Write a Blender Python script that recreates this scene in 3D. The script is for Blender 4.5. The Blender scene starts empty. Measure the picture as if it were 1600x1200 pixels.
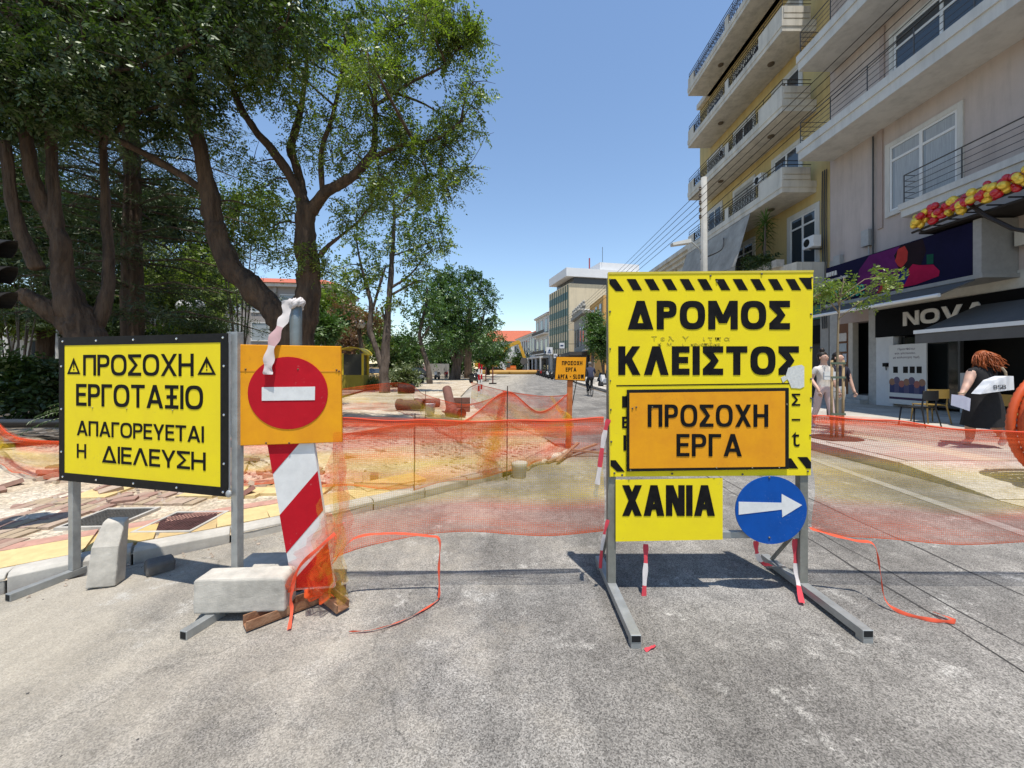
import bpy, bmesh, math, random
import numpy as np
from mathutils import Vector, Matrix

random.seed(7)
RNG = np.random.default_rng(11)
R = math.radians
SC = bpy.context.scene
COL = SC.collection

# ------------------------------------------------------------------ camera, sky, sun, exposure
CAM_H = 1.5
FPX = 620.0
cam = bpy.data.cameras.new('camera')
cam.sensor_width = 36.0
cam.lens = 36.0 * FPX / 1600.0
cam.shift_y = -25.0 / 1600.0
cam.clip_start = 0.05
cam.clip_end = 3000
camo = bpy.data.objects.new('camera', cam)
COL.objects.link(camo)
camo.location = (0, 0, CAM_H)
camo.rotation_euler = (R(90), 0, 0)
SC.camera = camo

SUN_DIR = Vector((-0.09, 0.27, -1.0)).normalized()      # the way the light travels
world = bpy.data.worlds.new('World')
SC.world = world
world.use_nodes = True
wn = world.node_tree.nodes
wl = world.node_tree.links
wn.clear()
sky = wn.new('ShaderNodeTexSky')
sky.sky_type = 'NISHITA'
sky.sun_disc = False
sky.sun_elevation = math.asin(-SUN_DIR.z)
sky.sun_rotation = math.atan2(-SUN_DIR.x, -SUN_DIR.y)
sky.altitude = 0
sky.air_density = 1.2
sky.dust_density = 0.05
sky.ozone_density = 2.8
bg = wn.new('ShaderNodeBackground')
bg.inputs['Strength'].default_value = 0.13
wo = wn.new('ShaderNodeOutputWorld')
wl.new(sky.outputs[0], bg.inputs[0])
wl.new(bg.outputs[0], wo.inputs[0])

sun = bpy.data.lights.new('sun', 'SUN')
sun.energy = 4.0
sun.angle = R(0.5)
sun.color = (1.0, 0.955, 0.88)
suno = bpy.data.objects.new('sun', sun)
COL.objects.link(suno)
suno.rotation_euler = SUN_DIR.to_track_quat('-Z', 'Y').to_euler()
suno.location = (0, -5, 20)

SC.view_settings.view_transform = 'Standard'
SC.view_settings.look = 'None'
SC.view_settings.gamma = 1.0
SC.view_settings.exposure = 0.55
SC.render.engine = 'CYCLES'
SC.cycles.use_denoising = True
SC.cycles.max_bounces = 8
SC.cycles.transparent_max_bounces = 24
SC.cycles.sample_clamp_indirect = 6.0

# ------------------------------------------------------------------ helpers
def P(px, py, Y):
    """photo position + real distance in metres -> point in the place"""
    return Vector(((px - 800.0) * Y / FPX, Y, CAM_H + (575.0 - py) * Y / FPX))

def G(px, py, z=0.0):
    """point of the ground (height z) seen at a photo position"""
    Y = (CAM_H - z) * FPX / (py - 575.0)
    return Vector(((px - 800.0) * Y / FPX, Y, z))

def tag(o, label=None, cat=None, group=None, kind=None):
    if label: o['label'] = label
    if cat: o['category'] = cat
    if group: o['group'] = group
    if kind: o['kind'] = kind
    return o

def empty(name, loc=(0, 0, 0), rz=0.0, label=None, cat=None, group=None, parent=None):
    o = bpy.data.objects.new(name, None)
    o.empty_display_size = 0.1
    COL.objects.link(o)
    o.location = loc
    o.rotation_euler = (0, 0, rz)
    if parent: o.parent = parent
    return tag(o, label, cat, group)

def link(name, me, mat=None, parent=None, loc=None, rot=None):
    o = bpy.data.objects.new(name, me)
    COL.objects.link(o)
    if mat is not None and len(me.materials) == 0:
        me.materials.append(mat)
    if parent: o.parent = parent
    if loc is not None: o.location = loc
    if rot is not None: o.rotation_euler = rot
    return o

def copy_tree(o, parent=None):
    c = o.copy()
    COL.objects.link(c)
    c.parent = parent
    for ch in list(o.children):
        copy_tree(ch, c)
    return c

class MB:
    def __init__(s):
        s.v = []; s.f = []; s.m = []; s.cur = 0
    def add(s, vs, fs):
        n = len(s.v)
        s.v += [tuple(p) for p in vs]
        s.f += [tuple(i + n for i in f) for f in fs]
        s.m += [s.cur] * len(fs)
        return s
    def box(s, x0, x1, y0, y1, z0, z1):
        v = [(x0, y0, z0), (x1, y0, z0), (x1, y1, z0), (x0, y1, z0), (x0, y0, z1), (x1, y0, z1), (x1, y1, z1), (x0, y1, z1)]
        return s.add(v, [(0, 3, 2, 1), (4, 5, 6, 7), (0, 1, 5, 4), (1, 2, 6, 5), (2, 3, 7, 6), (3, 0, 4, 7)])
    def bar(s, a, b, w, d=None, up=(0, 0, 1)):
        """square bar from a to b"""
        a = Vector(a); b = Vector(b); d = w if d is None else d
        t = (b - a).normalized(); u = Vector(up)
        if abs(t.dot(u)) > 0.98: u = Vector((0, 1, 0))
        r = t.cross(u).normalized(); u = r.cross(t).normalized()
        vs = []
        for p in (a, b):
            for (i, j) in ((-1, -1), (1, -1), (1, 1), (-1, 1)):
                vs.append(p + r * (i * w / 2) + u * (j * d / 2))
        return s.add(vs, [(0, 1, 2, 3), (7, 6, 5, 4), (0, 4, 5, 1), (1, 5, 6, 2), (2, 6, 7, 3), (3, 7, 4, 0)])
    def tube(s, pts, rad, n=8, cap=True, closed=False):
        pts = [Vector(p) for p in pts]
        k = len(pts)
        if not hasattr(rad, '__len__'): rad = [rad] * k
        vs = []; fs = []
        prev = None
        for i, p in enumerate(pts):
            if closed: t = pts[(i + 1) % k] - pts[i - 1]
            else: t = pts[min(i + 1, k - 1)] - pts[max(i - 1, 0)]
            if t.length < 1e-9: t = Vector((0, 0, 1))
            t.normalize()
            if prev is None:
                u = Vector((0, 0, 1)) if abs(t.z) < 0.9 else Vector((0, 1, 0))
            else: u = prev
            r = t.cross(u)
            if r.length < 1e-6: r = t.cross(Vector((1, 0, 0)))
            r.normalize(); u = r.cross(t).normalized(); prev = u
            for j in range(n):
                a = 2 * math.pi * j / n
                vs.append(p + (r * math.cos(a) + u * math.sin(a)) * rad[i])
        kk = k if closed else k - 1
        for i in range(kk):
            i2 = (i + 1) % k
            for j in range(n):
                j2 = (j + 1) % n
                fs.append((i * n + j, i * n + j2, i2 * n + j2, i2 * n + j))
        if cap and not closed:
            fs.append(tuple(range(n))[::-1])
            fs.append(tuple((k - 1) * n + j for j in range(n)))
        return s.add(vs, fs)
    def cyl(s, a, b, r, n=12, r2=None):
        return s.tube([a, b], [r, r if r2 is None else r2], n)
    def lathe(s, prof, n=16, c=(0, 0, 0), axis='z'):
        vs = []; fs = []
        for (r, z) in prof:
            for j in range(n):
                a = 2 * math.pi * j / n
                q = (r * math.cos(a), r * math.sin(a), z)
                if axis == 'y': q = (q[0], q[2], q[1])
                if axis == 'x': q = (q[2], q[0], q[1])
                vs.append((q[0] + c[0], q[1] + c[1], q[2] + c[2]))
        for i in range(len(prof) - 1):
            for j in range(n):
                j2 = (j + 1) % n
                fs.append((i * n + j, i * n + j2, (i + 1) * n + j2, (i + 1) * n + j))
        fs.append(tuple(range(n))[::-1]); fs.append(tuple((len(prof) - 1) * n + j for j in range(n)))
        return s.add(vs, fs)
    def prism(s, poly, d0, d1, plane='xz'):
        """poly in the x-z plane (or xy, yz) extruded from d0 to d1"""
        n = len(poly)
        def q(p, d):
            if plane == 'xz': return (p[0], d, p[1])
            if plane == 'xy': return (p[0], p[1], d)
            return (d, p[0], p[1])
        vs = [q(p, d0) for p in poly] + [q(p, d1) for p in poly]
        fs = [tuple(range(n)), tuple(range(2 * n - 1, n - 1, -1))]
        for i in range(n):
            j = (i + 1) % n
            fs.append((i, i + n, j + n, j))
        return s.add(vs, fs)
    def sphere(s, c, r, n=10, m=7, sc=(1, 1, 1)):
        vs = [(c[0], c[1], c[2] + r * sc[2])]; fs = []
        for i in range(1, m):
            th = math.pi * i / m
            for j in range(n):
                a = 2 * math.pi * j / n
                vs.append((c[0] + r * sc[0] * math.sin(th) * math.cos(a), c[1] + r * sc[1] * math.sin(th) * math.sin(a), c[2] + r * sc[2] * math.cos(th)))
        vs.append((c[0], c[1], c[2] - r * sc[2]))
        for j in range(n): fs.append((0, 1 + j, 1 + (j + 1) % n))
        for i in range(m - 2):
            for j in range(n):
                a = 1 + i * n + j; b = 1 + i * n + (j + 1) % n
                fs.append((a, a + n, b + n, b))
        l = len(vs) - 1
        for j in range(n): fs.append((l, 1 + (m - 2) * n + (j + 1) % n, 1 + (m - 2) * n + j))
        return s.add(vs, fs)
    def mesh(s, name, mats, smooth=False):
        me = bpy.data.meshes.new(name)
        me.from_pydata(s.v, [], s.f)
        if not isinstance(mats, (list, tuple)): mats = [mats]
        for m in mats: me.materials.append(m)
        if len(mats) > 1: me.polygons.foreach_set('material_index', s.m)
        bm = bmesh.new(); bm.from_mesh(me)
        bmesh.ops.recalc_face_normals(bm, faces=bm.faces)
        bm.to_mesh(me); bm.free()
        if smooth:
            me.polygons.foreach_set('use_smooth', [True] * len(me.polygons))
        return me
    def build(s, name, mats, parent=None, loc=None, rot=None, smooth=False, bevel=0):
        o = link(name, s.mesh(name, mats, smooth), None, parent, loc, rot)
        if bevel:
            b = o.modifiers.new('bevel', 'BEVEL'); b.width = bevel; b.segments = 2; b.limit_method = 'ANGLE'; b.angle_limit = R(40)
        return o

_txt = {}
def text_mesh(body, w, h, thick=0.002, bold=0.0, mat=None, key=None):
    """flat lettering, x-z plane, facing -y, its lower left corner at 0,0, fitted to w x h"""
    cu = bpy.data.curves.new('lettering', 'FONT')
    cu.body = body
    cu.size = 1.0
    cu.offset = bold
    cu.extrude = 0.01
    cu.resolution_u = 4
    ob = bpy.data.objects.new('tmp', cu)
    COL.objects.link(ob)
    dg = bpy.context.evaluated_depsgraph_get()
    me = bpy.data.meshes.new_from_object(ob.evaluated_get(dg))
    bpy.data.objects.remove(ob); bpy.data.curves.remove(cu)
    n = len(me.vertices)
    co = np.empty(n * 3); me.vertices.foreach_get('co', co); co = co.reshape(-1, 3)
    mn = co.min(0); mx = co.max(0)
    out = np.empty_like(co)
    out[:, 0] = (co[:, 0] - mn[0]) / (mx[0] - mn[0]) * w
    out[:, 2] = (co[:, 1] - mn[1]) / (mx[1] - mn[1]) * h
    out[:, 1] = -(co[:, 2] - mn[2]) / (mx[2] - mn[2]) * thick
    me.vertices.foreach_set('co', out.ravel())
    me.materials.clear()
    if mat: me.materials.append(mat)
    me.update()
    return me

# stroke lettering: every glyph is a set of flat strokes, each a hair thicker than the last so none share a plane
GW = {'Ι': 0.0, 'I': 0.0, '-': 0.35, '–': 0.5, ' ': 0.35, '/': .4, 'Μ': 0.86, 'M': 0.86, 'W': 0.95, 'Ο': 0.74, 'O': 0.74, 'Γ': 0.5, 'Ε': 0.52, 'E': 0.52, 'L': 0.5, 'Δ': 0.76, 'Α': 0.74, 'A': 0.74, 'Λ': 0.74, 'V': .74, 'Τ': 0.62, 'Ν': .66, 'N': .68, 'Χ': .7, 'Κ': .66, 'Υ': .66, 'Σ': .6, 'Η': .64, 'Π': .64, 'Ρ': .58, 'P': .58, 'Ξ': .58, 'S': .56, 'B': .58}
def glyph(ch, w, h, t, squash=1.0):
    """list of polygons (x, z)"""
    R4 = lambda x0, x1, z0, z1: [(x0, z0), (x1, z0), (x1, z1), (x0, z1)]
    def dg(xa, za, xb, zb, tt=None):
        tt = tt or t * 1.12
        return [(xa - tt / 2, za), (xa + tt / 2, za), (xb + tt / 2, zb), (xb - tt / 2, zb)]
    def ring(cx, cz, rx, rz, a0, a1, n, e=2.4):
        out = []
        def pt(a, rx, rz):
            c, s_ = math.cos(a), math.sin(a)
            return (cx + rx * math.copysign(abs(c) ** (2 / e), c), cz + rz * math.copysign(abs(s_) ** (2 / e), s_))
        for k in range(n):
            a, b = a0 + (a1 - a0) * k / n, a0 + (a1 - a0) * (k + 1) / n
            out.append([pt(a, rx, rz), pt(b, rx, rz), pt(b, rx - t, max(rz - t * 0.92, 0.001)), pt(a, rx - t, max(rz - t * 0.92, 0.001))])
        return ('ring', out)
    u = t * 0.92; m = t * 0.58
    if ch in 'ΙI': return [R4(0, t, 0, h)]
    if ch in '-–': return [R4(0, w, h * .42, h * .42 + u)]
    if ch == '/': return [dg(m, 0, w - m, h)]
    if ch in 'ΟO': return [ring(w / 2, h / 2, w / 2, h / 2, 0, 2 * math.pi, 32, 2.7)]
    if ch in 'ΡP': return [R4(0, t, 0, h), R4(t * .9, w * .55, h - u, h), R4(t * .9, w * .55, h * .40, h * .40 + u), ring(w * .52, h * .70, w * .48, h * .30, -math.pi / 2, math.pi / 2, 12, 2.6)]
    if ch == 'B': return [R4(0, t, 0, h), R4(t * .9, w * .6, h - u, h), R4(t * .9, w * .6, h * .5 - u / 2, h * .5 + u / 2), R4(t * .9, w * .6, 0, u), ring(w * .55, h * .73, w * .4, h * .27, -1.571, 1.571, 8), ring(w * .55, h * .27, w * .45, h * .27, -1.571, 1.571, 8)]
    if ch == 'Π': return [R4(0, t, 0, h), R4(w - t, w, 0, h), R4(t * .9, w - t * .9, h - u, h)]
    if ch == 'Γ': return [R4(0, t, 0, h), R4(t * .9, w, h - u, h)]
    if ch == 'L': return [R4(0, t, 0, h), R4(t * .9, w, 0, u)]
    if ch in 'ΕE': return [R4(0, t, 0, h), R4(t * .9, w, h - u, h), R4(t * .9, w, 0, u), R4(t * .9, w * .92, h * .52 - u / 2, h * .52 + u / 2)]
    if ch == 'Η': return [R4(0, t, 0, h), R4(w - t, w, 0, h), R4(t * .9, w - t * .9, h * .5 - u / 2, h * .5 + u / 2)]
    if ch == 'Τ': return [R4(0, w, h - u, h), R4(w / 2 - t / 2, w / 2 + t / 2, 0, h - u * .9)]
    if ch == 'Ξ': return [R4(0, w, h - u, h), R4(0, w, 0, u), R4(w * .12, w * .88, h * .5 - u / 2, h * .5 + u / 2), R4(w / 2 - t / 2, w / 2 + t / 2, u * .9, h - u * .9)]
    if ch == 'Σ': return [R4(0, w, h - u, h), R4(0, w, 0, u), [(0, h - u * .95), (t * 1.45, h - u * .95), (w * .66 + t * .35, h / 2), (w * .66 - t * .75, h / 2)], [(0, u * .95), (t * 1.45, u * .95), (w * .66 + t * .35, h / 2), (w * .66 - t * .75, h / 2)]]
    if ch == 'Χ': return [dg(m, 0, w - m, h), dg(w - m, 0, m, h)]
    if ch == 'Κ': return [R4(0, t, 0, h), dg(w - m, 0, t * 1.0 + m * .5, h * .62), dg(t * .9, h * .40, w - m * 1.1, h)]
    if ch in 'ΛV':
        p = [dg(m, 0, w / 2, h), dg(w - m, 0, w / 2, h)]
        return p if ch == 'Λ' else [[(x, h - z) for x, z in q_] for q_ in p]
    if ch in 'ΑA': return [dg(m, 0, w / 2, h), dg(w - m, 0, w / 2, h), R4(w * .26, w * .74, h * .2, h * .2 + u)]
    if ch == 'Δ': return [dg(m, 0, w / 2, h), dg(w - m, 0, w / 2, h), R4(m * 1.4, w - m * 1.4, 0, u)]
    if ch == 'Υ': return [R4(w / 2 - t / 2, w / 2 + t / 2, 0, h * .46), dg(w / 2, h * .36, m, h), dg(w / 2, h * .36, w - m, h)]
    if ch in 'ΜM': return [R4(0, t, 0, h), R4(w - t, w, 0, h), dg(t * .6, h, w / 2, h * .22), dg(w - t * .6, h, w / 2, h * .22)]
    if ch in 'ΝN': return [R4(0, t, 0, h), R4(w - t, w, 0, h), dg(w - t * .62, 0, t * .62, h)]
    if ch == 'W': return [dg(w * .26, 0, m, h), dg(w * .26, 0, w / 2, h), dg(w * .74, 0, w / 2, h), dg(w * .74, 0, w - m, h)]
    if ch == 'S': return [R4(t * .5, w, h - u, h), R4(0, t, h * .5, h - u * .4), R4(t * .4, w - t * .4, h * .5 - u / 2, h * .5 + u / 2), R4(w - t, w, u * .4, h * .5), R4(0, w - t * .5, 0, u)]
    return [R4(0, w, 0, h)]

def stroke_text(body, W, H, stem, mat, thick=0.002, gap=0.22):
    """mesh of a line of capitals fitted to W x H, lower left at 0,0, facing -y; stem is a share of H"""
    t = stem * H
    rel = [GW.get(c, 0.66) for c in body]
    fixed = sum(t for c in body if c in 'ΙI') + (len(body) - 1) * (gap * H * 0.5 if len(body) > 1 else 0)
    k = (W - fixed) / max(sum(rel) * H, 1e-6)
    x = 0.0; mb = MB(); ii = 0
    for c, r in zip(body, rel):
        w = t if c in 'ΙI' else r * H * k
        if c != ' ':
            for pg in glyph(c, w, H, t):
                ii += 1
                d = -thick - 0.00012 * (ii % 6)
                if isinstance(pg, tuple):
                    n0 = len(mb.v); vs = []; fs = []
                    for qd in pg[1]:
                        b0 = len(vs)
                        vs += [(x + a, d, b) for a, b in qd]
                        fs.append((b0, b0 + 1, b0 + 2, b0 + 3))
                    mb.add(vs, fs)
                    vs2 = [(v[0], 0.0, v[2]) for v in vs]
                    fs2 = []
                    for b0 in range(0, len(vs), 4):
                        fs2 += [(b0, b0 + 1, len(vs) + b0 + 1, len(vs) + b0), (b0 + 2, b0 + 3, len(vs) + b0 + 3, len(vs) + b0 + 2)]
                    mb.add(vs + vs2, fs2)
                else:
                    mb.prism([(x + a, b) for a, b in pg], d, 0.0)
        x += w + gap * H * 0.5
    return mb.mesh('lettering', mat)

# ------------------------------------------------------------------ materials
MATS = {}
def nodes_of(name):
    m = bpy.data.materials.new(name)
    m.use_nodes = True
    nt = m.node_tree
    return m, nt, nt.nodes, nt.links, nt.nodes['Principled BSDF']

def M(name, col, rough=0.7, metal=0.0, var=0.18, scale=6.0, bump=0.0, bscale=60.0, col2=None, spec=0.35, streak=None, coord='Object', detail=6.0, stain=0.0, wear=None, bdist=0.01):
    if name in MATS: return MATS[name]
    m, nt, N, L, b = nodes_of(name)
    tc = N.new('ShaderNodeTexCoord')
    mp = N.new('ShaderNodeMapping')
    L.new(tc.outputs[coord], mp.inputs[0])
    if streak: mp.inputs['Scale'].default_value = streak
    n1 = N.new('ShaderNodeTexNoise'); n1.inputs['Scale'].default_value = scale; n1.inputs['Detail'].default_value = detail; n1.inputs['Roughness'].default_value = 0.65
    L.new(mp.outputs[0], n1.inputs['Vector'])
    rp = N.new('ShaderNodeMapRange'); rp.inputs['From Min'].default_value = 0.3; rp.inputs['From Max'].default_value = 0.7
    L.new(n1.outputs[0], rp.inputs[0])
    mx = N.new('ShaderNodeMix'); mx.data_type = 'RGBA'
    c2 = col2 if col2 else tuple(c * (1 - var) for c in col)
    mx.inputs[6].default_value = (*col, 1); mx.inputs[7].default_value = (*c2, 1)
    L.new(rp.outputs[0], mx.inputs[0])
    cout = mx.outputs[2]
    if stain:      # rain streaks and grime, long downwards
        m2 = N.new('ShaderNodeMapping'); m2.inputs['Scale'].default_value = (1.6, 1.6, 0.16); L.new(tc.outputs[coord], m2.inputs[0])
        n4 = N.new('ShaderNodeTexNoise'); n4.inputs['Scale'].default_value = 1.5; n4.inputs['Detail'].default_value = 9; n4.inputs['Roughness'].default_value = 0.7; L.new(m2.outputs[0], n4.inputs['Vector'])
        r4 = N.new('ShaderNodeMapRange'); r4.inputs[1].default_value = 0.45; r4.inputs[2].default_value = 0.75; r4.inputs[3].default_value = 1.0; r4.inputs[4].default_value = 1.0 - stain; L.new(n4.outputs[0], r4.inputs[0])
        v4 = N.new('ShaderNodeVectorMath'); v4.operation = 'SCALE'; L.new(cout, v4.inputs[0]); L.new(r4.outputs[0], v4.inputs['Scale']); cout = v4.outputs[0]
    if wear:       # scuffs and dirt specks of another colour
        n6 = N.new('ShaderNodeTexNoise'); n6.inputs['Scale'].default_value = 34; n6.inputs['Detail'].default_value = 8; n6.inputs['Roughness'].default_value = 0.75; n6.inputs['Distortion'].default_value = 1.5; L.new(mp.outputs[0], n6.inputs['Vector'])
        n7 = N.new('ShaderNodeTexNoise'); n7.inputs['Scale'].default_value = 3.0; n7.inputs['Detail'].default_value = 3; L.new(mp.outputs[0], n7.inputs['Vector'])
        ad = N.new('ShaderNodeMath'); ad.operation = 'MULTIPLY_ADD'; ad.inputs[1].default_value = 0.35; L.new(n7.outputs[0], ad.inputs[0]); L.new(n6.outputs[0], ad.inputs[2])
        r6 = N.new('ShaderNodeMapRange'); r6.inputs[1].default_value = 0.80; r6.inputs[2].default_value = 0.90; r6.inputs[4].default_value = 0.55; L.new(ad.outputs[0], r6.inputs[0])
        x6 = N.new('ShaderNodeMix'); x6.data_type = 'RGBA'; x6.inputs[7].default_value = (*wear, 1); L.new(r6.outputs[0], x6.inputs[0]); L.new(cout, x6.inputs[6]); cout = x6.outputs[2]
    L.new(cout, b.inputs['Base Color'])
    b.inputs['Roughness'].default_value = rough
    b.inputs['Metallic'].default_value = metal
    b.inputs['Specular IOR Level'].default_value = spec
    if bump:
        n2 = N.new('ShaderNodeTexNoise'); n2.inputs['Scale'].default_value = bscale; n2.inputs['Detail'].default_value = 4
        L.new(mp.outputs[0], n2.inputs['Vector'])
        bp = N.new('ShaderNodeBump'); bp.inputs['Strength'].default_value = bump; bp.inputs['Distance'].default_value = bdist
        L.new(n2.outputs[0], bp.inputs['Height']); L.new(bp.outputs[0], b.inputs['Normal'])
    MATS[name] = m
    return m

def ramp(N, pts):
    r = N.new('ShaderNodeValToRGB')
    e = r.color_ramp.elements
    while len(e) > 1: e.remove(e[-1])
    e[0].position = pts[0][0]; e[0].color = (*pts[0][1], 1)
    for (p, c) in pts[1:]:
        q = e.new(p); q.color = (*c, 1)
    return r

def leaf_mat(name, dark, light, trans=0.35):
    m, nt, N, L, b = nodes_of(name)
    N.remove(b)
    g = N.new('ShaderNodeNewGeometry')
    rp = ramp(N, [(0.0, dark), (0.55, tuple((a + c) / 2 for a, c in zip(dark, light))), (1.0, light)])
    L.new(g.outputs['Random Per Island'], rp.inputs[0])
    d = N.new('ShaderNodeBsdfDiffuse'); t = N.new('ShaderNodeBsdfTranslucent'); gl = N.new('ShaderNodeBsdfGlossy')
    gl.inputs['Roughness'].default_value = 0.45; gl.inputs['Color'].default_value = (0.8, 0.85, 0.75, 1)
    tm = N.new('ShaderNodeMix'); tm.data_type = 'RGBA'; tm.blend_type = 'MULTIPLY'; tm.inputs[0].default_value = 1.0
    tm.inputs[7].default_value = (1.0, 1.25, 0.35, 1)
    L.new(rp.outputs[0], tm.inputs[6])
    L.new(rp.outputs[0], d.inputs[0]); L.new(tm.outputs[2], t.inputs[0])
    a = N.new('ShaderNodeMixShader'); a.inputs[0].default_value = trans
    L.new(d.outputs[0], a.inputs[1]); L.new(t.outputs[0], a.inputs[2])
    c = N.new('ShaderNodeMixShader'); c.inputs[0].default_value = 0.05
    L.new(a.outputs[0], c.inputs[1]); L.new(gl.outputs[0], c.inputs[2])
    L.new(c.outputs[0], N['Material Output'].inputs[0])
    return m

def glass_mat(name, col, rough=0.08, spec=0.8):
    m, nt, N, L, b = nodes_of(name)
    b.inputs['Base Color'].default_value = (*col, 1)
    b.inputs['Roughness'].default_value = rough
    b.inputs['Specular IOR Level'].default_value = spec
    return m

def ground_mat(name, base, light, dark, dust=None, dustmask=None, speck=110.0, speckamt=0.5, cracks=False, bump=0.35):
    """dusty mineral surface: aggregate specks, large worn patches, fine relief; world locked"""
    m, nt, N, L, b = nodes_of(name)
    g = N.new('ShaderNodeNewGeometry')
    pos = g.outputs['Position']
    big = N.new('ShaderNodeTexNoise'); big.inputs['Scale'].default_value = 0.9; big.inputs['Detail'].default_value = 8; big.inputs['Roughness'].default_value = 0.6
    L.new(pos, big.inputs['Vector'])
    br = ramp(N, [(0.30, dark), (0.47, base), (0.62, light)])
    L.new(big.outputs[0], br.inputs[0])
    col = br.outputs[0]
    mid = N.new('ShaderNodeTexNoise'); mid.inputs['Scale'].default_value = 9; mid.inputs['Detail'].default_value = 6; mid.inputs['Roughness'].default_value = 0.7
    L.new(pos, mid.inputs['Vector'])
    mr = N.new('ShaderNodeMapRange'); mr.inputs[1].default_value = 0.3; mr.inputs[2].default_value = 0.7; mr.inputs[3].default_value = 0.78; mr.inputs[4].default_value = 1.18
    L.new(mid.outputs[0], mr.inputs[0])
    vo = N.new('ShaderNodeTexVoronoi'); vo.inputs['Scale'].default_value = speck
    L.new(pos, vo.inputs['Vector'])
    sp = N.new('ShaderNodeSeparateColor'); L.new(vo.outputs['Color'], sp.inputs[0])
    sr = N.new('ShaderNodeMapRange'); sr.inputs[3].default_value = 1 - speckamt; sr.inputs[4].default_value = 1 + speckamt * 0.8
    L.new(sp.outputs[0], sr.inputs[0])
    mul = N.new('ShaderNodeMath'); mul.operation = 'MULTIPLY'
    L.new(mr.outputs[0], mul.inputs[0]); L.new(sr.outputs[0], mul.inputs[1])
    if dust:
        # dust lies thicker on one side of the place; specks show through it less
        sx = N.new('ShaderNodeSeparateXYZ'); L.new(pos, sx.inputs[0])
        a = N.new('ShaderNodeMath'); a.operation = 'MULTIPLY_ADD'; a.inputs[1].default_value = dustmask[0]; a.inputs[2].default_value = dustmask[2]
        L.new(sx.outputs[0], a.inputs[0])
        a2 = N.new('ShaderNodeMath'); a2.operation = 'MULTIPLY_ADD'; a2.inputs[1].default_value = dustmask[1]
        L.new(sx.outputs[1], a2.inputs[0]); L.new(a.outputs[0], a2.inputs[2])
        n3 = N.new('ShaderNodeTexNoise'); n3.inputs['Scale'].default_value = 1.7; n3.inputs['Detail'].default_value = 8; n3.inputs['Roughness'].default_value = 0.68
        L.new(pos, n3.inputs['Vector'])
        a3 = N.new('ShaderNodeMath'); a3.operation = 'MULTIPLY_ADD'; a3.inputs[1].default_value = 2.6
        L.new(n3.outputs[0], a3.inputs[0]); L.new(a2.outputs[0], a3.inputs[2])
        cl = N.new('ShaderNodeClamp'); L.new(a3.outputs[0], cl.inputs[0])
        mx = N.new('ShaderNodeMix'); mx.data_type = 'RGBA'
        L.new(cl.outputs[0], mx.inputs[0]); L.new(col, mx.inputs[6]); mx.inputs[7].default_value = (*dust, 1)
        col = mx.outputs[2]
        lr = N.new('ShaderNodeMapRange'); lr.inputs[3].default_value = 1.0; lr.inputs[4].default_value = 0.35
        L.new(cl.outputs[0], lr.inputs[0])
        s1 = N.new('ShaderNodeMath'); s1.operation = 'SUBTRACT'; s1.inputs[1].default_value = 1.0; L.new(mul.outputs[0], s1.inputs[0])
        s2 = N.new('ShaderNodeMath'); s2.operation = 'MULTIPLY_ADD'; s2.inputs[2].default_value = 1.0
        L.new(s1.outputs[0], s2.inputs[0]); L.new(lr.outputs[0], s2.inputs[1])
        mul = s2
    # pale lime spots and long wheel-rubbed streaks
    if cracks:
        mS = N.new('ShaderNodeMapping'); mS.inputs['Scale'].default_value = (2.4, 0.22, 1.0); mS.inputs['Rotation'].default_value = (0, 0, 0.12); L.new(pos, mS.inputs[0])
        nS = N.new('ShaderNodeTexNoise'); nS.inputs['Scale'].default_value = 1.0; nS.inputs['Detail'].default_value = 7; nS.inputs['Roughness'].default_value = 0.6; L.new(mS.outputs[0], nS.inputs['Vector'])
        rS = N.new('ShaderNodeMapRange'); rS.inputs[1].default_value = 0.35; rS.inputs[2].default_value = 0.65; rS.inputs[3].default_value = 0.80; rS.inputs[4].default_value = 1.14; L.new(nS.outputs[0], rS.inputs[0])
        mS2 = N.new('ShaderNodeMath'); mS2.operation = 'MULTIPLY'; L.new(mul.outputs[0], mS2.inputs[0]); L.new(rS.outputs[0], mS2.inputs[1]); mul = mS2
        nL = N.new('ShaderNodeTexNoise'); nL.inputs['Scale'].default_value = 2.6; nL.inputs['Detail'].default_value = 10; nL.inputs['Roughness'].default_value = 0.78; L.new(pos, nL.inputs['Vector'])
        rL = N.new('ShaderNodeMapRange'); rL.inputs[1].default_value = 0.565; rL.inputs[2].default_value = 0.65; rL.inputs[4].default_value = 0.55; L.new(nL.outputs[0], rL.inputs[0])
        xL = N.new('ShaderNodeMix'); xL.data_type = 'RGBA'; xL.inputs[7].default_value = (0.50, 0.475, 0.43, 1); L.new(rL.outputs[0], xL.inputs[0]); L.new(col, xL.inputs[6]); col = xL.outputs[2]
    if cracks:
        v2 = N.new('ShaderNodeTexVoronoi'); v2.feature = 'DISTANCE_TO_EDGE'; v2.inputs['Scale'].default_value = 0.55
        wn_ = N.new('ShaderNodeTexNoise'); wn_.inputs['Scale'].default_value = 3.0; wn_.inputs['Detail'].default_value = 5
        L.new(pos, wn_.inputs['Vector'])
        ad = N.new('ShaderNodeVectorMath'); ad.operation = 'MULTIPLY_ADD'; ad.inputs[1].default_value = (0.5, 0.5, 0.5)
        L.new(wn_.outputs['Color'], ad.inputs[0]); L.new(pos, ad.inputs[2]); L.new(ad.outputs[0], v2.inputs['Vector'])
        cr = N.new('ShaderNodeMapRange'); cr.inputs[1].default_value = 0.0; cr.inputs[2].default_value = 0.006; cr.inputs[3].default_value = 0.72; cr.inputs[4].default_value = 1.0
        L.new(v2.outputs[0], cr.inputs[0])
        n5 = N.new('ShaderNodeTexNoise'); n5.inputs['Scale'].default_value = 0.6; L.new(pos, n5.inputs['Vector'])
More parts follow.
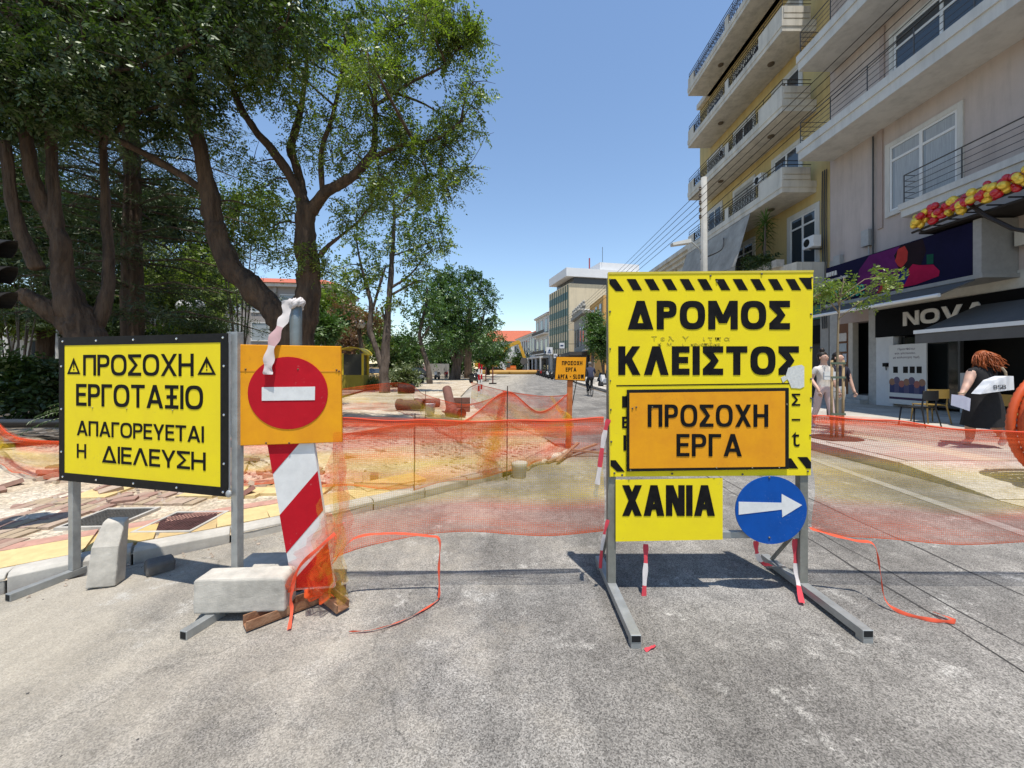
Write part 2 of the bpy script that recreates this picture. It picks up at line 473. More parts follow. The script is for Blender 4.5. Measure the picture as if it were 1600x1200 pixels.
        mk = N.new('ShaderNodeMath'); mk.operation = 'GREATER_THAN'; mk.inputs[1].default_value = 0.52; L.new(n5.outputs[0], mk.inputs[0])
        mm = N.new('ShaderNodeMath'); mm.operation = 'MAXIMUM'; L.new(cr.outputs[0], mm.inputs[0]); L.new(mk.outputs[0], mm.inputs[1])
        m3 = N.new('ShaderNodeMath'); m3.operation = 'MULTIPLY'; L.new(mul.outputs[0], m3.inputs[0]); L.new(mm.outputs[0], m3.inputs[1])
        mul = m3
    fin = N.new('ShaderNodeVectorMath'); fin.operation = 'SCALE'
    L.new(col, fin.inputs[0]); L.new(mul.outputs[0], fin.inputs['Scale'])
    L.new(fin.outputs[0], b.inputs['Base Color'])
    b.inputs['Roughness'].default_value = 0.9
    b.inputs['Specular IOR Level'].default_value = 0.2
    bp = N.new('ShaderNodeBump'); bp.inputs['Strength'].default_value = bump; bp.inputs['Distance'].default_value = 0.012
    h = N.new('ShaderNodeMath'); h.operation = 'MULTIPLY_ADD'; h.inputs[1].default_value = 0.6
    L.new(sp.outputs[1], h.inputs[0]); L.new(mid.outputs[0], h.inputs[2])
    L.new(h.outputs[0], bp.inputs['Height']); L.new(bp.outputs[0], b.inputs['Normal'])
    return m

def net_mat(name='safety_netting', weave=True):
    """knitted safety netting: red borders, yellow middle, see-through mesh with stretched folds"""
    m, nt, N, L, b = nodes_of(name)
    N.remove(b)
    uv = N.new('ShaderNodeTexCoord')
    sx = N.new('ShaderNodeSeparateXYZ'); L.new(uv.outputs['UV'], sx.inputs[0])
    red = (0.88, 0.13, 0.035); yel = (0.85, 0.56, 0.05)
    rp = ramp(N, [(0.0, red), (0.24, red), (0.33, yel), (0.63, yel), (0.72, red), (1.0, (0.85, 0.12, 0.04))])
    L.new(sx.outputs[1], rp.inputs[0])
    # threads
    def wave(sock, freq):
        a = N.new('ShaderNodeMath'); a.operation = 'MULTIPLY'; a.inputs[1].default_value = freq * 2 * math.pi; L.new(sock, a.inputs[0])
        c = N.new('ShaderNodeMath'); c.operation = 'SINE'; L.new(a.outputs[0], c.inputs[0]); return c.outputs[0]
    w1 = wave(sx.outputs[0], 82.0); w2 = wave(sx.outputs[1], 64.0)
    mxx = N.new('ShaderNodeMath'); mxx.operation = 'MAXIMUM'; L.new(w1, mxx.inputs[0]); L.new(w2, mxx.inputs[1])
    th = N.new('ShaderNodeMapRange'); th.inputs[1].default_value = 0.25; th.inputs[2].default_value = 1.0; th.inputs[3].default_value = 0.17 if weave else 0.20; th.inputs[4].default_value = 0.47 if weave else 0.30
    L.new(mxx.outputs[0], th.inputs[0])
    mp = N.new('ShaderNodeMapping'); mp.inputs['Scale'].default_value = (0.8, 9.0, 1.0); L.new(uv.outputs['UV'], mp.inputs[0])
    nz = N.new('ShaderNodeTexNoise'); nz.inputs['Scale'].default_value = 1.0; nz.inputs['Detail'].default_value = 4; L.new(mp.outputs[0], nz.inputs['Vector'])
    fr = N.new('ShaderNodeMapRange'); fr.inputs[1].default_value = 0.35; fr.inputs[2].default_value = 0.75; fr.inputs[3].default_value = 0.75; fr.inputs[4].default_value = 1.7
    L.new(nz.outputs[0], fr.inputs[0])
    # hems are double and denser
    hm = ramp(N, [(0.0, (2.6, 2.6, 2.6)), (0.02, (1.5, 1.5, 1.5)), (0.05, (1, 1, 1)), (0.955, (1, 1, 1)), (0.98, (2.2, 2.2, 2.2)), (1.0, (3, 3, 3))])
    L.new(sx.outputs[1], hm.inputs[0])
    a1 = N.new('ShaderNodeMath'); a1.operation = 'MULTIPLY'; L.new(th.outputs[0], a1.inputs[0]); L.new(fr.outputs[0], a1.inputs[1])
    a2 = N.new('ShaderNodeMath'); a2.operation = 'MULTIPLY'; a2.use_clamp = True; L.new(a1.outputs[0], a2.inputs[0]); L.new(hm.outputs[0], a2.inputs[1])
    d = N.new('ShaderNodeBsdfDiffuse'); t = N.new('ShaderNodeBsdfTranslucent')
    L.new(rp.outputs[0], d.inputs[0]); L.new(rp.outputs[0], t.inputs[0])
    mm = N.new('ShaderNodeMixShader'); mm.inputs[0].default_value = 0.45; L.new(d.outputs[0], mm.inputs[1]); L.new(t.outputs[0], mm.inputs[2])
    tr = N.new('ShaderNodeBsdfTransparent')
    fx = N.new('ShaderNodeMixShader'); L.new(a2.outputs[0], fx.inputs[0]); L.new(tr.outputs[0], fx.inputs[1]); L.new(mm.outputs[0], fx.inputs[2])
    L.new(fx.outputs[0], N['Material Output'].inputs[0])
    return m

def plastic_sheet(name, col, trans=0.3):
    m, nt, N, L, b = nodes_of(name)
    N.remove(b)
    d = N.new('ShaderNodeBsdfDiffuse'); d.inputs[0].default_value = (*col, 1)
    t = N.new('ShaderNodeBsdfTranslucent'); t.inputs[0].default_value = (*col, 1)
    mm = N.new('ShaderNodeMixShader'); mm.inputs[0].default_value = trans
    L.new(d.outputs[0], mm.inputs[1]); L.new(t.outputs[0], mm.inputs[2])
    L.new(mm.outputs[0], N['Material Output'].inputs[0])
    return m

MAT_NET = net_mat()
MAT_NET2 = net_mat('gathered_netting', False)
def fold_mat():
    m, nt, N, L, b = nodes_of('folded_netting'); N.remove(b)
    d = N.new('ShaderNodeBsdfDiffuse'); t = N.new('ShaderNodeBsdfTranslucent')
    for s in (d, t): s.inputs[0].default_value = (0.86, 0.15, 0.045, 1)
    mm = N.new('ShaderNodeMixShader'); mm.inputs[0].default_value = 0.4; L.new(d.outputs[0], mm.inputs[1]); L.new(t.outputs[0], mm.inputs[2])
    tr = N.new('ShaderNodeBsdfTransparent'); tc = N.new('ShaderNodeTexCoord')
    mp = N.new('ShaderNodeMapping'); mp.inputs['Scale'].default_value = (2.5, 2.5, 40); L.new(tc.outputs['Object'], mp.inputs[0])
    n = N.new('ShaderNodeTexNoise'); n.inputs['Scale'].default_value = 1.0; n.inputs['Detail'].default_value = 5; L.new(mp.outputs[0], n.inputs['Vector'])
    r = N.new('ShaderNodeMapRange'); r.inputs[1].default_value = 0.3; r.inputs[2].default_value = 0.7; r.inputs[3].default_value = 0.08; r.inputs[4].default_value = 0.44; L.new(n.outputs[0], r.inputs[0])
    fx = N.new('ShaderNodeMixShader'); L.new(r.outputs[0], fx.inputs[0]); L.new(tr.outputs[0], fx.inputs[1]); L.new(mm.outputs[0], fx.inputs[2])
    L.new(fx.outputs[0], N['Material Output'].inputs[0]); return m
FOLD = fold_mat()
STRAP = plastic_sheet('orange_strap', (0.80, 0.13, 0.07))
STEEL = M('galvanised_steel', (0.42, 0.43, 0.42), 0.5, 0.55, 0.35, 9, 0.12, 50)
STEEL_DARK = M('dull_steel', (0.26, 0.255, 0.22), 0.6, 0.4, 0.35, 10, 0.15, 60)
BLACK = M('black_paint', (0.014, 0.013, 0.012), 0.6, 0, 0.5, 30, spec=0.15)
LETTER = M('black_vinyl', (0.013, 0.012, 0.012), 0.65, 0, 0.6, 14, spec=0.08)
YELLOW = M('sign_yellow', (0.80, 0.64, 0.015), 0.55, 0, 0.07, 5, col2=(0.74, 0.57, 0.02), spec=0.12, wear=(0.42, 0.33, 0.08))
ORANGE = M('sign_orange', (0.76, 0.33, 0.012), 0.55, 0, 0.12, 7, col2=(0.66, 0.26, 0.015), spec=0.12, wear=(0.30, 0.13, 0.03))
RED = M('sign_red', (0.47, 0.008, 0.018), 0.55, 0, 0.18, 8, spec=0.12, wear=(0.55, 0.25, 0.24))
WHITE = M('sign_white', (0.70, 0.69, 0.66), 0.55, 0, 0.16, 14, wear=(0.35, 0.32, 0.28))
BLUE = M('sign_blue', (0.004, 0.075, 0.34), 0.55, 0, 0.2, 9, spec=0.15, wear=(0.15, 0.22, 0.42))
CONC = M('cast_concrete', (0.56, 0.515, 0.44), 0.9, 0, 0.45, 6, 0.3, 110, detail=9, bdist=0.004, wear=(0.20, 0.17, 0.14))
CONC2 = M('kerb_concrete', (0.53, 0.495, 0.435), 0.92, 0, 0.4, 5, 0.35, 100, detail=9, bdist=0.004, wear=(0.25, 0.21, 0.17))
RUST = M('rusty_steel', (0.20, 0.085, 0.04), 0.85, 0.1, 0.6, 14, 0.4, 90, col2=(0.33, 0.19, 0.11))
DARK_END = M('dark_end', (0.012, 0.012, 0.012), 0.9)  # near-black end colour; on the sign feet it paints a tube's inner shade
CHROME = M('screw_head', (0.7, 0.7, 0.68), 0.25, 0.9, 0.1)
# ------------------------------------------------------------------ ground
ASPHALT = ground_mat('asphalt', (0.198, 0.185, 0.167), (0.27, 0.252, 0.226), (0.128, 0.119, 0.109), dust=(0.350, 0.313, 0.256), dustmask=(-0.36, 0.02, -1.3), cracks=True, speck=190.0, speckamt=0.58)
ASPHALT_FAR = ASPHALT
DIRT = ground_mat('sandy_dirt', (0.46, 0.375, 0.265), (0.57, 0.50, 0.40), (0.31, 0.22, 0.145), speck=45, speckamt=0.35, bump=0.8)
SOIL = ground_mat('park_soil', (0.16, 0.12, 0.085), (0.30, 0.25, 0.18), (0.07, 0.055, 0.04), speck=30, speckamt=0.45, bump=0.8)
PAVE = ground_mat('right_pavement_bed', (0.42, 0.385, 0.33), (0.49, 0.455, 0.395), (0.32, 0.285, 0.245), speck=60, speckamt=0.25)

def sheet(name, poly, z, mat, label=None):
    me = bpy.data.meshes.new(name)
    me.from_pydata([(p[0], p[1], z) for p in poly], [], [tuple(range(len(poly)))])
    me.materials.append(mat)
    if me.polygons[0].normal.z < 0: me.flip_normals()
    o = link(name, me)
    o['kind'] = 'structure'
    if label: o['label'] = label
    return o

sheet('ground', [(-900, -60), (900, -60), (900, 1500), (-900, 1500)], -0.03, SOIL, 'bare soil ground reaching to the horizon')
sheet('road', [(-60, -20), (60, -20), (60, 2), (6.2, 2.2), (5.7, 4), (5.6, 30), (8.5, 70), (8, 150), (-3.5, 150), (-3.2, 30), (-2.6, 20), (-1.2, 14), (0.4, 10), (0.95, 7.4), (-0.06, 5.5), (-1.2, 4.4), (-3.4, 2.6), (-6.5, 0.6), (-60, -8)], 0.0, ASPHALT, 'worn grey dusty asphalt road')

KERB = [(-6.6, 0.75), (-5.2, 1.55), (-4.3, 2.12), (-3.45, 2.66), (-2.9, 3.08), (-2.35, 3.45), (-1.76, 3.92), (-1.13, 4.5), (-0.62, 5.0), (-0.06, 5.55), (0.42, 6.2), (0.92, 7.2)]
def resample(pts, step):
    pts = [Vector((*p, 0)) if len(p) == 2 else Vector(p) for p in pts]
    out = [pts[0].copy()]; acc = 0.0
    for a, b in zip(pts, pts[1:]):
        d = (b - a).length; t = step - acc
        while t <= d:
            out.append(a.lerp(b, t / d)); t += step
        acc = (acc + d) % step
    return out

def noise3(x, y, s, seed=0):
    v = 0.0
    for k, (a, b, c) in enumerate(((1.0, 0.7, 1.0), (2.3, -1.7, 0.5), (-3.9, 4.6, 0.28), (8.1, 6.3, 0.16))):
        v += c * math.sin(s * (a * x + b * y) + seed * 1.7 + k) * math.cos(s * (b * x - a * y) * 0.9 + seed + 2 * k)
    return v

# left pavement: one uneven sheet that starts at the kerb and runs back to the park
LD = Vector((-0.72, 0.69, 0))
kp = resample(KERB, 0.16)
offs = [0.0, 0.13, 0.26, 0.4, 0.55, 0.7, 0.85, 1.0, 1.15, 1.3, 1.5, 1.7, 1.9, 2.1, 2.3, 2.6, 2.9, 3.2, 3.6, 4.0, 4.5, 5, 5.6, 6.3, 7, 8, 9, 10.5, 12, 14, 17, 21, 26, 32]
vs = []; fs = []
for i, p in enumerate(kp):
    for j, s in enumerate(offs):
        q = p + LD * s
        flat = 0.0 if s < 1.35 and q.x < -0.95 else 1.0
        rough_ = flat * min(1.0, max(0.0, (s - 0.2) / 0.8))
        z = 0.115 + rough_ * (0.03 * noise3(q.x, q.y, 1.3, 3) + 0.015 * noise3(q.x, q.y, 5.2, 5) + 0.012)
        if s == 0: z = 0.10
        vs.append((q.x, q.y, z))
n = len(offs)
for i in range(len(kp) - 1):
    for j in range(n - 1):
        fs.append((i * n + j, (i + 1) * n + j, (i + 1) * n + j + 1, i * n + j + 1))
me = bpy.data.meshes.new('left_pavement'); me.from_pydata(vs, [], fs); me.materials.append(DIRT)
me.polygons.foreach_set('use_smooth', [True] * len(fs))
bm = bmesh.new(); bm.from_mesh(me); bmesh.ops.recalc_face_normals(bm, faces=bm.faces)
if sum(f.normal.z for f in bm.faces) < 0: bmesh.ops.reverse_faces(bm, faces=bm.faces)
bm.to_mesh(me); bm.free()
left_pavement = link('left_pavement', me)
left_pavement.location.z = -0.035
tag(left_pavement, 'torn up sandy pavement with dug out bedding left of the road', kind='structure')
k_end = kp[-1]
sheet('building_site_ground', [(k_end.x - 0.02, k_end.y), (0.4, 10), (-1.2, 14), (-2.6, 20), (-3.2, 30), (-3.5, 150), (-70, 150), (-70, 60), (k_end.x - 0.72 * 32, k_end.y + 0.69 * 32)], 0.06, DIRT, 'pale sandy building ground along the road')
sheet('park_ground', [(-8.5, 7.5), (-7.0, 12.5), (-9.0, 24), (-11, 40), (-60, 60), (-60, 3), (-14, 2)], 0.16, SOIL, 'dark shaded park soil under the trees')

# kerb stones
kerb = empty('kerb', (0, 0, -0.035)); kerb['kind'] = 'structure'; kerb['label'] = 'row of grey concrete kerb stones along the left pavement'
kk = resample(KERB[:10], 0.62)
for i in range(len(kk) - 1):
    a, b = kk[i], kk[i + 1]
    d = (b - a).normalized(); nrm = Vector((-d.y, d.x, 0))
    L_ = (b - a).length - 0.012
    mb = MB()
    prof = [(0, -0.02), (0, 0.118), (0.025, 0.142), (0.15, 0.142), (0.15, -0.02)]
    mb.prism([(x, z) for x, z in prof], -L_ / 2, L_ / 2, 'yz')
    # prism in yz: poly y = across, extruded along x
    o = mb.build('kerb_stone', CONC2, kerb, loc=((a.x + b.x) / 2, (a.y + b.y) / 2, random.uniform(-0.006, 0.006)), rot=(0, random.uniform(-0.008, 0.008), math.atan2(d.y, d.x) + random.uniform(-0.008, 0.008)), bevel=0.006)

# yellow tactile slabs behind the kerb and brick pavers behind them
SLAB_Y = [M('yellow_slab_%d' % i, c, 0.85, 0, 0.25, 9, 0.3, 80) for i, c in enumerate(((0.60, 0.43, 0.17), (0.66, 0.50, 0.24), (0.56, 0.40, 0.19)))]
SLAB_P = M('pink_slab', (0.52, 0.29, 0.22), 0.85, 0, 0.3, 9, 0.3, 80)
PAVER = [M('paver_%d' % i, c, 0.9, 0, 0.3, 12, 0.4, 90) for i, c in enumerate(((0.41, 0.285, 0.215), (0.35, 0.215, 0.165), (0.46, 0.35, 0.26), (0.43, 0.33, 0.22), (0.28, 0.14, 0.115)))]
sb = MB(); sb.box(-0.195, 0.195, -0.195, 0.195, -0.05, 0.0)
slab_me = [sb.mesh('slab', m) for m in SLAB_Y]
pk = MB(); pk.box(-0.195, 0.195, -0.075, 0.075, -0.05, 0.0)
pslab = pk.mesh('slab', SLAB_P)
row = resample(KERB[:9], 0.405)
for i in range(len(row) - 1):
    a, b = row[i], row[i + 1]; d = (b - a).normalized(); nrm = Vector((-d.y, d.x, 0)); c = (a + b) / 2
    ang = math.atan2(d.y, d.x)
    q = c + nrm * 0.36
    if c.x < -1.0:
        link('slab', random.choice(slab_me), None, left_pavement, (q.x, q.y, 0.137 + random.uniform(-0.003, 0.004)), (0, 0, ang))
    if c.x < -1.75:
        q = c + nrm * 0.645
        link('slab', pslab, None, left_pavement, (q.x, q.y, 0.136 + random.uniform(-0.003, 0.004)), (0, 0, ang))
for (sx_, sy_, a_) in ((-1.35, 5.0, 0.7), (-1.62, 4.75, 0.75), (-2.3, 4.55, 0.1), (-3.0, 4.5, 0.05), (-3.45, 4.5, 0.0), (-2.65, 4.6, 0.0), (-4.6, 4.45, 0.1)):
    link('slab', random.choice(slab_me), None, left_pavement, (sx_, sy_, 0.147), (random.uniform(-0.02, 0.02), 0, a_))
pv = MB(); pv.box(-0.098, 0.098, -0.048, 0.048, -0.05, 0.0)
pav_me = [pv.mesh('paver', m) for m in PAVER]
for i in range(26):
    for j in range(13):
        x = -5.55 + i * 0.103 + (j % 2) * 0.05; y = 2.75 + j * 0.205
        # field between the pink row and the dug out strip, left of the covers
        lim = 2.66 + (x + 3.43) * 0.87
        if y - lim < 0.80 or x > -3.3 or y > 4.55 - 0.25 * abs(math.sin(i * 1.3)): continue
        if x > -4.08 and 3.2 < y < 4.1: continue
        link('paver', random.choice(pav_me[:4]), None, left_pavement, (x, y, 0.138 + random.uniform(-0.005, 0.005)), (random.uniform(-0.02, 0.02), random.uniform(-0.02, 0.02), R(90) + random.uniform(-0.03, 0.03)))

# two cast covers set in the pavement
def cover(loc, rz, label, col):
    t = empty('drain_cover', loc, rz, label, 'drain cover', 'cast covers in the left pavement')
    fr = MB()
    fr.box(-0.25, 0.25, -0.25, -0.22, -0.03, 0.012); fr.box(-0.25, 0.25, 0.22, 0.25, -0.03, 0.012)
    fr.box(-0.25, -0.22, -0.22, 0.22, -0.03, 0.012); fr.box(0.22, 0.25, -0.22, 0.22, -0.03, 0.012)
    fr.build('frame', CONC2, t)
    MB().box(-0.216, 0.216, -0.216, 0.216, -0.03, 0.004).build('plate', col, t)
    g = MB()
    for k in range(13):
        u = -0.192 + k * 0.032
        g.box(u - 0.006, u + 0.006, -0.205, 0.205, 0.004, 0.009)
    for k in range(13):
        u = -0.192 + k * 0.032
        g.box(-0.205, 0.205, u - 0.005, u + 0.005, 0.0045, 0.0082)
    g.build('tread_ribs', col, t)
    return t
cover((-3.76, 3.72, 0.096), 0.06, 'dark grey square metal cover in pavement beside left yellow board leg', M('cast_iron', (0.10, 0.095, 0.085), 0.75, 0.2, 0.5, 14, 0.4, 90))
cover((-3.0, 3.62, 0.096), 0.04, 'reddish black square metal cover nearer the right leg of yellow board', M('cast_iron_red', (0.12, 0.055, 0.05), 0.75, 0.2, 0.6, 10, 0.4, 90))

# loose pavers and stones thrown about on the dug strip
lb = [pv.mesh('loose_paver', m) for m in PAVER]
spots = []
for k in range(46):
    x = random.uniform(-6.6, -2.1); y = 4.45 + random.uniform(0.0, 1.9) + 0.12 * (x + 4)
    spots.append((x, y))
spots += [(-2.95, 4.35), (-4.15, 4.2), (-4.05, 4.15), (-2.2, 4.25), (-1.9, 4.9), (-1.75, 5.05), (-2.6, 5.3)]
for k, (x, y) in enumerate(spots):
    o = link('loose_paver', random.choice(lb), None, None, (x, y, 0.14 + random.uniform(-0.012, 0.02)), (random.uniform(-0.5, 0.5), random.uniform(-0.35, 0.35), random.uniform(0, 3.1)))
    tag(o, 'loose reddish paver lying among others on the dug up strip behind the yellow board', 'paver', 'loose pavers on the dug strip')

def stones(name, n, region, rmin, rmax, mat, label, zf):
    mb = MB()
    for k in range(n):
        x, y = region(); r = random.uniform(rmin, rmax) * random.choice((0.6, 1, 1, 1.3))
        c = Vector((x, y, zf(x, y) + r * 0.25))
        vs = []
        for (i, j, l) in ((1, 0, 0), (-1, 0, 0), (0, 1, 0), (0, -1, 0), (0, 0, 1), (0, 0, -1)):
            vs.append(c + Vector((i, j, l * 0.6)) * r * random.uniform(0.6, 1.25) + Vector((random.uniform(-1, 1), random.uniform(-1, 1), 0)) * r * 0.3)
        mb.add(vs, [(0, 2, 4), (2, 1, 4), (1, 3, 4), (3, 0, 4), (2, 0, 5), (1, 2, 5), (3, 1, 5), (0, 3, 5)])
    o = mb.build(name, mat)
    tag(o, label, kind='stuff')
    return o
RUBBLE = M('rubble_stone', (0.46, 0.37, 0.29), 0.95, 0, 0.5, 3, 0.4, 60, coord='Object')
def reg_site():
    t = random.random() ** 0.8; s = 0.35 + 3.2 * random.random() ** 1.3
    q = kp[int(t * (len(kp) - 1))] + LD * s
    while q.x < -0.95 and s < 1.3 or q.x < -5.5:
        t = random.random(); s = 0.5 + 3.5 * random.random(); q = kp[int(t * (len(kp) - 1))] + LD * s
    return q.x, q.y
stones('rubble', 2600, reg_site, 0.006, 0.03, RUBBLE, 'small rubble and earth crumbs on the dug pavement', lambda x, y: 0.09)
def reg_kerb():
    i = random.randrange(len(kp)); q = kp[i] - LD * (0.02 + 0.35 * random.random() ** 2.5)
    return q.x, q.y
stones('gravel_along_kerb', 500, reg_kerb, 0.004, 0.013, RUBBLE, 'grit and crumbs lying along the kerb foot', lambda x, y: 0.0)
def reg_road():
    return random.uniform(-4, 4), random.uniform(1.0, 4.5)
stones('grit', 260, reg_road, 0.002, 0.006, M('dark_grit', (0.08, 0.075, 0.07), 0.95), 'scattered dark grit on the asphalt', lambda x, y: 0.0)

# dirt spill where the kerb is missing
mb = MB()
for k in range(24):
    t = k / 23; x = 0.05 + 0.9 * t + random.uniform(-0.1, 0.1); y = 5.7 + 1.5 * t + random.uniform(-0.15, 0.15)
    mb.sphere((x - 0.2, y, 0.02), random.uniform(0.12, 0.26), 10, 6, (1.2, 1, 0.35))
tag(mb.build('earth_spill', DIRT, smooth=True), 'low ridge of spilled earth where the kerb stones are missing', kind='stuff')

# right pavement with its kerb, ramp and slabs
rk = [(5.55, 5.7), (5.5, 8.0), (5.6, 12), (5.7, 18), (6.4, 40), (8.6, 70), (8.2, 150)]
rp_poly = rk + [(60, 150), (60, 5.7)]
RK_Z = 0.15
right_pavement = sheet('right_pavement', rp_poly, RK_Z, PAVE, 'wide pinkish pavement in front of the shops')
ramp_me = bpy.data.meshes.new('pavement_ramp')
ramp_me.from_pydata([(5.5, 4.5, 0.012), (60, 4.5, 0.012), (60, 5.7, 0.15), (5.55, 5.7, 0.15), (5.5, 4.5, -0.02), (5.55, 5.7, -0.02)], [], [(0, 1, 2, 3), (0, 3, 5, 4)])
ramp_me.materials.append(PAVE)
rm = link('pavement_ramp', ramp_me); rm['kind'] = 'structure'; rm['label'] = 'sloping pavement ramp at the right road edge'
sheet('forecourt', [(5.66, 1.2), (60, 1.2), (60, 4.5), (5.5, 4.5)], 0.006, PAVE, 'flat dusty paving at the near right corner')
rkerb = empty('right_kerb', (0, 0, 0)); rkerb['kind'] = 'structure'; rkerb['label'] = 'kerb stones along the right pavement'
rr = resample(rk[:5], 1.0)
for i in range(len(rr) - 1):
    a, b = rr[i], rr[i + 1]; d = (b - a).normalized()
    mb = MB(); mb.prism([(0, -0.02), (0.02, 0.14), (0.04, 0.156), (-0.15 + 0.0, 0.156), (-0.15, -0.02)], -0.494, 0.494, 'yz')
    mb.build('kerb_stone', CONC2, rkerb, loc=((a.x + b.x) / 2, (a.y + b.y) / 2, 0), rot=(0, 0, math.atan2(d.y, d.x)))
TILE = [M('pavement_tile_%d' % i, c, 0.85, 0, 0.2, 7, 0.2, 70) for i, c in enumerate(((0.46, 0.42, 0.355), (0.50, 0.455, 0.385), (0.42, 0.375, 0.32), (0.52, 0.47, 0.36)))]
tl = MB(); tl.box(-0.245, 0.245, -0.245, 0.245, -0.03, 0.0)
tile_me = [tl.mesh('tile', m) for m in TILE]
for i in range(15):
    for j in range(13):
        x = 5.98 + i * 0.5; y = 6.0 + j * 0.5
        if abs(x - 6.25) < 0.45 and abs(y - 7.6) < 0.5: continue
        link('tile', tile_me[3] if i == 2 else random.choice(tile_me[:3]), None, right_pavement, (x, y, RK_Z + 0.012 + random.uniform(-0.002, 0.002)), (0, 0, 0))

# painted lines on the road
PAINT = M('worn_road_paint', (0.34, 0.322, 0.292), 0.85, 0, 0.5, 10, detail=9, col2=(0.21, 0.197, 0.178))
mk = sheet('road_marking', [(4.42, 2.2), (4.56, 2.2), (5.12, 7.6), (4.98, 7.6)], 0.004, PAINT, 'worn white line painted along the right road side')
SEAM = M('asphalt_seam', (0.075, 0.07, 0.065), 0.95, 0, 0.5, 20)
for k, (xa, xb, ya, yb, w_) in enumerate(((2.50, 2.72, 1.2, 6.2, .012), (2.72, 2.86, 1.2, 5.6, .008), (3.34, 3.46, 1.5, 6.5, .010))):
    pl = []; n_ = 14
    for sgn in (1, -1):
        for i in (range(n_ + 1) if sgn == 1 else range(n_, -1, -1)):
            t_ = i / n_; pl.append((xa + (xb - xa) * t_ + .012 * math.sin(i * 2.3 + k) + sgn * w_ / 2 * (1 + .5 * math.sin(i * 1.7)), ya + (yb - ya) * t_))
    sheet('asphalt_seam', pl, 0.003, SEAM, 'thin dark seam running lengthwise in the asphalt at the right')
sheet('road_edge_line', [(-2.95, 24), (-2.85, 24), (-3.0, 90), (-3.15, 90)], 0.004, PAINT, 'white edge line along far left road side')
sheet('road_edge_line', [(4.9, 18), (5.02, 18), (7.2, 70), (7.0, 70)], 0.004, PAINT, 'white edge line along far right road side')
# ------------------------------------------------------------------ left yellow board
def screw(parent, x, y, z, mat=CHROME, r=0.008):
    return MB().lathe([(r, 0), (r, -0.003), (r * 0.6, -0.006)], 8, (x, y, z), 'y').build('screw', mat, parent)

pL = Vector((-3.235, 2.845)); pR = Vector((-1.765, 2.475))
dv = pR - pL; W = dv.length; ang = math.atan2(dv.y, dv.x)
board = empty('warning_board', (pL.x, pL.y, 0), ang, 'yellow and black Greek warning board on two steel legs at the left', 'sign')
z0, z1 = 0.70, 1.715
def txt(parent, body, x0, x1, za, zb, y, mat=LETTER, bold=0.0, name='lettering', thick=0.002):
    return link(name, stroke_text(body, x1 - x0, zb - za, bold, mat, thick), None, parent, (x0, y, za))
MB().box(0.0, W, -0.004, 0.012, z0, z1).build('panel', M('panel_back', (0.4, 0.4, 0.4), 0.5, 0.3), board)
MB().box(0.052, W - 0.058, -0.0065, -0.0045, z0 + 0.055, z1 - 0.055).build('yellow_face', YELLOW, board)
fr = MB()
fr.box(0, W, -0.009, -0.0042, z1 - 0.055, z1 + 0.002); fr.box(0, W, -0.009, -0.0042, z0 - 0.002, z0 + 0.055)
fr.box(-0.002, 0.052, -0.009, -0.0042, z0 + 0.055, z1 - 0.055); fr.box(W - 0.058, W + 0.002, -0.009, -0.0042, z0 + 0.055, z1 - 0.055)
fr.build('black_frame', BLACK, board)
# face coordinates: u 0..1 across, v 0..1 up between the inner frame edges
fx0, fx1, fz0, fz1 = 0.052, W - 0.058, z0 + 0.055, z1 - 0.055
def U(u): return fx0 + u * (fx1 - fx0)
def V(v): return fz0 + v * (fz1 - fz0)
yl = -0.0066
txt(board, 'ΠΡΟΣΟΧΗ', U(0.135), U(0.845), V(0.765), V(0.925), yl, bold=0.165)
txt(board, 'ΕΡΓΟΤΑΞΙΟ', U(0.085), U(0.90), V(0.53), V(0.70), yl, bold=0.165)
txt(board, 'ΑΠΑΓΟΡΕΥΕΤΑΙ', U(0.09), U(0.905), V(0.30), V(0.415), yl, bold=0.17)
txt(board, 'Η', U(0.09), U(0.155), V(0.125), V(0.235), yl, bold=0.17)
txt(board, 'ΔΙΕΛΕΥΣΗ', U(0.265), U(0.915), V(0.105), V(0.232), yl, bold=0.17)
for (ua, ub) in ((0.02, 0.115), (0.868, 0.975)):
    xa, xb = U(ua), U(ub); za, zb = V(0.775), V(0.905); xm = (xa + xb) / 2
    t = MB()
    def tri(s): return [(xm + (xa - xm) * s, za + (1 - s) * 0.04), (xm + (xb - xm) * s, za + (1 - s) * 0.04), (xm, zb - (1 - s) * 0.085)]
    o_, i_ = tri(1.0), tri(0.62)
    vs = [(p[0], yl - 0.002, p[1]) for p in o_ + i_]
    t.add(vs, [(0, 1, 4, 3), (1, 2, 5, 4), (2, 0, 3, 5)])
    t.box(xm - 0.004, xm + 0.004, yl - 0.002, yl - 0.0002, za + 0.045, za + 0.085); t.box(xm - 0.004, xm + 0.004, yl - 0.002, yl - 0.0002, za + 0.027, za + 0.036)
    t.build('warning_triangle', LETTER, board)
for u in (0.02, 0.24, 0.47, 0.72, 0.97):
    screw(board, W * u + 0.01, -0.009, z1 - 0.026); screw(board, W * u + 0.01, -0.009, z0 + 0.026)
for v in (0.2, 0.5, 0.8):
    screw(board, 0.026, -0.009, z0 + (z1 - z0) * v); screw(board, W - 0.028, -0.009, z0 + (z1 - z0) * v)
for u in (0.2, 0.43, 0.72):
    screw(board, U(u), -0.0065, V(0.52), M('dull_screw', (0.45, 0.38, 0.12), 0.5, 0.3), 0.006)
for (x, zt) in ((0.07, z0 + 0.02), (W + 0.022, z1 + 0.012)):
    MB().box(x - 0.024, x + 0.024, 0.014, 0.062, 0.05, zt).build('leg', STEEL, board, bevel=0.003)
MB().box(0.095, W - 0.003, 0.022, 0.052, 1.0, 1.04).build('crossbar', STEEL, board)
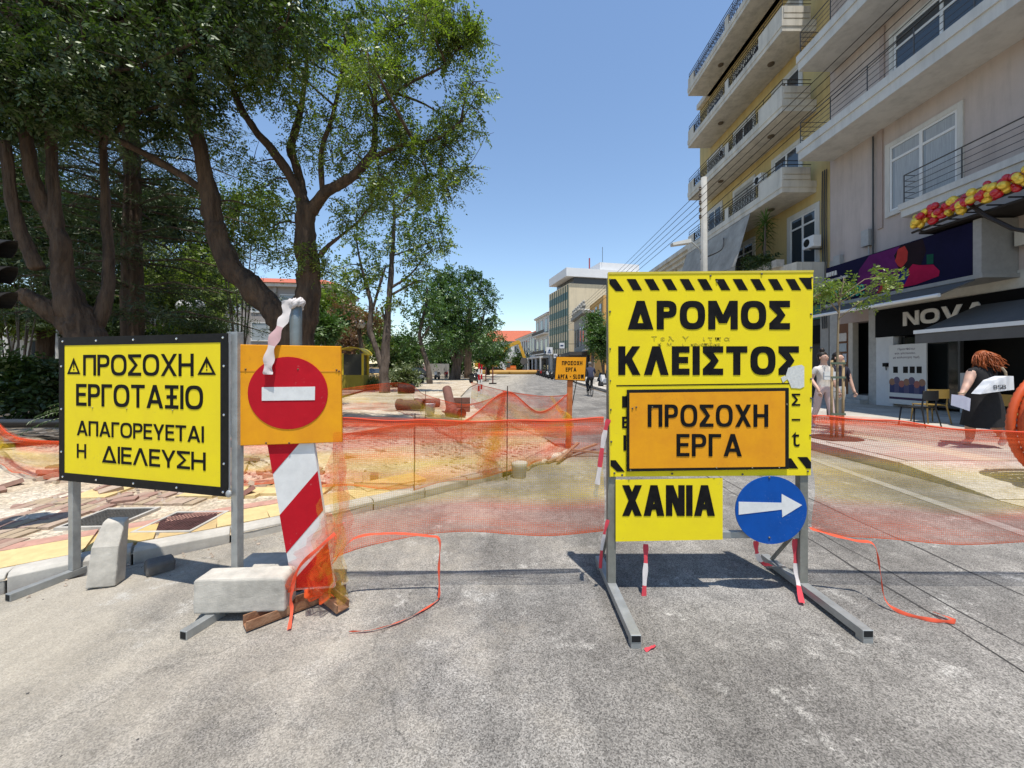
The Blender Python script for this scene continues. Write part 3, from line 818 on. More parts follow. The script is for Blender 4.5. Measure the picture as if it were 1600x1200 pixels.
for x in (0.07, W + 0.022):
    f = MB().box(x - 0.025, x + 0.025, -0.29, 0.36, 0.0, 0.049).build('foot', STEEL, board, bevel=0.003)
    MB().box(x - 0.019, x + 0.019, -0.2915, -0.289, 0.006, 0.043).build('painted_hollow', DARK_END, f)  # dark plate on the solid bar end paints the shade inside an open tube
MB().sphere((W + 0.012, -0.012, z0 + 0.02), 0.02, 8, 6, (1, 0.7, 1.2)).build('wire_knot', STEEL, board)

# concrete blocks that weigh the stands down
CHIP = bpy.data.textures.new('chips', 'CLOUDS'); CHIP.noise_scale = 0.05; CHIP.noise_depth = 4
def chip(o, s=0.005):
    m = o.modifiers.new('fine', 'SUBSURF'); m.subdivision_type = 'SIMPLE'; m.levels = 4; m.render_levels = 4
    d = o.modifiers.new('chips', 'DISPLACE'); d.texture = CHIP; d.texture_coords = 'GLOBAL'; d.strength = s; d.mid_level = 0.55
def block(dims, loc, rot, label, ch=0.03, mat=CONC):
    a, b, c = (d / 2 for d in dims)
    mb = MB()
    vs = []
    taper = 0.93
    ring0 = [(-a, -b), (a, -b), (a, b), (-a, b)]
    for z, s in ((-c, 1.0), (c - ch, 0.985), (c, taper)):
        for (x, y) in ring0: vs.append((x * s + random.uniform(-.004, .004), y * s + random.uniform(-.004, .004), z + random.uniform(-.003, .003)))
    fs = [(0, 3, 2, 1), (8, 9, 10, 11)]
    for l in (0, 4):
        for i in range(4):
            j = (i + 1) % 4; fs.append((l + i, l + j, l + 4 + j, l + 4 + i))
    mb.add(vs, fs)
    o = mb.build('concrete_block', mat, None, loc, rot, bevel=0.012)
    chip(o)
    return tag(o, label, 'concrete block', 'concrete blocks weighing down the signs')
ub = MB().add([(-.095, -.06, 0), (.07, -.06, 0), (.07, .06, 0), (-.095, .06, 0), (-.085, -.06, .27), (.07, -.06, .27), (-.065, .0, .42), (.06, .0, .42), (-.065, .055, .44), (.06, .055, .44)], [(0, 3, 2, 1), (0, 1, 5, 4), (4, 5, 7, 6), (6, 7, 9, 8), (3, 8, 9, 2), (0, 4, 6, 8, 3), (1, 2, 9, 7, 5)]).build('concrete_block', CONC, None, (-2.80, 2.75, 0.004), (-0.06, 0.05, 0.30), bevel=0.010)
chip(ub)
tag(ub, 'grey concrete block standing upright by the left leg of yellow board', 'concrete block', 'concrete blocks weighing down the signs')
block((0.53, 0.15, 0.205), (-1.615, 2.415, 0.156), (0.0, 0.0, 0.05), 'large pale concrete block lying across steel foot and rusty channel', 0.02)
block((0.42, 0.26, 0.15), (-1.70, 2.80, 0.075), (0, 0, 0.08), 'smaller pale concrete block lying behind the striped post', 0.02)
block((0.16, 0.12, 0.09), (-2.60, 2.93, 0.045), (0.1, 0.05, 0.9), 'small dark stone lying behind the upright concrete block', 0.02, M('dark_stone', (0.16, 0.15, 0.14), 0.9, 0, 0.4, 9, 0.4))
block((0.12, 0.08, 0.06), (-1.98, 2.97, 0.03), (0.0, 0.1, 0.3), 'small black stone on the road beside the steel leg', 0.02, M('dark_stone', (0.05, 0.05, 0.05)))

# ------------------------------------------------------------------ no entry sign on striped post
post = empty('no_entry_sign', (0, 0, 0), 0, 'orange panel with red no entry disc on a red and white striped post', 'sign')
Yp = 2.50
def Q(px, py, Y=Yp): v = P(px, py, Y); return (v.x, v.z)
MBp = MB()
c = [Q(363, 697), Q(534, 691), Q(532, 541), Q(366, 538)]
MBp.prism(c, Yp, Yp + 0.02)
plate = MBp.build('panel', ORANGE, post, bevel=0.004)
cx, cz = Q(450, 614); rx, rz_ = 0.252, 0.228
def ell(rx, rz, n=48): return [(cx + rx * math.cos(2 * math.pi * k / n), cz + rz * math.sin(2 * math.pi * k / n)) for k in range(n)]
MB().prism(ell(rx, rz_), Yp - 0.0035, Yp - 0.0005).build('red_disc', RED, post)
MB().prism([Q(410, 626), Q(492.5, 625), Q(493, 604), Q(410, 605)], Yp - 0.0065, Yp - 0.0038).build('white_bar', WHITE, post)
# faint horizontal crease
MB().prism([Q(365, 580.5), Q(533, 581.5), Q(533, 579.5), Q(365, 578.5)], Yp - 0.002, Yp + 0.001).build('crease', M('sign_orange_crease', (0.68, 0.27, 0.01), 0.5), post)
for (px, py) in ((384, 577), (526, 578), (530, 580), (452, 692), (416, 692), (466, 577)):
    x, z = Q(px, py); screw(post, x, Yp - 0.001, z, M('rusty_screw', (0.15, 0.08, 0.04), 0.6, 0.3), 0.006)
# tube behind the panel
MB().tube([(-1.40, 2.60, 0.05), (-1.40, 2.57, 1.80), (-1.40, 2.57, 1.93)], 0.036, 16).build('tube', M('galvanised_tube', (0.24, 0.275, 0.28), 0.45, 0.5, 0.3, 14, 0.1, 60), post, smooth=True)
# striped plank: leans a little to the right going down
tl_, tr_ = Q(415, 694), Q(487, 691); bl_, br_ = Q(455, 925), Q(520, 921)
Ys = 2.52
SB = MB().prism([tl_, bl_, br_, tr_], Ys, Ys + 0.025).build('plank', WHITE, post)
def edge(t, s):  # t 0 top..1 bottom, s 0 left..1 right
    l = (tl_[0] + (bl_[0] - tl_[0]) * t, tl_[1] + (bl_[1] - tl_[1]) * t); r = (tr_[0] + (br_[0] - tr_[0]) * t, tr_[1] + (br_[1] - tr_[1]) * t)
    return (l[0] + (r[0] - l[0]) * s, l[1] + (r[1] - l[1]) * s)
def py2t(py): return (py - 693.0) / (923.0 - 693.0)
for (la, lb_, ra, rb) in ((690, 741, 690, 693), (805, 865, 739, 801), (911, 925, 851, 913)):
    ta, tb, tc, td = max(0, py2t(la)), min(1, py2t(lb_)), max(0, py2t(ra)), min(1, py2t(rb))
    pl = [edge(ta, -0.004), edge(tb, -0.004), edge(td, 1.004), edge(tc, 1.004)]
    if la == 690: pl = [edge(0, -0.004), edge(tb, -0.004), edge(0, 0.72)]
    if la == 911: pl = [edge(ta, -0.004), edge(0.985, -0.004), edge(0.985, 0.9), edge(td, 1.004), edge(tc, 1.004)]
    MB().prism(pl, Ys - 0.002, Ys - 0.0004).build('red_stripe', RED, SB)
# rusty channel base
def channel(a, b, w, h, name='base_channel'):
    a = Vector(a); b = Vector(b); t = (b - a).normalized(); r = Vector((t.y, -t.x, 0)); th = 0.008
    mb = MB()
    mb.bar(a + Vector((0, 0, th / 2)), b + Vector((0, 0, th / 2)), w, th)
    for s in (-1, 1):
        o = r * (s * (w / 2 - th / 2)); mb.bar(a + o + Vector((0, 0, h / 2 + th * 0.5)), b + o + Vector((0, 0, h / 2 + th * 0.5)), th, h)
    return mb.build(name, RUST, post)
channel((-1.53, 2.27, 0.012), (-1.13, 2.66, 0.012), 0.09, 0.05)
channel((-1.30, 2.60, 0.066), (-1.03, 2.42, 0.02), 0.085, 0.045)
# red white tape: knot at the tube top and a hanging end
TAPE_W = plastic_sheet('tape_white', (0.72, 0.66, 0.63), 0.25)
TAPE_P = plastic_sheet('tape_faded', (0.62, 0.40, 0.40), 0.25)
TAPE_R = plastic_sheet('tape_red', (0.66, 0.08, 0.10), 0.25)
def ribbon(pts, width, mats, name, parent=None, step=2, wdir=(1, 0, 0), twist=0.0, mb=None):
    """thin strip through pts; colours alternate every step segments"""
    pts = [Vector(p) for p in pts]
    # smooth subdivision
    fine = []
    for i in range(len(pts) - 1):
        p0 = pts[max(i - 1, 0)]; p1 = pts[i]; p2 = pts[i + 1]; p3 = pts[min(i + 2, len(pts) - 1)]
        for k in range(6):
            t = k / 6
            fine.append(0.5 * ((2 * p1) + (p2 - p0) * t + (2 * p0 - 5 * p1 + 4 * p2 - p3) * t * t + (3 * p1 - p0 - 3 * p2 + p3) * t ** 3))
    fine.append(pts[-1])
    m = MB(); vs = []; fs = []
    wd = Vector(wdir).normalized()
    for i, p in enumerate(fine):
        t = (fine[min(i + 1, len(fine) - 1)] - fine[max(i - 1, 0)]).normalized()
        w = wd - t * wd.dot(t)
        if w.length < 0.05: w = t.cross(Vector((0, 0.3, 1)))
        w.normalize(); w = Matrix.Rotation(twist * i + 0.25 * math.sin(i * 1.1), 3, t) @ w
        ww = width * (0.85 + 0.3 * math.sin(i * 0.9) * 0.5)
        nn = t.cross(w) * 0.0006
        vs += [p - w * ww / 2 - nn, p - nn + t.cross(w) * width * 0.08, p + w * ww / 2 - nn]
    for i in range(len(fine) - 1):
        m.cur = (i // (6 * step)) % len(mats)
        m.add([], []); 
        fs = [(i * 3, i * 3 + 1, i * 3 + 4, i * 3 + 3), (i * 3 + 1, i * 3 + 2, i * 3 + 5, i * 3 + 4)]
        m.f += fs; m.m += [m.cur] * 2
    m.v = [tuple(v) for v in vs]
    return m.build(name, mats, parent, smooth=True)
tp = empty('barrier_tape', (-1.40, 2.57, 1.9), 0, 'faded red and white tape knotted on the grey tube above orange panel', 'tape')
kn = MB()
for k in range(14):
    a = k * 0.9; kn.tube([(0.04 * math.cos(a), 0.04 * math.sin(a), 0.0 + 0.02 * math.sin(k * 2.1)), (0.045 * math.cos(a + 0.8), 0.045 * math.sin(a + 0.8), 0.025 + 0.012 * math.sin(k)), (0.035 * math.cos(a + 1.7), 0.035 * math.sin(a + 1.7), 0.045 + 0.01 * math.cos(k))], [0.012, 0.016, 0.008], 6)
kn.build('knot', TAPE_W, tp, smooth=True)
ribbon([(-0.035, -0.05, 0.03), (-0.03, -0.055, -0.05), (-0.06, -0.075, -0.14), (-0.10, -0.095, -0.26), (-0.118, -0.10, -0.38), (-0.12, -0.10, -0.44)], 0.070, [TAPE_W, TAPE_W, TAPE_P], 'hanging_end', tp, 1, (1, 0, 0))
# ------------------------------------------------------------------ right yellow sign stand
YS = 2.62
stand = empty('road_closed_sign', (0, 0, 0), 0, 'large yellow and black Greek road closed sign on a steel frame', 'sign')
def q(px, py, Y=YS): v = P(px, py, Y); return (v.x, v.z)
def poly(pxs, y0, y1, name, mat, parent=stand, Y=YS, bevel=0):
    return MB().prism([q(*p, Y) for p in pxs], y0, y1).build(name, mat, parent, bevel=bevel)
main = poly([(953, 745), (1267, 743), (1271, 424), (950, 427)], YS, YS + 0.012, 'panel', YELLOW, bevel=0.002)
rim = MB()
for a, b in (((953, 745), (950, 427)), ((950, 427), (1271, 424))):
    (xa, za), (xb, zb) = q(*a), q(*b); rim.bar((xa, YS - 0.001, za), (xb, YS - 0.001, zb), 0.005, 0.014)
rim.build('rim', M('sign_yellow_edge', (0.62, 0.50, 0.05), 0.5), stand)
yf = YS - 0.0005
# hazard stripes along the top and at the lower corners
for k in range(12):
    x = 951.5 + k * 27.6
    pl = [(x, 436), (x + 14, 436), (x + 24 - (0 if k < 11 else 7), 453.5), (x + 10, 453.5)]
    if k == 0: pl = [(952.5, 436), (962, 436), (975, 455), (962, 455), (952.5, 444)]
    if k == 11: pl = [(1248, 434), (1267, 434), (1268.5, 452), (1261, 452)]
    poly(pl, yf - 0.0018, yf, 'hazard_stripe', LETTER)
for pl in ([(953.5, 719), (962, 719), (976, 737), (964, 737), (953.5, 727)], [(1230, 716), (1236, 716), (1247, 732), (1233, 732)], [(1246, 714), (1261, 714), (1267, 722), (1267, 732), (1260, 732)]):
    poly(pl, yf - 0.0018, yf, 'hazard_stripe', LETTER)
def stxt(body, x0, x1, ya, yb, bold, Y=YS, mat=LETTER, parent=stand, off=0.0005, name='lettering', thick=0.002, gap=0.22):
    a = q(x0, yb, Y); b = q(x1, ya, Y)
    return link(name, stroke_text(body, b[0] - a[0], b[1] - a[1], bold, mat, thick, gap) if bold else text_mesh(body, b[0] - a[0], b[1] - a[1], thick, 0, mat), None, parent, (a[0], Y - off, a[1]))
stxt('ΔΡΟΜΟΣ', 980.5, 1234, 470, 515, 0.245)
stxt('ΚΛΕΙΣΤΟΣ', 966, 1248, 541, 586, 0.245)
poly([(963, 603.5), (1235, 600), (1235, 598.3), (963, 601.8)], yf - 0.0015, yf, 'thin_line', LETTER)
stxt('Τ ε λ   Υ     ι τ π α', 1018, 1140, 525, 532, 0.0, mat=M('faded_pen', (0.55, 0.44, 0.03), 0.6))
stxt('Κ   Μ      ι    κομοπιζικε', 1028, 1125, 535, 541, 0.0, mat=MATS['faded_pen'])
for (s, x0, x1, ya, yb, bo) in (('Ν', 972, 979, 619, 637, .2), ('Ε', 972, 979, 651, 669, .2), ('Ι', 974, 978, 680, 704, .18), ('Σ', 1237, 1250, 615, 634, .16), ('–', 1237, 1250, 645, 666, 0.14), ('t', 1237, 1249, 675, 698, 0)):
    stxt(s, x0, x1, ya, yb, bo)
# torn white sticker
poly([(1231, 575), (1240, 572), (1252, 570), (1256, 573), (1256, 604), (1250, 607), (1236, 606), (1232, 596), (1227, 588)], yf - 0.0030, yf - 0.0022, 'torn_sticker', M('sticker_white', (0.66, 0.65, 0.60), 0.6, 0, 0.3, 60))
poly([(1220, 590), (1226, 587), (1230, 592), (1223, 598)], yf - 0.0026, yf - 0.0003, 'torn_sticker', MATS['sticker_white'])
# chipped paint at the upper edge and rivets
for (px, py) in ((953, 437), (1110, 431), (1190, 428), (1268, 434), (953, 487), (953, 545), (953, 595), (954, 640), (955, 690), (1267, 491), (1267, 543), (1267, 592), (1267, 622), (1266, 680), (960, 739), (1050, 740), (1160, 741), (1262, 736), (972, 742), (1120, 440)):
    x, z = q(px, py); screw(stand, x, YS - 0.001, z, M('sign_rivet', (0.12, 0.11, 0.08), 0.5, 0.4), 0.007)
# orange plate hung over the lower half
YO = YS - 0.016
op = MB(); 
a, b, c_, d_ = q(979.5, 737, YO), q(1233, 733, YO), q(1233, 606, YO), q(979.5, 609, YO)
op.prism([a, b, c_, d_], YO, YO + 0.008)
opl = op.build('black_backed_plate', BLACK, stand, bevel=0.003)
a, b, c_, d_ = q(983.5, 732, YO), q(1226.5, 729, YO), q(1226.5, 611, YO), q(983.5, 614, YO)
MB().prism([a, b, c_, d_], YO - 0.002, YO - 0.0003).build('orange_face', ORANGE, opl)
stxt('ΠΡΟΣΟΧΗ', 1012, 1200, 632, 667, 0.165, Y=YO - 0.0022, parent=opl)
stxt('ΕΡΓΑ', 1057, 1159, 678, 713, 0.165, Y=YO - 0.0022, parent=opl)
for (px, py) in ((988, 638), (994, 636), (1019, 636), (1229, 632), (1119, 731), (1175, 731), (1217, 731), (985, 735)):
    x, z = q(px, py, YO); screw(opl, x, YO - 0.002, z, MATS['sign_rivet'], 0.006)
# lower yellow plate and blue arrow disc
poly([(962, 846), (1129, 843), (1129, 747), (962, 750)], YS - 0.002, YS + 0.008, 'town_plate', YELLOW)
stxt('ΧΑΝΙΑ', 972, 1117, 758, 806, 0.205, Y=YS - 0.0022, gap=0.10)
bc = q(1202, 795.5)
disc = MB().prism([(bc[0] + 0.234 * math.cos(t * math.pi / 32), bc[1] + 0.222 * math.sin(t * math.pi / 32)) for t in range(64)], YS - 0.020, YS - 0.012).build('blue_disc', BLUE, stand)
MB().prism([q(*p, YS - 0.02) for p in ((1154, 784), (1221, 785.5), (1221, 771.5), (1253, 789), (1222, 808), (1221.5, 796), (1154, 804))], YS - 0.0225, YS - 0.0203).build('white_arrow', WHITE, disc)
for py in (746, 840): 
    x, z = q(1202, py, YS - 0.02); screw(disc, x, YS - 0.02, z, MATS['sign_rivet'], 0.007)
# steel frame: posts, crossbar, feet
xl, xr = q(957, 800)[0], q(1259, 800)[0]
for x in (xl, xr):
    MB().box(x - 0.027, x + 0.027, YS + 0.014, YS + 0.062, 0.071, 2.1).build('upright', STEEL_DARK, stand, bevel=0.003)
zc = q(0, 838)[1]
MB().box(xl + 0.028, xr - 0.028, YS + 0.018, YS + 0.05, zc - 0.022, zc + 0.022).build('crossbar', STEEL, stand, bevel=0.003)
MB().box(xl + 0.028, xr - 0.028, YS + 0.018, YS + 0.05, 0.80, 0.84).build('crossbar', STEEL_DARK, stand)
for (x, ya, yb, sh) in ((xl, 2.12, 3.02, 0.0), (xr, 2.16, 3.05, 0.0)):
    f = MB().box(x - 0.029, x + 0.029, ya, yb, 0.026, 0.072).build('foot', STEEL, stand, bevel=0.003)
    MB().box(x - 0.024, x + 0.024, ya - 0.002, ya - 0.0005, 0.036, 0.068).build('painted_hollow', DARK_END, f)  # solid foot, its tube opening only painted as a shaded plate
    MB().box(x - 0.027, x + 0.027, ya, ya + 0.05, 0.0, 0.0258).build('foot_pad', STEEL, f)
    MB().box(x - 0.027, x + 0.027, yb - 0.08, yb - 0.02, 0.0, 0.0258).build('foot_pad', STEEL, f)
    br = MB().bar((x, YS + 0.06, 0.42), (x, 2.98, 0.05), 0.018); br.build('brace', STEEL_DARK, stand)
# tape strips tied to the frame
def tape(pts, w, label, step=1):
    o = ribbon(pts, w, [TAPE_R, TAPE_W], 'barrier_tape', None, step)
    return tag(o, label, 'tape', 'tape ends on the road closed sign')
def pt(px, py, Y): return tuple(P(px, py, Y))
tape([pt(951, 655, 2.60), pt(946, 672, 2.6), pt(941, 700, 2.6), pt(937, 730, 2.6), pt(933, 757, 2.6)], 0.035, 'red and white tape strip hanging beside left edge of road closed sign')
tape([pt(950, 812, 2.62), pt(944, 835, 2.62), pt(940, 860, 2.65), pt(938, 888, 2.7)], 0.025, 'short tape end hanging from left post of road closed sign')
tape([pt(1009, 850, 2.66), pt(1009, 880, 2.64), pt(1007, 915, 2.62), pt(1006, 948, 2.60)], 0.036, 'tape strip hanging below yellow town plate nearly to the asphalt')
tape([pt(1181, 845, 2.7), pt(1183, 865, 2.72), pt(1190, 878, 2.76), pt(1205, 884, 2.80), pt(1228, 884, 2.85)], 0.035, 'tape end curling onto the ground below blue arrow disc')
tape([pt(1242, 842, 2.66), pt(1243, 880, 2.66), pt(1248, 915, 2.62), pt(1253, 942, 2.5)], 0.036, 'tape strip hanging at the right post and over its foot')
o = ribbon([(xl + 0.04, 2.1, 0.006), (xl + 0.08, 2.115, 0.012), (xl + 0.11, 2.14, 0.006)], 0.02, [TAPE_R], 'tape_scrap')
tag(o, 'tiny red tape scrap on asphalt by the foot of road closed sign', 'tape')

# small slow sign further back
ss = empty('slow_sign', (1.06, 7.4, 0), 0, 'small orange slow sign on a wooden post further down the road', 'sign')
MB().bar((0, 0.05, 0.0), (0.035, 0.05, 1.5), 0.10, 0.05).build('post', M('orange_wood', (0.55, 0.17, 0.05), 0.8, 0, 0.4, 12), ss)
fz = (1.265, 1.715)
pn = MB().prism([(-0.27, fz[0] + 0.015), (0.305, fz[0] - 0.01), (0.335, fz[1] - 0.005), (-0.235, fz[1] - 0.0)], -0.008, 0.014).build('panel', BLACK, ss)
MB().prism([(-0.258, fz[0] + 0.024), (0.293, fz[0] + 0.002), (0.322, fz[1] - 0.014), (-0.226, fz[1] - 0.009)], -0.0105, -0.0085).build('orange_face', ORANGE, pn)
for (s, x0, x1, za, zb, bo) in (('ΠΡΟΣΟΧΗ', -0.13, 0.25, 1.555, 1.63, .02), ('ΕΡΓΑ', -0.06, 0.14, 1.435, 1.51, .02), ('ΑΡΓΑ - SLOW', -0.21, 0.28, 1.30, 1.38, .02)):
    link('lettering', stroke_text(s, x1 - x0, zb - za, 0.19, LETTER), None, pn, (x0, -0.0108, za))
MB().cyl((0.16, 0.06, 1.3), (0.02, 0.6, 0.0), 0.008, 6).build('wire_brace', BLACK, ss)

# ------------------------------------------------------------------ netting
def catmull(pts, k=8):
    pts = [Vector(p) for p in pts]; out = []
    for i in range(len(pts) - 1):
        p0 = pts[max(i - 1, 0)]; p1 = pts[i]; p2 = pts[i + 1]; p3 = pts[min(i + 2, len(pts) - 1)]
        for j in range(k):
            t = j / k
            out.append(0.5 * ((2 * p1) + (p2 - p0) * t + (2 * p0 - 5 * p1 + 4 * p2 - p3) * t * t + (3 * p1 - p0 - 3 * p2 + p3) * t ** 3))
    out.append(pts[-1]); return out

def net(top, bot, label, rows=18, k=14, wob=0.03, seed=0, vflip=False, cords=0):
    """netting hung between an upper and a lower edge line; gentle billows, gathered folds"""
    T = catmull(top, k); B = catmull(bot, k)
    n = min(len(T), len(B)); vs = []; fs = []; uvs = []
    u = 0.0
    for i in range(n):
        if i: u += ((T[i] - T[i - 1]).length + (B[i] - B[i - 1]).length) / 2
        tdir = (T[min(i + 1, n - 1)] - T[max(i - 1, 0)]); nr = Vector((-tdir.y, tdir.x, 0))
        if nr.length > 1e-6: nr.normalize()
        for j in range(rows + 1):
            v = j / rows
            p = B[i].lerp(T[i], v)
            e = math.sin(v * math.pi)
            p = p + nr * wob * e * (math.sin(u * 5.1 + v * 4 + seed) + 0.6 * math.sin(u * 2.3 - v * 9 + seed * 2)) + Vector((0, 0, 0.4 * wob * math.sin(u * 7 + seed) * (1 - v)))
            vs.append(p); uvs.append((u, v if not vflip else 1 - v))
    for i in range(n - 1):
        for j in range(rows):
            a = i * (rows + 1) + j; fs.append((a, a + rows + 1, a + rows + 2, a + 1))
    me = bpy.data.meshes.new('safety_net'); me.from_pydata([tuple(v) for v in vs], [], fs)
    l = me.uv_layers.new(name='UVMap')
    for pl in me.polygons:
        for li in pl.loop_indices:
            l.data[li].uv = uvs[me.loops[li].vertex_index]
    me.polygons.foreach_set('use_smooth', [True] * len(fs)); me.materials.append(MAT_NET)
    o = tag(link('safety_net', me), label, 'safety net', 'orange safety netting')
    for c in range(cords):     # bunched upper edge: flattened see-through folds
        f = [0.01, .035, .06, .09, .13, .17, .22, .27][c]; w = [.030, .045, .03, .06, .04, .07, .05, .06][c]
        fm = MB(); vs = []; fs2 = []
        for i in range(0, n, 2):
            p = T[i].lerp(B[i], f * (1 + .16 * math.sin(i * .11 + c * 1.7))) + Vector((0, .010 * math.sin(i * .23 + c) - .004 * c, 0))
            ww = w * (1 + .45 * math.sin(i * .17 + c * 2.2))
            vs += [p + Vector((0, .012, ww / 2)), p - Vector((0, .012, 0)), p + Vector((0, .012, -ww / 2))]
        for i in range(len(vs) // 3 - 1): fs2 += [(3 * i, 3 * i + 3, 3 * i + 4, 3 * i + 1), (3 * i + 1, 3 * i + 4, 3 * i + 5, 3 * i + 2)]
        fm.add(vs, fs2); fm.build('fold', FOLD, o, smooth=True)
    if cords:
        MB().tube([p + Vector((0, 0, .006 * math.sin(i * .5))) for i, p in enumerate(T)], .0045, 5).build('edge_cord', STRAP, o)
    return o

net([(-1.17, 2.60, 1.17), (-0.6, 2.615, 1.155), (0.0, 2.625, 1.15), (0.61, 2.64, 1.165)],
    [(-1.16, 2.56, 0.30), (-0.95, 2.60, 0.40), (-0.55, 2.62, 0.375), (0.0, 2.64, 0.40), (0.62, 2.68, 0.39)][::1][:4] if False else
    [(-1.16, 2.57, 0.26), (-0.62, 2.63, 0.40), (0.0, 2.64, 0.39), (0.61, 2.65, 0.40)],
    'red and yellow netting strung from striped post to road closed sign', seed=1, cords=5)
net([(2.0, 2.64, 1.18), (2.5, 2.63, 1.15), (3.2, 2.62, 1.08), (4.3, 2.61, 1.06)],
    [(2.0, 2.65, 0.44), (2.35, 2.65, 0.36), (3.2, 2.64, 0.33), (4.3, 2.63, 0.36)],
    'red and yellow netting running right from road closed sign', seed=4, wob=0.025, cords=4)
net([(-8.6, 6.6, 0.62), (-6.4, 5.25, 0.55), (-4.5, 4.9, 0.62), (-2.6, 4.75, 0.66), (-1.12, 4.54, 0.86)],
    [(-8.5, 6.45, 0.15), (-6.3, 5.1, 0.13), (-4.4, 4.75, 0.14), (-2.6, 4.6, 0.14), (-1.12, 4.5, 0.13)],
    'low sagging netting behind the yellow warning board', seed=2, wob=0.04, cords=5)
net([(-1.12, 4.54, 0.86), (-0.6, 4.9, 0.84), (-0.07, 5.3, 1.18), (0.45, 6.3, 0.80), (1.03, 7.36, 1.02)],
    [(-1.12, 4.5, 0.13), (-0.6, 4.9, 0.12), (-0.07, 5.3, 0.10), (0.5, 6.25, 0.05), (1.12, 7.3, 0.05)],
    'netting between the thin steel rods and the wooden sign post', seed=5, wob=0.05, cords=2)
net([(-0.07, 5.32, 1.17), (-0.9, 7.4, 0.83), (-2.1, 9.6, 0.86), (-3.6, 12.0, 1.06), (-7.8, 14.0, 0.5)],
    [(-0.07, 5.32, 0.35), (-0.9, 7.3, 0.12), (-2.1, 9.5, 0.1), (-3.6, 11.9, 0.2), (-7.8, 13.9, 0.1)],
    'far netting sagging across the dug up site', seed=7, wob=0.05)
net([(1.03, 7.42, 1.0), (0.55, 8.4, 0.92), (-0.3, 10.5, 0.93), (-1.6, 15.5, 0.95)],
    [(1.03, 7.42, 0.2), (0.55, 8.4, 0.08), (-0.3, 10.5, 0.08), (-1.6, 15.5, 0.1)],
    'netting along the road edge behind the slow sign', seed=9, wob=0.04)
# gathered net bundle hanging on the striped post
bd = empty('net_bundle', (-1.10, 2.48, 0.0), 0, 'gathered red and yellow netting knotted round the foot of striped post', 'safety net')
def gathered(name, axis, spread, nf, seed, vband, parent=None):
    """netting gathered into a hanging bunch of pleats"""
    A = catmull(axis, 7); vs = []; fs = []; uvs = []; m_ = 26; u = 0
    for i, p in enumerate(A):
        if i: u += (A[i] - A[i - 1]).length
        w = spread[0] + (spread[1] - spread[0]) * i / (len(A) - 1)
        w *= 1 + 0.25 * math.sin(i * 1.3 + seed)
        for j in range(m_ + 1):
            s = j / m_ - 0.5
            vs.append(p + Vector((s * w, 0.30 * w * math.sin(s * nf * 6.28 + seed + i * 0.25) * 0.5, 0.03 * math.sin(s * 5 + seed) * (i / len(A)))))
            uvs.append((s * w * 3, vband[0] + (vband[1] - vband[0]) * i / (len(A) - 1)))
    for i in range(len(A) - 1):
        for j in range(m_):
            a = i * (m_ + 1) + j; fs.append((a, a + 1, a + m_ + 2, a + m_ + 1))
    me = bpy.data.meshes.new(name); me.from_pydata([tuple(v) for v in vs], [], fs)
    l = me.uv_layers.new(name='UVMap')
    for pl in me.polygons:
        for li in pl.loop_indices: l.data[li].uv = uvs[me.loops[li].vertex_index]
    me.polygons.foreach_set('use_smooth', [True] * len(fs)); me.materials.append(MAT_NET2)
    return link(name, me, None, parent or bd)
gathered('pleat', [(0.02, 0.0, 1.10), (0.0, -0.02, 0.8), (-0.02, -0.03, 0.5), (-0.03, -0.04, 0.2)], (0.06, 0.24), 1.6, 1, (0.95, 0.3))
gathered('pleat', [(-0.02, -0.01, 0.9), (0.03, -0.04, 0.55), (0.03, -0.06, 0.3), (0.02, -0.07, 0.08)], (0.06, 0.13), 2.2, 2.2, (0.7, 0.35))
gathered('pleat', [(0.02, -0.05, 0.55), (-0.1, -0.07, 0.40), (-0.15, -0.08, 0.28), (-0.16, -0.08, 0.13)], (0.12, 0.26), 1.7, 3.1, (0.15, 0.0))
gathered('pleat', [(-0.02, -0.06, 0.62), (-0.02, -0.07, 0.45), (-0.05, -0.08, 0.3), (-0.06, -0.09, 0.12)], (0.05, 0.2), 2.4, 4.4, (0.15, 0.0))
gathered('pleat', [(0.05, -0.03, 0.95), (0.06, -0.04, 0.7), (0.07, -0.05, 0.5), (0.05, -0.06, 0.38)], (0.03, 0.14), 2, 5.2, (0.9, 0.7))
ribbon([(0.03, -0.08, 0.50), (-0.06, -0.10, 0.42), (-0.18, -0.10, 0.30), (-0.22, -0.11, 0.14), (-0.21, -0.12, 0.06), (-0.17, -0.22, 0.012)], 0.022, [STRAP], 'knotted_cord', bd)
bd2 = empty('net_bundle', (1.0, 7.34, 0.0), 0, 'gathered yellow netting tied to the wooden post of slow sign', 'safety net')
for k in range(4): gathered('pleat', [(-.28 + .1 * k, 0, .98 - .16 * k), (-.12, -.02, .72), (.02, -.03, .62), (.06, -.04, .40)], (.05, .16), 2, k * 1.3, (.55, .4), bd2)
bd3 = empty('net_bundle', (-0.1, 5.29, 0.0), 0, 'orange and yellow netting gathered down the taller steel rod', 'safety net')
for k in range(3): gathered('pleat', [(.0, 0, 1.2), (-.05 - .02 * k, -.02, .8), (-.12 - .03 * k, -.02, .45), (-.2 - .05 * k, -.04, .1)], (.04, .22), 2.3, k * 1.9, (.98, .05), bd3)
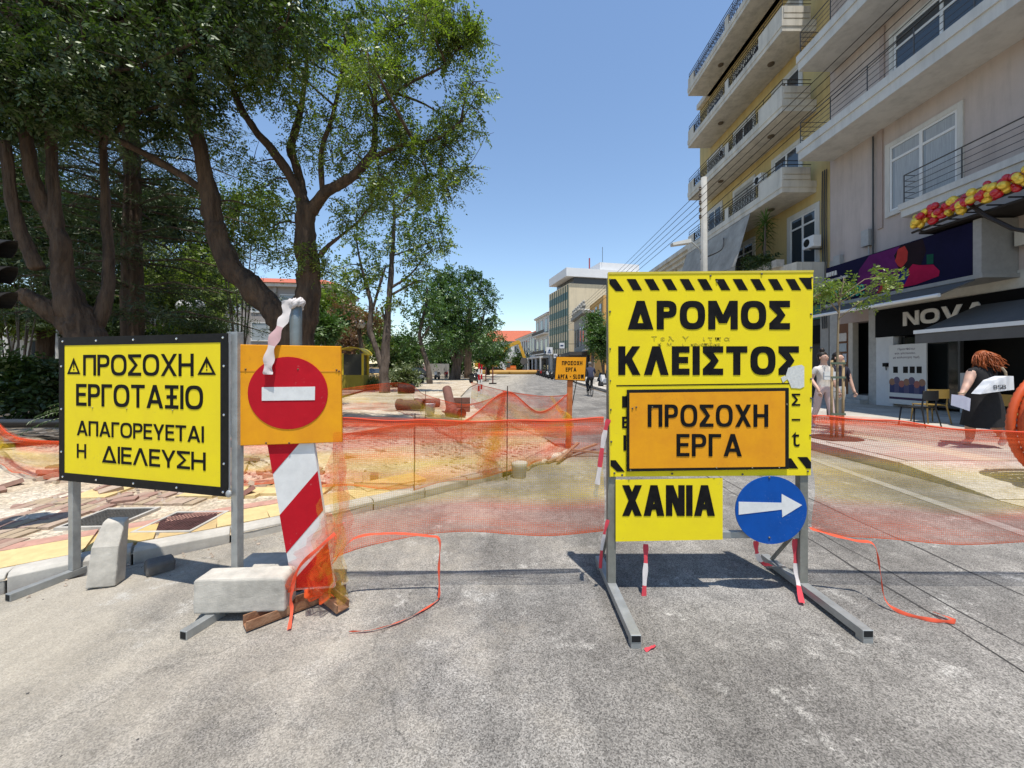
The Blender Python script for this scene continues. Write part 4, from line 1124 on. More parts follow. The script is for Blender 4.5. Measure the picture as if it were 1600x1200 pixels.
# hanging straps that trail over the ground
st = ribbon([(-1.14, 2.52, 0.26), (-1.02, 2.56, 0.40), (-0.80, 2.58, 0.425), (-0.55, 2.60, 0.40), (-0.475, 2.60, 0.37), (-0.475, 2.58, 0.2), (-0.47, 2.56, 0.04), (-0.49, 2.52, 0.012), (-0.62, 2.36, 0.012), (-0.78, 2.26, 0.012), (-0.92, 2.24, 0.012)], 0.019, [STRAP], 'loose_strap', None, 2, (0, 1, 0.4), 0.02)
tag(st, 'orange strap hanging in a loop and trailing on asphalt left of road closed sign', 'strap')
st = ribbon([(1.98, 2.64, 0.435), (2.1, 2.63, 0.40), (2.25, 2.6, 0.37), (2.345, 2.57, 0.355), (2.34, 2.52, 0.2), (2.33, 2.48, 0.06), (2.36, 2.43, 0.015), (2.44, 2.36, 0.012), (2.55, 2.325, 0.014), (2.60, 2.33, 0.02), (2.565, 2.42, 0.014)], 0.023, [STRAP], 'loose_strap', None, 2, (0, 1, 0.4), 0.02)
tag(st, 'orange strap dropping from the net and lying curled on asphalt at the right', 'strap')
# thin steel rods
for (x, y, zt, lab) in ((-1.12, 4.54, 0.98, 'thin steel rod holding the net nearest the kerb'), (-0.07, 5.3, 1.26, 'taller thin steel rod holding the net where the kerb ends'), (-0.95, 7.4, 0.95, 'thin steel rod among the far netting'), (-2.1, 9.6, 0.95, 'thin steel rod beside the brown pipe')):
    tag(MB().cyl((x, y, 0.0), (x + 0.01, y, zt), 0.007, 6).build('steel_rod', M('rebar', (0.10, 0.07, 0.055), 0.7, 0.4), None), lab, 'rod', 'rods holding the netting')
tag(MB().lathe([(0.09, 0), (0.11, 0.16), (0.115, 0.2), (0.1, 0.21)], 14, (0.10, 5.45, 0.0)).build('stone_lump', CONC2, smooth=True), 'pale concrete lump at the end of the kerb row', 'concrete lump')
# leaning rusty bars at the end of the spill
for k, (a, b) in enumerate((((0.55, 6.2, 0.03), (1.55, 7.3, 0.10)), ((0.7, 6.15, 0.05), (1.2, 7.2, 0.14)), ((1.0, 6.7, 0.12), (1.75, 6.75, 0.03)))):
    tag(MB().bar(a, b, 0.05, 0.03).build('timber_offcut', M('old_timber', (0.30, 0.20, 0.12), 0.85, 0, 0.4, 15), None), 'old timber offcut lying under the slow sign, ' + ('longest one', 'middle one', 'shortest one')[k], 'timber', 'timber under the slow sign')
# ------------------------------------------------------------------ buildings on the right
PINK = M('pink_render', (0.51, 0.435, 0.395), 0.9, 0, 0.12, 1.2, 0.12, 40, detail=8, stain=0.22)
PINK_D = M('pink_render_band', (0.40, 0.32, 0.285), 0.9, 0, 0.12, 2.0)
CREAM = M('cream_render', (0.60, 0.585, 0.545), 0.85, 0, 0.12, 1.5, 0.1, 40, stain=0.25)
OFFW = M('offwhite_render', (0.62, 0.58, 0.50), 0.85, 0, 0.16, 1.2, 0.1, 30, stain=0.38)
OCHRE = M('ochre_render', (0.56, 0.43, 0.19), 0.9, 0, 0.14, 0.9, 0.1, 40, stain=0.25)
IRON = M('dark_iron', (0.035, 0.028, 0.024), 0.6, 0.3, 0.3, 20)
RAILG = M('grey_rail', (0.10, 0.10, 0.10), 0.5, 0.5, 0.3, 20)
GLASS = glass_mat('window_glass', (0.035, 0.045, 0.055))
GLASS_L = glass_mat('curtained_glass', (0.25, 0.27, 0.28), 0.12, 0.6)
GLASS_D = glass_mat('shop_glass', (0.012, 0.014, 0.014), 0.05, 0.7)
CURT = M('net_curtain', (0.40, 0.42, 0.43), 0.35, 0, 0.35, 6, spec=0.5, streak=(1, 6, 0.3))
ALU = M('white_aluminium', (0.68, 0.68, 0.67), 0.45, 0, 0.06)
SHOPBLACK = M('black_shop_panel', (0.006, 0.006, 0.007), 0.6, 0, 0.3, spec=0.08)
XF = 13.5   # the facades' plane; facades face -x

def side_window(parent, y0, y1, z0, z1, x=XF, trim=0.16, mull=2, glass=GLASS, transom=True, shutter=None):
    """window in a wall facing -x: recessed pane, white trim and sashes"""
    w = empty('window', (0, 0, 0), 0, parent=parent)
    t = MB()
    t.box(x - 0.05, x + 0.02, y0 - trim, y0, z0 - trim, z1 + trim); t.box(x - 0.05, x + 0.02, y1, y1 + trim, z0 - trim, z1 + trim)
    t.box(x - 0.053, x + 0.02, y0, y1, z1, z1 + trim)
    if trim > 0.08: t.box(x - 0.08, x + 0.02, y0, y1, z0 - trim, z0)
    t.build('surround', CREAM, w)
    MB().box(x - 0.006, x - 0.002, y0 + 0.002, y1 - 0.002, z0 + 0.002, z1 - 0.002).build('pane', glass, w)
    if glass is GLASS_L:
        cu = MB(); nf = int((y1 - y0 - 0.2) / 0.07)
        for k in range(nf):
            ya = y0 + 0.1 + k * 0.07
            if 0.44 < k / nf < 0.52: continue
            cu.add([(x - 0.0065 - 0.0006 * (k % 2), ya, z0 + 0.1), (x - 0.0071 + 0.0006 * (k % 2), ya + 0.068, z0 + 0.1), (x - 0.0071 + 0.0006 * (k % 2), ya + 0.068, z1 - 0.1), (x - 0.0065 - 0.0006 * (k % 2), ya, z1 - 0.1)], [(0, 1, 2, 3)])
        cu.build('curtain', CURT, w)
    f = MB(); fx0, fx1 = x - 0.03, x - 0.008
    for (ya, yb) in ((y0, y0 + 0.07), (y1 - 0.07, y1)): f.box(fx0, fx1, ya + 0.001, yb - 0.001, z0, z1)
    f.box(fx0 - 0.002, fx1, y0 + 0.07, y1 - 0.07, z1 - 0.07, z1); f.box(fx0 - 0.002, fx1, y0 + 0.07, y1 - 0.07, z0, z0 + 0.08)
    for k in range(1, mull):
        yc = y0 + (y1 - y0) * k / mull; f.box(fx0 - 0.004, fx1, yc - 0.05, yc + 0.05, z0 + 0.08, z1 - 0.07)
    if transom: f.box(fx0 - 0.006, fx1, y0 + 0.07, y1 - 0.07, z1 - 0.55, z1 - 0.47)
    f.build('sash', ALU, w)
    return w

def railing(mb, x, y0, y1, z, h, bars, post=1.2, r=0.014, mid=None):
    """rail along y at x"""
    n = max(1, int(round((y1 - y0) / post)))
    for k in range(n + 1):
        y = y0 + (y1 - y0) * k / n; mb.cyl((x, y, z), (x, y, z + h), r * 1.3, 6)
    mb.cyl((x, y0, z + h), (x, y1, z + h), r * 1.4, 6)
    for b in bars: mb.cyl((x, y0, z + h * b), (x, y1, z + h * b), r * 0.7, 5)

# ---- pink building with the shop
pb = empty('apartment_building', (XF, 12, 0), 0, 'pink apartment building with long white balconies above the black shop front', 'building')
off = Vector((-XF, -12, 0))
class LB:   # shift helper: build in world numbers, parent at pb
    pass
def bpart(mb, name, mat, parent, base, **k):
    o = mb.build(name, mat, parent, **k); 
    return o
pbw = empty('facade', (-XF, -12, 0), 0, parent=pb)      # children below use world numbers
YB0, YB1 = 2.0, 16.84
wl_ = MB()
# wall with real openings left by building it in strips
Ztop = 24.0
wins = [(12.0, 14.15, 7.05, 9.35), (10.9, 14.0, 10.95, 13.2), (6.0, 8.0, 7.05, 9.35), (5.6, 8.4, 10.95, 13.2)]
wl_.box(XF, XF + 8, YB0, YB1, 6.0, Ztop)
wl_.build('wall', PINK, pbw)
for k, (a, b, c1, d1) in enumerate(wins):
    side_window(pbw, a, b, c1, d1, glass=GLASS_L if k in (0, 2) else GLASS, mull=2)
# pilaster strip and joints
MB().box(XF - 0.05, XF, 14.42, 14.62, 6.6, 10.19).build('downpipe', PINK_D, pbw)
MB().cyl((XF - 0.08, 14.75, 4.2), (XF - 0.08, 14.75, 10.1), 0.03, 8).build('cable_pipe', RAILG, pbw)
MB().box(XF - 0.06, XF, 14.35, 14.52, 10.9, 13.9).build('downpipe', PINK_D, pbw)
# balconies on second and third floor
def balcony(parent, y0, y1, z, depth, fh, name='balcony'):
    b = empty(name, (0, 0, 0), 0, parent=parent)
    s = MB(); s.box(XF - depth, XF - 0.002, y0, y1, z, z + fh * 0.55); s.build('slab', CREAM, b)
    s = MB(); s.box(XF - depth - 0.05, XF - 0.002, y0 - 0.05, y1 + 0.05, z + fh * 0.55 + 0.0005, z + fh); s.build('edge_moulding', CREAM, b)
    rl = MB(); railing(rl, XF - depth + 0.06, y0 + 0.05, y1 - 0.05, z + fh, 0.95, (0.2, 0.4, 0.6, 0.8), 1.6)
    for yy in (y1 - 0.05,):
        for h in (1.0, 0.8, 0.6, 0.4, 0.2): rl.cyl((XF - depth + 0.06, yy, z + fh + 0.95 * h), (XF - 0.01, yy, z + fh + 0.95 * h), 0.012, 5)
    rl.build('railing', RAILG, b)
    return b
balcony(pbw, 2.5, 16.7, 10.2, 1.46, 0.65)
balcony(pbw, 2.5, 16.7, 13.97, 1.46, 0.65)
balcony(pbw, 2.5, 16.7, 17.7, 1.46, 0.65)
balcony(pbw, 3.0, 13.35, 6.55, 0.42, 0.45)
# ground floor piers, beam and steps
gp = MB()
gp.box(XF - 0.02, XF + 0.6, 14.62, 15.0, RK_Z, 3.9); gp.build('pier', M('grey_marble', (0.44, 0.43, 0.41), 0.4, 0, 0.3, 5, 0.05), pbw)
MB().box(XF - 0.02, XF + 0.6, 16.45, 16.84, RK_Z, 6.0).build('pier', MATS['grey_marble'], pbw)
MB().box(XF - 0.05, XF + 0.5, 2, 14.6, 3.62, 4.1).build('beam', M('beam_paint', (0.56, 0.54, 0.48), 0.8), pbw)
MB().box(XF + 0.0, XF + 0.6, 2, 16.84, 4.1, 6.0).build('mezzanine_wall', PINK, pbw)
MB().box(XF + 0.0, XF + 0.6, 15.0, 16.45, 3.3, 4.1).build('door_lintel', PINK_D, pbw)
MB().box(XF + 0.9, XF + 1.1, 15.0, 15.75, RK_Z + 0.3, 3.3).build('entrance_door', M('grey_door', (0.23, 0.23, 0.21), 0.5), pbw)
MB().box(XF + 0.02, XF + 0.25, 15.95, 16.45, RK_Z + 0.3, 3.3).build('brown_panel', M('brown_veneer', (0.17, 0.07, 0.03), 0.45, 0, 0.3, 4, streak=(1, 1, 8)), pbw)
MB().box(XF + 0.02, XF + 0.25, 15.75, 15.95, RK_Z + 0.3, 3.3).build('door_jamb', M('stone_jamb', (0.52, 0.47, 0.40), 0.7), pbw)
for k in range(2): MB().box(XF - 0.35 + 0.3 * k, XF + 1.2, 15.0, 16.45, RK_Z + 0.15 * k, RK_Z + 0.15 * (k + 1)).build('step', MATS['grey_marble'], pbw)
for k in range(3):
    o = MB().box(XF - 0.012, XF + 0.018, 16.02, 16.36, 1.75 + 0.42 * k, 2.08 + 0.42 * k).build('name_plaque', M('plaque_%d' % k, ((0.55, 0.56, 0.6), (0.42, 0.45, 0.46), (0.6, 0.55, 0.5))[k], 0.3), None)
    tag(o, ('lowest', 'middle', 'topmost')[k] + ' pale name plaque on brown panel by the apartment entrance', 'plaque', 'name plaques by the entrance')
MB().box(XF + 1.15, XF + 7.8, 2.0, 16.8, 0.0, 3.6).build('shop_interior', M('dark_interior', (0.02, 0.02, 0.02), 0.9), pbw)

# the phone shop front
shop = empty('phone_shop', (0, 0, 0), 0, 'black phone shop front with white lettering under the pink building', 'shop front')
MB().box(XF - 0.12, XF + 0.02, 4.0, 14.62, 2.62, 3.6).build('fascia', SHOPBLACK, shop)
def wall_text(body, y_left, y_right, z0, z1, x, stem, mat, parent, name='lettering', plain=False):
    """lettering on a wall that faces -x, read from the street: starts at the far end"""
    w = y_left - y_right
    me = text_mesh(body, w, z1 - z0, 0.03, 0, mat) if plain else stroke_text(body, w, z1 - z0, stem, mat, 0.03)
    return link(name, me, None, parent, (x, y_left, z0), (0, 0, R(-90)))
wall_text('NOVA', 13.55, 11.15, 2.93, 3.40, XF - 0.125, 0.26, M('shop_letter', (0.62, 0.60, 0.56), 0.5), shop)
MB().box(XF - 0.1, XF + 0.3, 13.95, 14.6, RK_Z, 2.61).build('white_pier', M('white_pier', (0.62, 0.63, 0.64), 0.6, 0, 0.1), shop)
for (a, b) in ((12.0, 13.9), (8.9, 10.2), (5.0, 8.7)):
    w = empty('shop_window', (0, 0, 0), 0, parent=shop)
    MB().box(XF + 0.10, XF + 0.12, a + 0.06, b - 0.06, RK_Z + 0.25, 2.55).build('pane', GLASS_D, w)
    f = MB(); f.box(XF + 0.05, XF + 0.16, a, a + 0.06, RK_Z + 0.1, 2.615); f.box(XF + 0.05, XF + 0.16, b - 0.06, b, RK_Z + 0.1, 2.615); f.box(XF + 0.048, XF + 0.16, a + 0.06, b - 0.06, RK_Z + 0.1, RK_Z + 0.25)
    f.build('frame', RAILG, w)
MB().box(XF + 0.05, XF + 0.45, 11.6, 12.0, RK_Z, 1.35).build('white_counter', M('counter_white', (0.55, 0.55, 0.55), 0.5), shop)
# awning of the shop
aw = empty('awning', (0, 0, 0), 0, 'grey fabric awning with white front bar over the phone shop', 'awning')
AWN = M('grey_awning', (0.12, 0.115, 0.11), 0.95, 0, 0.15, 3, spec=0.1)
MB().add([(XF - 0.12, 4, 3.3), (XF - 0.12, 11.4, 3.3), (XF - 1.85, 11.4, 2.54), (XF - 1.85, 4, 2.54), (XF - 0.12, 4, 3.28), (XF - 0.12, 11.4, 3.28), (XF - 1.85, 11.4, 2.52), (XF - 1.85, 4, 2.52)], [(0, 1, 2, 3), (7, 6, 5, 4), (1, 0, 4, 5), (3, 2, 6, 7), (0, 3, 7, 4), (2, 1, 5, 6)]).build('fabric', AWN, aw)
MB().box(XF - 1.92, XF - 1.855, 3.98, 11.45, 2.48, 2.58).build('front_bar', ALU, aw)
MB().box(XF - 1.89, XF - 1.88, 4.0, 11.43, 2.2, 2.475).build('valance', AWN, aw)
for y in (5.0, 11.1):
    MB().tube([(XF - 0.1, y, 2.9), (XF - 1.0, y - 0.3, 2.66), (XF - 1.8, y, 2.5)], 0.02, 6).build('arm', ALU, aw)
# printed banner box over the shop
bn = empty('advert_banner', (0, 0, 0), 0, 'dark blue and purple advert banner with green lettering above the shop', 'banner')
XB = 12.5
MB().box(XB, XF - 0.02, 10.76, 15.8, 4.02, 5.46).build('panel', M('banner_navy', (0.009, 0.008, 0.035), 0.7, 0, 0.4, 0.8, spec=0.08), bn)
MB().box(XB - 0.004, XF - 0.02, 10.56, 10.757, 3.95, 5.5).build('end_frame', M('frame_grey', (0.32, 0.31, 0.29), 0.7), bn)
MB().box(XB - 0.05, XF - 0.02, 10.5, 15.85, 3.90, 4.015).build('bottom_rail', MATS['frame_grey'], bn)
def bpoly(pts, name, col, k):
    """flat print: pts (u from the far end 0..1, v up 0..1)"""
    Y = lambda u: 15.8 - u * 5.04; Z = lambda v: 4.02 + v * 1.44
    me = bpy.data.meshes.new(name); x = XB - 0.0015 - 0.0012 * k
    me.from_pydata([(x, Y(u), Z(v)) for u, v in pts], [], [tuple(range(len(pts)))])
    me.materials.append(M('print_' + name, col, 0.75, 0, 0.3, 3, spec=0.08))
    return link(name, me, None, bn)
bpoly([(0.38, .98), (.30, .7), (.28, .3), (.40, .02), (.60, .02), (.60, .98)], 'purple_field', (0.11, 0.015, 0.10), 1)
bpoly([(.60, .98), (.56, .80), (.575, .60), (.60, .42), (.66, .35), (.73, .45), (.76, .70), (.74, .98)], 'dark_hair', (0.018, 0.010, 0.014), 2)
bpoly([(.585, .92), (.575, .75), (.565, .68), (.585, .55), (.61, .48), (.645, .60), (.65, .80), (.63, .95)], 'face', (0.42, 0.04, 0.035), 3)
bpoly([(.58, .04), (.62, .30), (.68, .50), (.72, .44), (.80, .38), (.835, .22), (.83, .12), (.70, .04)], 'jacket', (0.36, 0.01, 0.055), 4)
bpoly([(.60, .40), (.64, .46), (.66, .30), (.63, .10), (.57, .12)], 'shirt', (0.02, 0.02, 0.15), 5)
bpoly([(.44, .02), (.47, .22), (.52, .26), (.53, .05)], 'hand', (0.42, 0.05, 0.04), 4)
bpoly([(.762, .62), (.80, .60), (.80, .40), (.762, .42)], 'green_patch', (0.01, 0.08, 0.05), 2)
GRN = M('banner_green', (0.03, 0.33, 0.22), 0.5)
def btext(s, u0, u1, v0, v1, mat, plain):
    wall_text(s, 15.8 - u0 * 5.04, 15.8 - u1 * 5.04, 4.02 + v0 * 1.44, 4.02 + v1 * 1.44, XB - 0.004, 0.24, mat, bn, plain=plain)
btext('NOVA', .012, .11, .74, .86, MATS['shop_letter'], False)
btext('Q υποστηριζουμε', .012, .21, .58, .68, MATS['shop_letter'], True)
btext('Unlimite', .01, .345, .06, .46, GRN, True)
# awning cassette under the banner
cas = empty('rolled_awning', (0, 0, 0), 0, 'rolled grey awning cassette below the advert banner', 'awning')
MB().add([(XB - 0.02, 10.7, 3.89), (XB - 0.02, 15.4, 3.89), (XB - 0.95, 15.4, 3.50), (XB - 0.95, 10.7, 3.50), (XB - 0.02, 10.7, 3.86), (XB - 0.02, 15.4, 3.86), (XB - 0.95, 15.4, 3.47), (XB - 0.95, 10.7, 3.47)], [(0, 1, 2, 3), (7, 6, 5, 4), (1, 0, 4, 5), (3, 2, 6, 7), (0, 3, 7, 4), (2, 1, 5, 6)]).build('fabric', AWN, cas)
MB().cyl((XB - 0.98, 10.7, 3.47), (XB - 0.98, 15.45, 3.47), 0.055, 8).build('front_bar', ALU, cas)
# iron canopy arch and balloon garland
arch = empty('canopy_arch', (0, 0, 0), 0, 'dark iron canopy arch above the shop carrying the balloons', 'canopy')
ib = MB()
for x in (XF - 0.3, XF - 1.3):
    ib.tube([(x, 12.1, 5.62), (x, 11.2, 5.68), (x, 10, 5.78), (x, 8, 5.85), (x, 6, 5.8)], 0.035, 6)
for k in range(14):
    y = 12.0 - k * 0.45; ib.bar((XF - 1.3, y, 5.64 + 0.012 * k), (XF - 0.05, y, 5.66 + 0.012 * k), 0.03)
ib.build('ribs', IRON, arch)
MB().tube([(XF - 1.3, 10.6, 5.9), (XF - 1.3, 10.2, 5.4), (XF - 1.25, 9.7, 4.9), (XF - 1.2, 9.0, 4.5)], 0.05, 6).build('bracket', IRON, arch)
MB().box(XF - 1.2, XF - 0.02, 6.0, 12.0, 5.54, 5.60).build('canopy_sheet', IRON, arch)
BAL_R = M('balloon_red', (0.50, 0.012, 0.022), 0.2, 0, 0.1, spec=0.7); BAL_G = M('balloon_gold', (0.80, 0.55, 0.06), 0.22, 0.35, 0.1, spec=0.7)
bs = MB().sphere((0, 0, 0), 0.115, 12, 9, (0.95, 0.95, 1.05)).tube([(0, 0, -0.12), (0, 0, -0.14)], [0.012, 0.02], 6)
bms = [bs.mesh('balloon', BAL_R, True), bs.mesh('balloon', BAL_G, True)]
side = 0
for k in range(170):
    t = k / 170.0; y = 11.95 - t * 4.6
    zc_ = 5.93 + 0.10 * math.sin(t * 1.5)
    a = random.uniform(0, 6.28); rr_ = random.uniform(0.05, 0.22)
    col = 0 if math.sin(k * 0.55 + a) > 0 else 1
    if random.random() < 0.12: col = 1 - col
    o = link('balloon', bms[col], None, None, (XF - 1.40 + rr_ * math.cos(a) * 0.7, y + random.uniform(-.05, .05), zc_ + rr_ * math.sin(a)), (random.uniform(-1, 1), random.uniform(-1, 1), random.uniform(0, 6)))
    o.scale = [random.uniform(0.7, 1.05)] * 3
    tag(o, ('shiny red' if col == 0 else 'shiny gold') + ' balloon in the garland above the shop canopy', 'balloon', ('red' if col == 0 else 'gold') + ' balloons of the garland')
# meter boxes, cables
for k, (y, z, lab) in enumerate(((15.0, 6.1, 'grey cable box on pink wall above banner, right one'), (16.3, 5.5, 'grey cable box on pink wall near the ochre corner'))):
    t = empty('cable_box', (XF, y, z), 0, lab, 'cable box', 'cable boxes on the pink wall')
    MB().box(-0.18, 0, -0.16, 0.16, 0, 0.62).build('case', M('box_grey', (0.40, 0.40, 0.39), 0.6), t, bevel=0.01)
    MB().tube([(-0.08, -0.05, 0), (-0.08, -0.1, -0.4), (-0.1, -0.35, -0.8), (-0.1, -1.2, -0.75), (-0.1, -2.5, -0.55)] if k == 0 else [(-0.08, 0, 0), (-0.08, 0.05, -0.5), (-0.08, 0.1, -1.3)], 0.025, 6).build('conduit', MATS['box_grey'], t)
cb = MB()
for k in range(5):
    x = XF - 0.06 - 0.03 * (k % 2); y = 16.95 + 0.06 * k
    cb.tube([(x, y, 10.0), (x, y + 0.03, 8.0), (x - 0.02, y - 0.05, 6.0), (x, y + 0.05, 4.5), (x, y, 3.2)], 0.018, 5)
tag(cb.build('cable_bundle', RAILG), 'bundle of grey cables running down between pink and ochre buildings', kind='stuff')
hz = empty('wall_siren', (XF - 0.02, 10.35, 4.7), 0, 'small cream and red box on the end wall above the awning', 'alarm box')
MB().box(-0.25, 0, -0.1, 0.1, 0, 0.4).build('case', OFFW, hz)
MB().box(-0.26, -0.02, -0.45, -0.12, -0.05, 0.45).build('red_backplate', M('dark_red_plate', (0.09, 0.015, 0.012), 0.6), hz)

# ---- ochre building with wrought iron balconies
ob = empty('apartment_building', (XF, 22, 0), 0, 'ochre apartment building with cream parapet balconies and iron railings', 'building')
obw = empty('facade', (-XF, -22, 0), 0, parent=ob)
OY0, OY1 = 16.86, 28.5
MB().box(XF, XF + 10, OY0, OY1, 4.6, 20.0).build('wall', OCHRE, obw)
MB().box(XF + 0.25, XF + 10, OY0, OY1, 0, 4.6).build('ground_floor', M('dark_shopfront', (0.03, 0.03, 0.032), 0.5), obw)
for y in (16.9, 19.6, 22.4, 25.2, 28.0):
    MB().box(XF - 0.02, XF + 0.5, y, y + 0.45, RK_Z, 4.598).build('pier', MATS['frame_grey'], obw)
MB().box(XF + 0.1, XF + 0.24, 17.4, 19.55, 2.6, 3.4).build('shop_sign_panel', SHOPBLACK, obw)
MB().box(XF + 0.12, XF + 0.24, 17.4, 19.55, 3.7, 4.3).build('teal_sign_panel', M('teal_panel', (0.03, 0.16, 0.14), 0.5), obw)
for zi, z in enumerate((9.3, 12.9, 16.45, 20.0)):
    b = empty('balcony', (0, 0, 0), 0, parent=obw)
    xo = 11.98
    MB().box(xo, XF - 0.002, 17.6, 27.0, z, z + 0.22).build('slab', OFFW, b)
    e = MB(); e.box(xo - 0.03, xo + 0.12, 17.57, 27.03, z + 0.2205, z + 0.50); e.box(xo + 0.12, XF - 0.003, 17.57, 17.69, z + 0.2205, z + 0.50)
    e.box(xo + 0.12, XF - 0.003, 26.9, 27.03, z + 0.2205, z + 0.50); e.build('edge_band', OFFW, b)
    for (ya, yb) in ((17.6, 19.3), (22.0, 22.35), (26.2, 27.0)):
        p = MB(); p.box(xo, xo + 0.10, ya, yb, z + 0.5005, z + 1.12); p.build('parapet', OFFW, b)
    if zi < 3:
        p = MB(); p.box(xo + 0.1005, XF - 0.25, 17.6, 17.7, z + 0.5005, z + 1.12); p.build('end_parapet', OFFW, b)
        p = MB(); p.box(xo + 0.06, XF - 0.3, 17.565, 17.598, z + 0.80, z + 1.08); p.box(xo + 0.06, XF - 0.3, 17.565, 17.598, z + 0.56, z + 0.74); p.build('raised_panel', OFFW, b)
    r = MB()
    for (ya, yb) in ((19.3, 22.0), (22.35, 26.2)):
        n = int((yb - ya) / 0.14)
        for k in range(n + 1):
            y = ya + (yb - ya) * k / n; r.cyl((xo + 0.05, y, z + 0.5), (xo + 0.05, y, z + 1.12), 0.018, 4)
        for zz in (0.56, 1.0, 1.12): r.cyl((xo + 0.05, ya, z + zz), (xo + 0.05, yb, z + zz), 0.024, 4)
        n2 = int((yb - ya) / 0.28)
        for k in range(n2):
            y = ya + (yb - ya) * (k + 0.5) / n2
            r.tube([(xo + 0.05, y + 0.11 * math.cos(a), z + 0.8 + 0.13 * math.sin(a)) for a in [j * math.pi / 4 for j in range(8)]], 0.015, 4, closed=True)
    for zz in (1.25, 1.42): 
        r.cyl((xo + 0.05, 17.65, z + zz), (xo + 0.05, 26.95, z + zz), 0.026, 4)
        r.cyl((xo + 0.05, 17.65, z + zz), (XF - 0.2, 17.65, z + zz), 0.018, 4)
    for k in range(8):
        y = 17.65 + k * 9.3 / 7; r.cyl((xo + 0.05, y, z + 1.1), (xo + 0.05, y, z + 1.42), 0.014, 4)
    r.build('iron_railing', IRON, b)
    for y in (19.5, 24.2):
        MB().lathe([(0.16, 0), (0.15, -0.06), (0.09, -0.09)], 12, (xo + 0.75, y, z - 0.001)).build('ceiling_lamp', M('lamp_bronze', (0.12, 0.09, 0.06), 0.5), b)
    # windows behind it
    if zi < 3:
        for (a, c1) in ((18.6, 20.4), (22.2, 24.0), (25.6, 27.2)):
            side_window(obw, a, c1, z + 0.6, z + 2.75, trim=0.2, glass=GLASS, mull=2, transom=False)
MB().box(XF - 0.25, XF + 10, OY0, OY1, 20.0, 20.35).build('roof_slab', OFFW, obw)
# first floor: curved balcony front, door, hanging blinds
fb = empty('balcony', (0, 0, 0), 0, parent=obw)
prof = []
arc = []
for k in range(15):
    t = k / 14; y = 17.0 + t * 10.6; arc.append((XF - 1.15 - 0.55 * math.sin(min(1, t * 2.2) * math.pi / 2) - 0.12 * math.sin(t * 9), y))
cb2 = MB()
for (za, zb, o_) in ((4.7, 5.05, 0.0), (5.0505, 5.35, 0.08), (5.3505, 6.05, 0.16)):
    pl = [(x - o_, y) for x, y in arc] + [(XF - 0.003, 27.6), (XF - 0.003, 17.0)]
    cb2.prism(pl, za, zb, 'xy')
cb2.build('curved_parapet', OFFW, fb)
side_window(obw, 17.6, 19.2, 6.1, 8.6, trim=0.22, glass=GLASS, mull=2)
side_window(obw, 22.2, 24.0, 6.1, 8.6, trim=0.22, glass=GLASS, mull=2)
bl = empty('drop_awning', (0, 0, 0), 0, 'dirty cream fabric awning hanging from the first ochre balcony', 'awning')
DIRTY = M('dirty_canvas', (0.42, 0.39, 0.34), 0.9, 0, 0.45, 1.3, detail=9)
for (ya, yb) in ((19.9, 27.2),):
    a = MB(); vs = []; fs = []
    for i in range(9):
        t = i / 8
        for j in range(13):
            s = j / 12; y = ya + (yb - ya) * s
            vs.append((11.95 - 0.75 * t, y, 9.25 - 2.6 * t - 0.06 * math.sin(s * 20) * t))
    for i in range(8):
        for j in range(12): fs.append((i * 13 + j, i * 13 + j + 1, (i + 1) * 13 + j + 1, (i + 1) * 13 + j))
    a.add(vs, fs); a.build('canvas', DIRTY, bl, smooth=True)
    a = MB(); vs = []; fs = []
    for j in range(40):
        s = j / 39; y = ya + (yb - ya) * s
        vs += [(11.195, y, 6.64 - 0.06 * math.sin(s * 20)), (11.19, y, 6.36 - 0.10 * math.sin(j * 1.6))]
    for j in range(39): fs.append((2 * j, 2 * j + 2, 2 * j + 3, 2 * j + 1))
    a.add(vs, fs); a.build('torn_valance', DIRTY, bl)
ac = empty('air_conditioner', (XF - 0.45, 17.25, 6.6), 0, 'white air conditioner box beside first floor window of ochre building', 'air conditioner')
MB().box(-0.2, 0.15, -0.32, 0.32, 0.1, 0.6).build('case', ALU, ac, bevel=0.02)
MB().lathe([(0.17, 0), (0.17, -0.01)], 16, (-0.201, 0.06, 0.34), 'x').build('fan_grille', BLACK, ac)
MB().box(-0.1, 0.44, -0.03, 0.03, 0.05, 0.099).build('bracket', RAILG, ac)

for k, (y, z, lab) in enumerate(((21.2, 11.2, 'white air conditioner on the ochre wall at second floor'), (24.8, 14.6, 'white air conditioner on the ochre wall at third floor'), (21.2, 18.2, 'white air conditioner on the ochre wall at top floor'))):
    c = copy_tree(ac); c.location = (XF - 0.2, y, z); c['label'] = lab; c['group'] = 'air conditioners on the ochre building'
ac['group'] = 'air conditioners on the ochre building'
for k, (a_, b_, z_) in enumerate(((22.2, 24.0, 9.9), (25.6, 27.2, 13.5), (18.6, 20.4, 17.05))):
    bl_ = empty('roller_blind', (0, 0, 0), 0, parent=obw)
    for j in range(11): MB().box(XF - 0.045, XF - 0.032, a_ + 0.02, b_ - 0.02, z_ + 2.1 - j * 0.11, z_ + 2.2 - j * 0.11).build('slat', M('blind_grey', (0.40, 0.38, 0.34), 0.7), bl_)
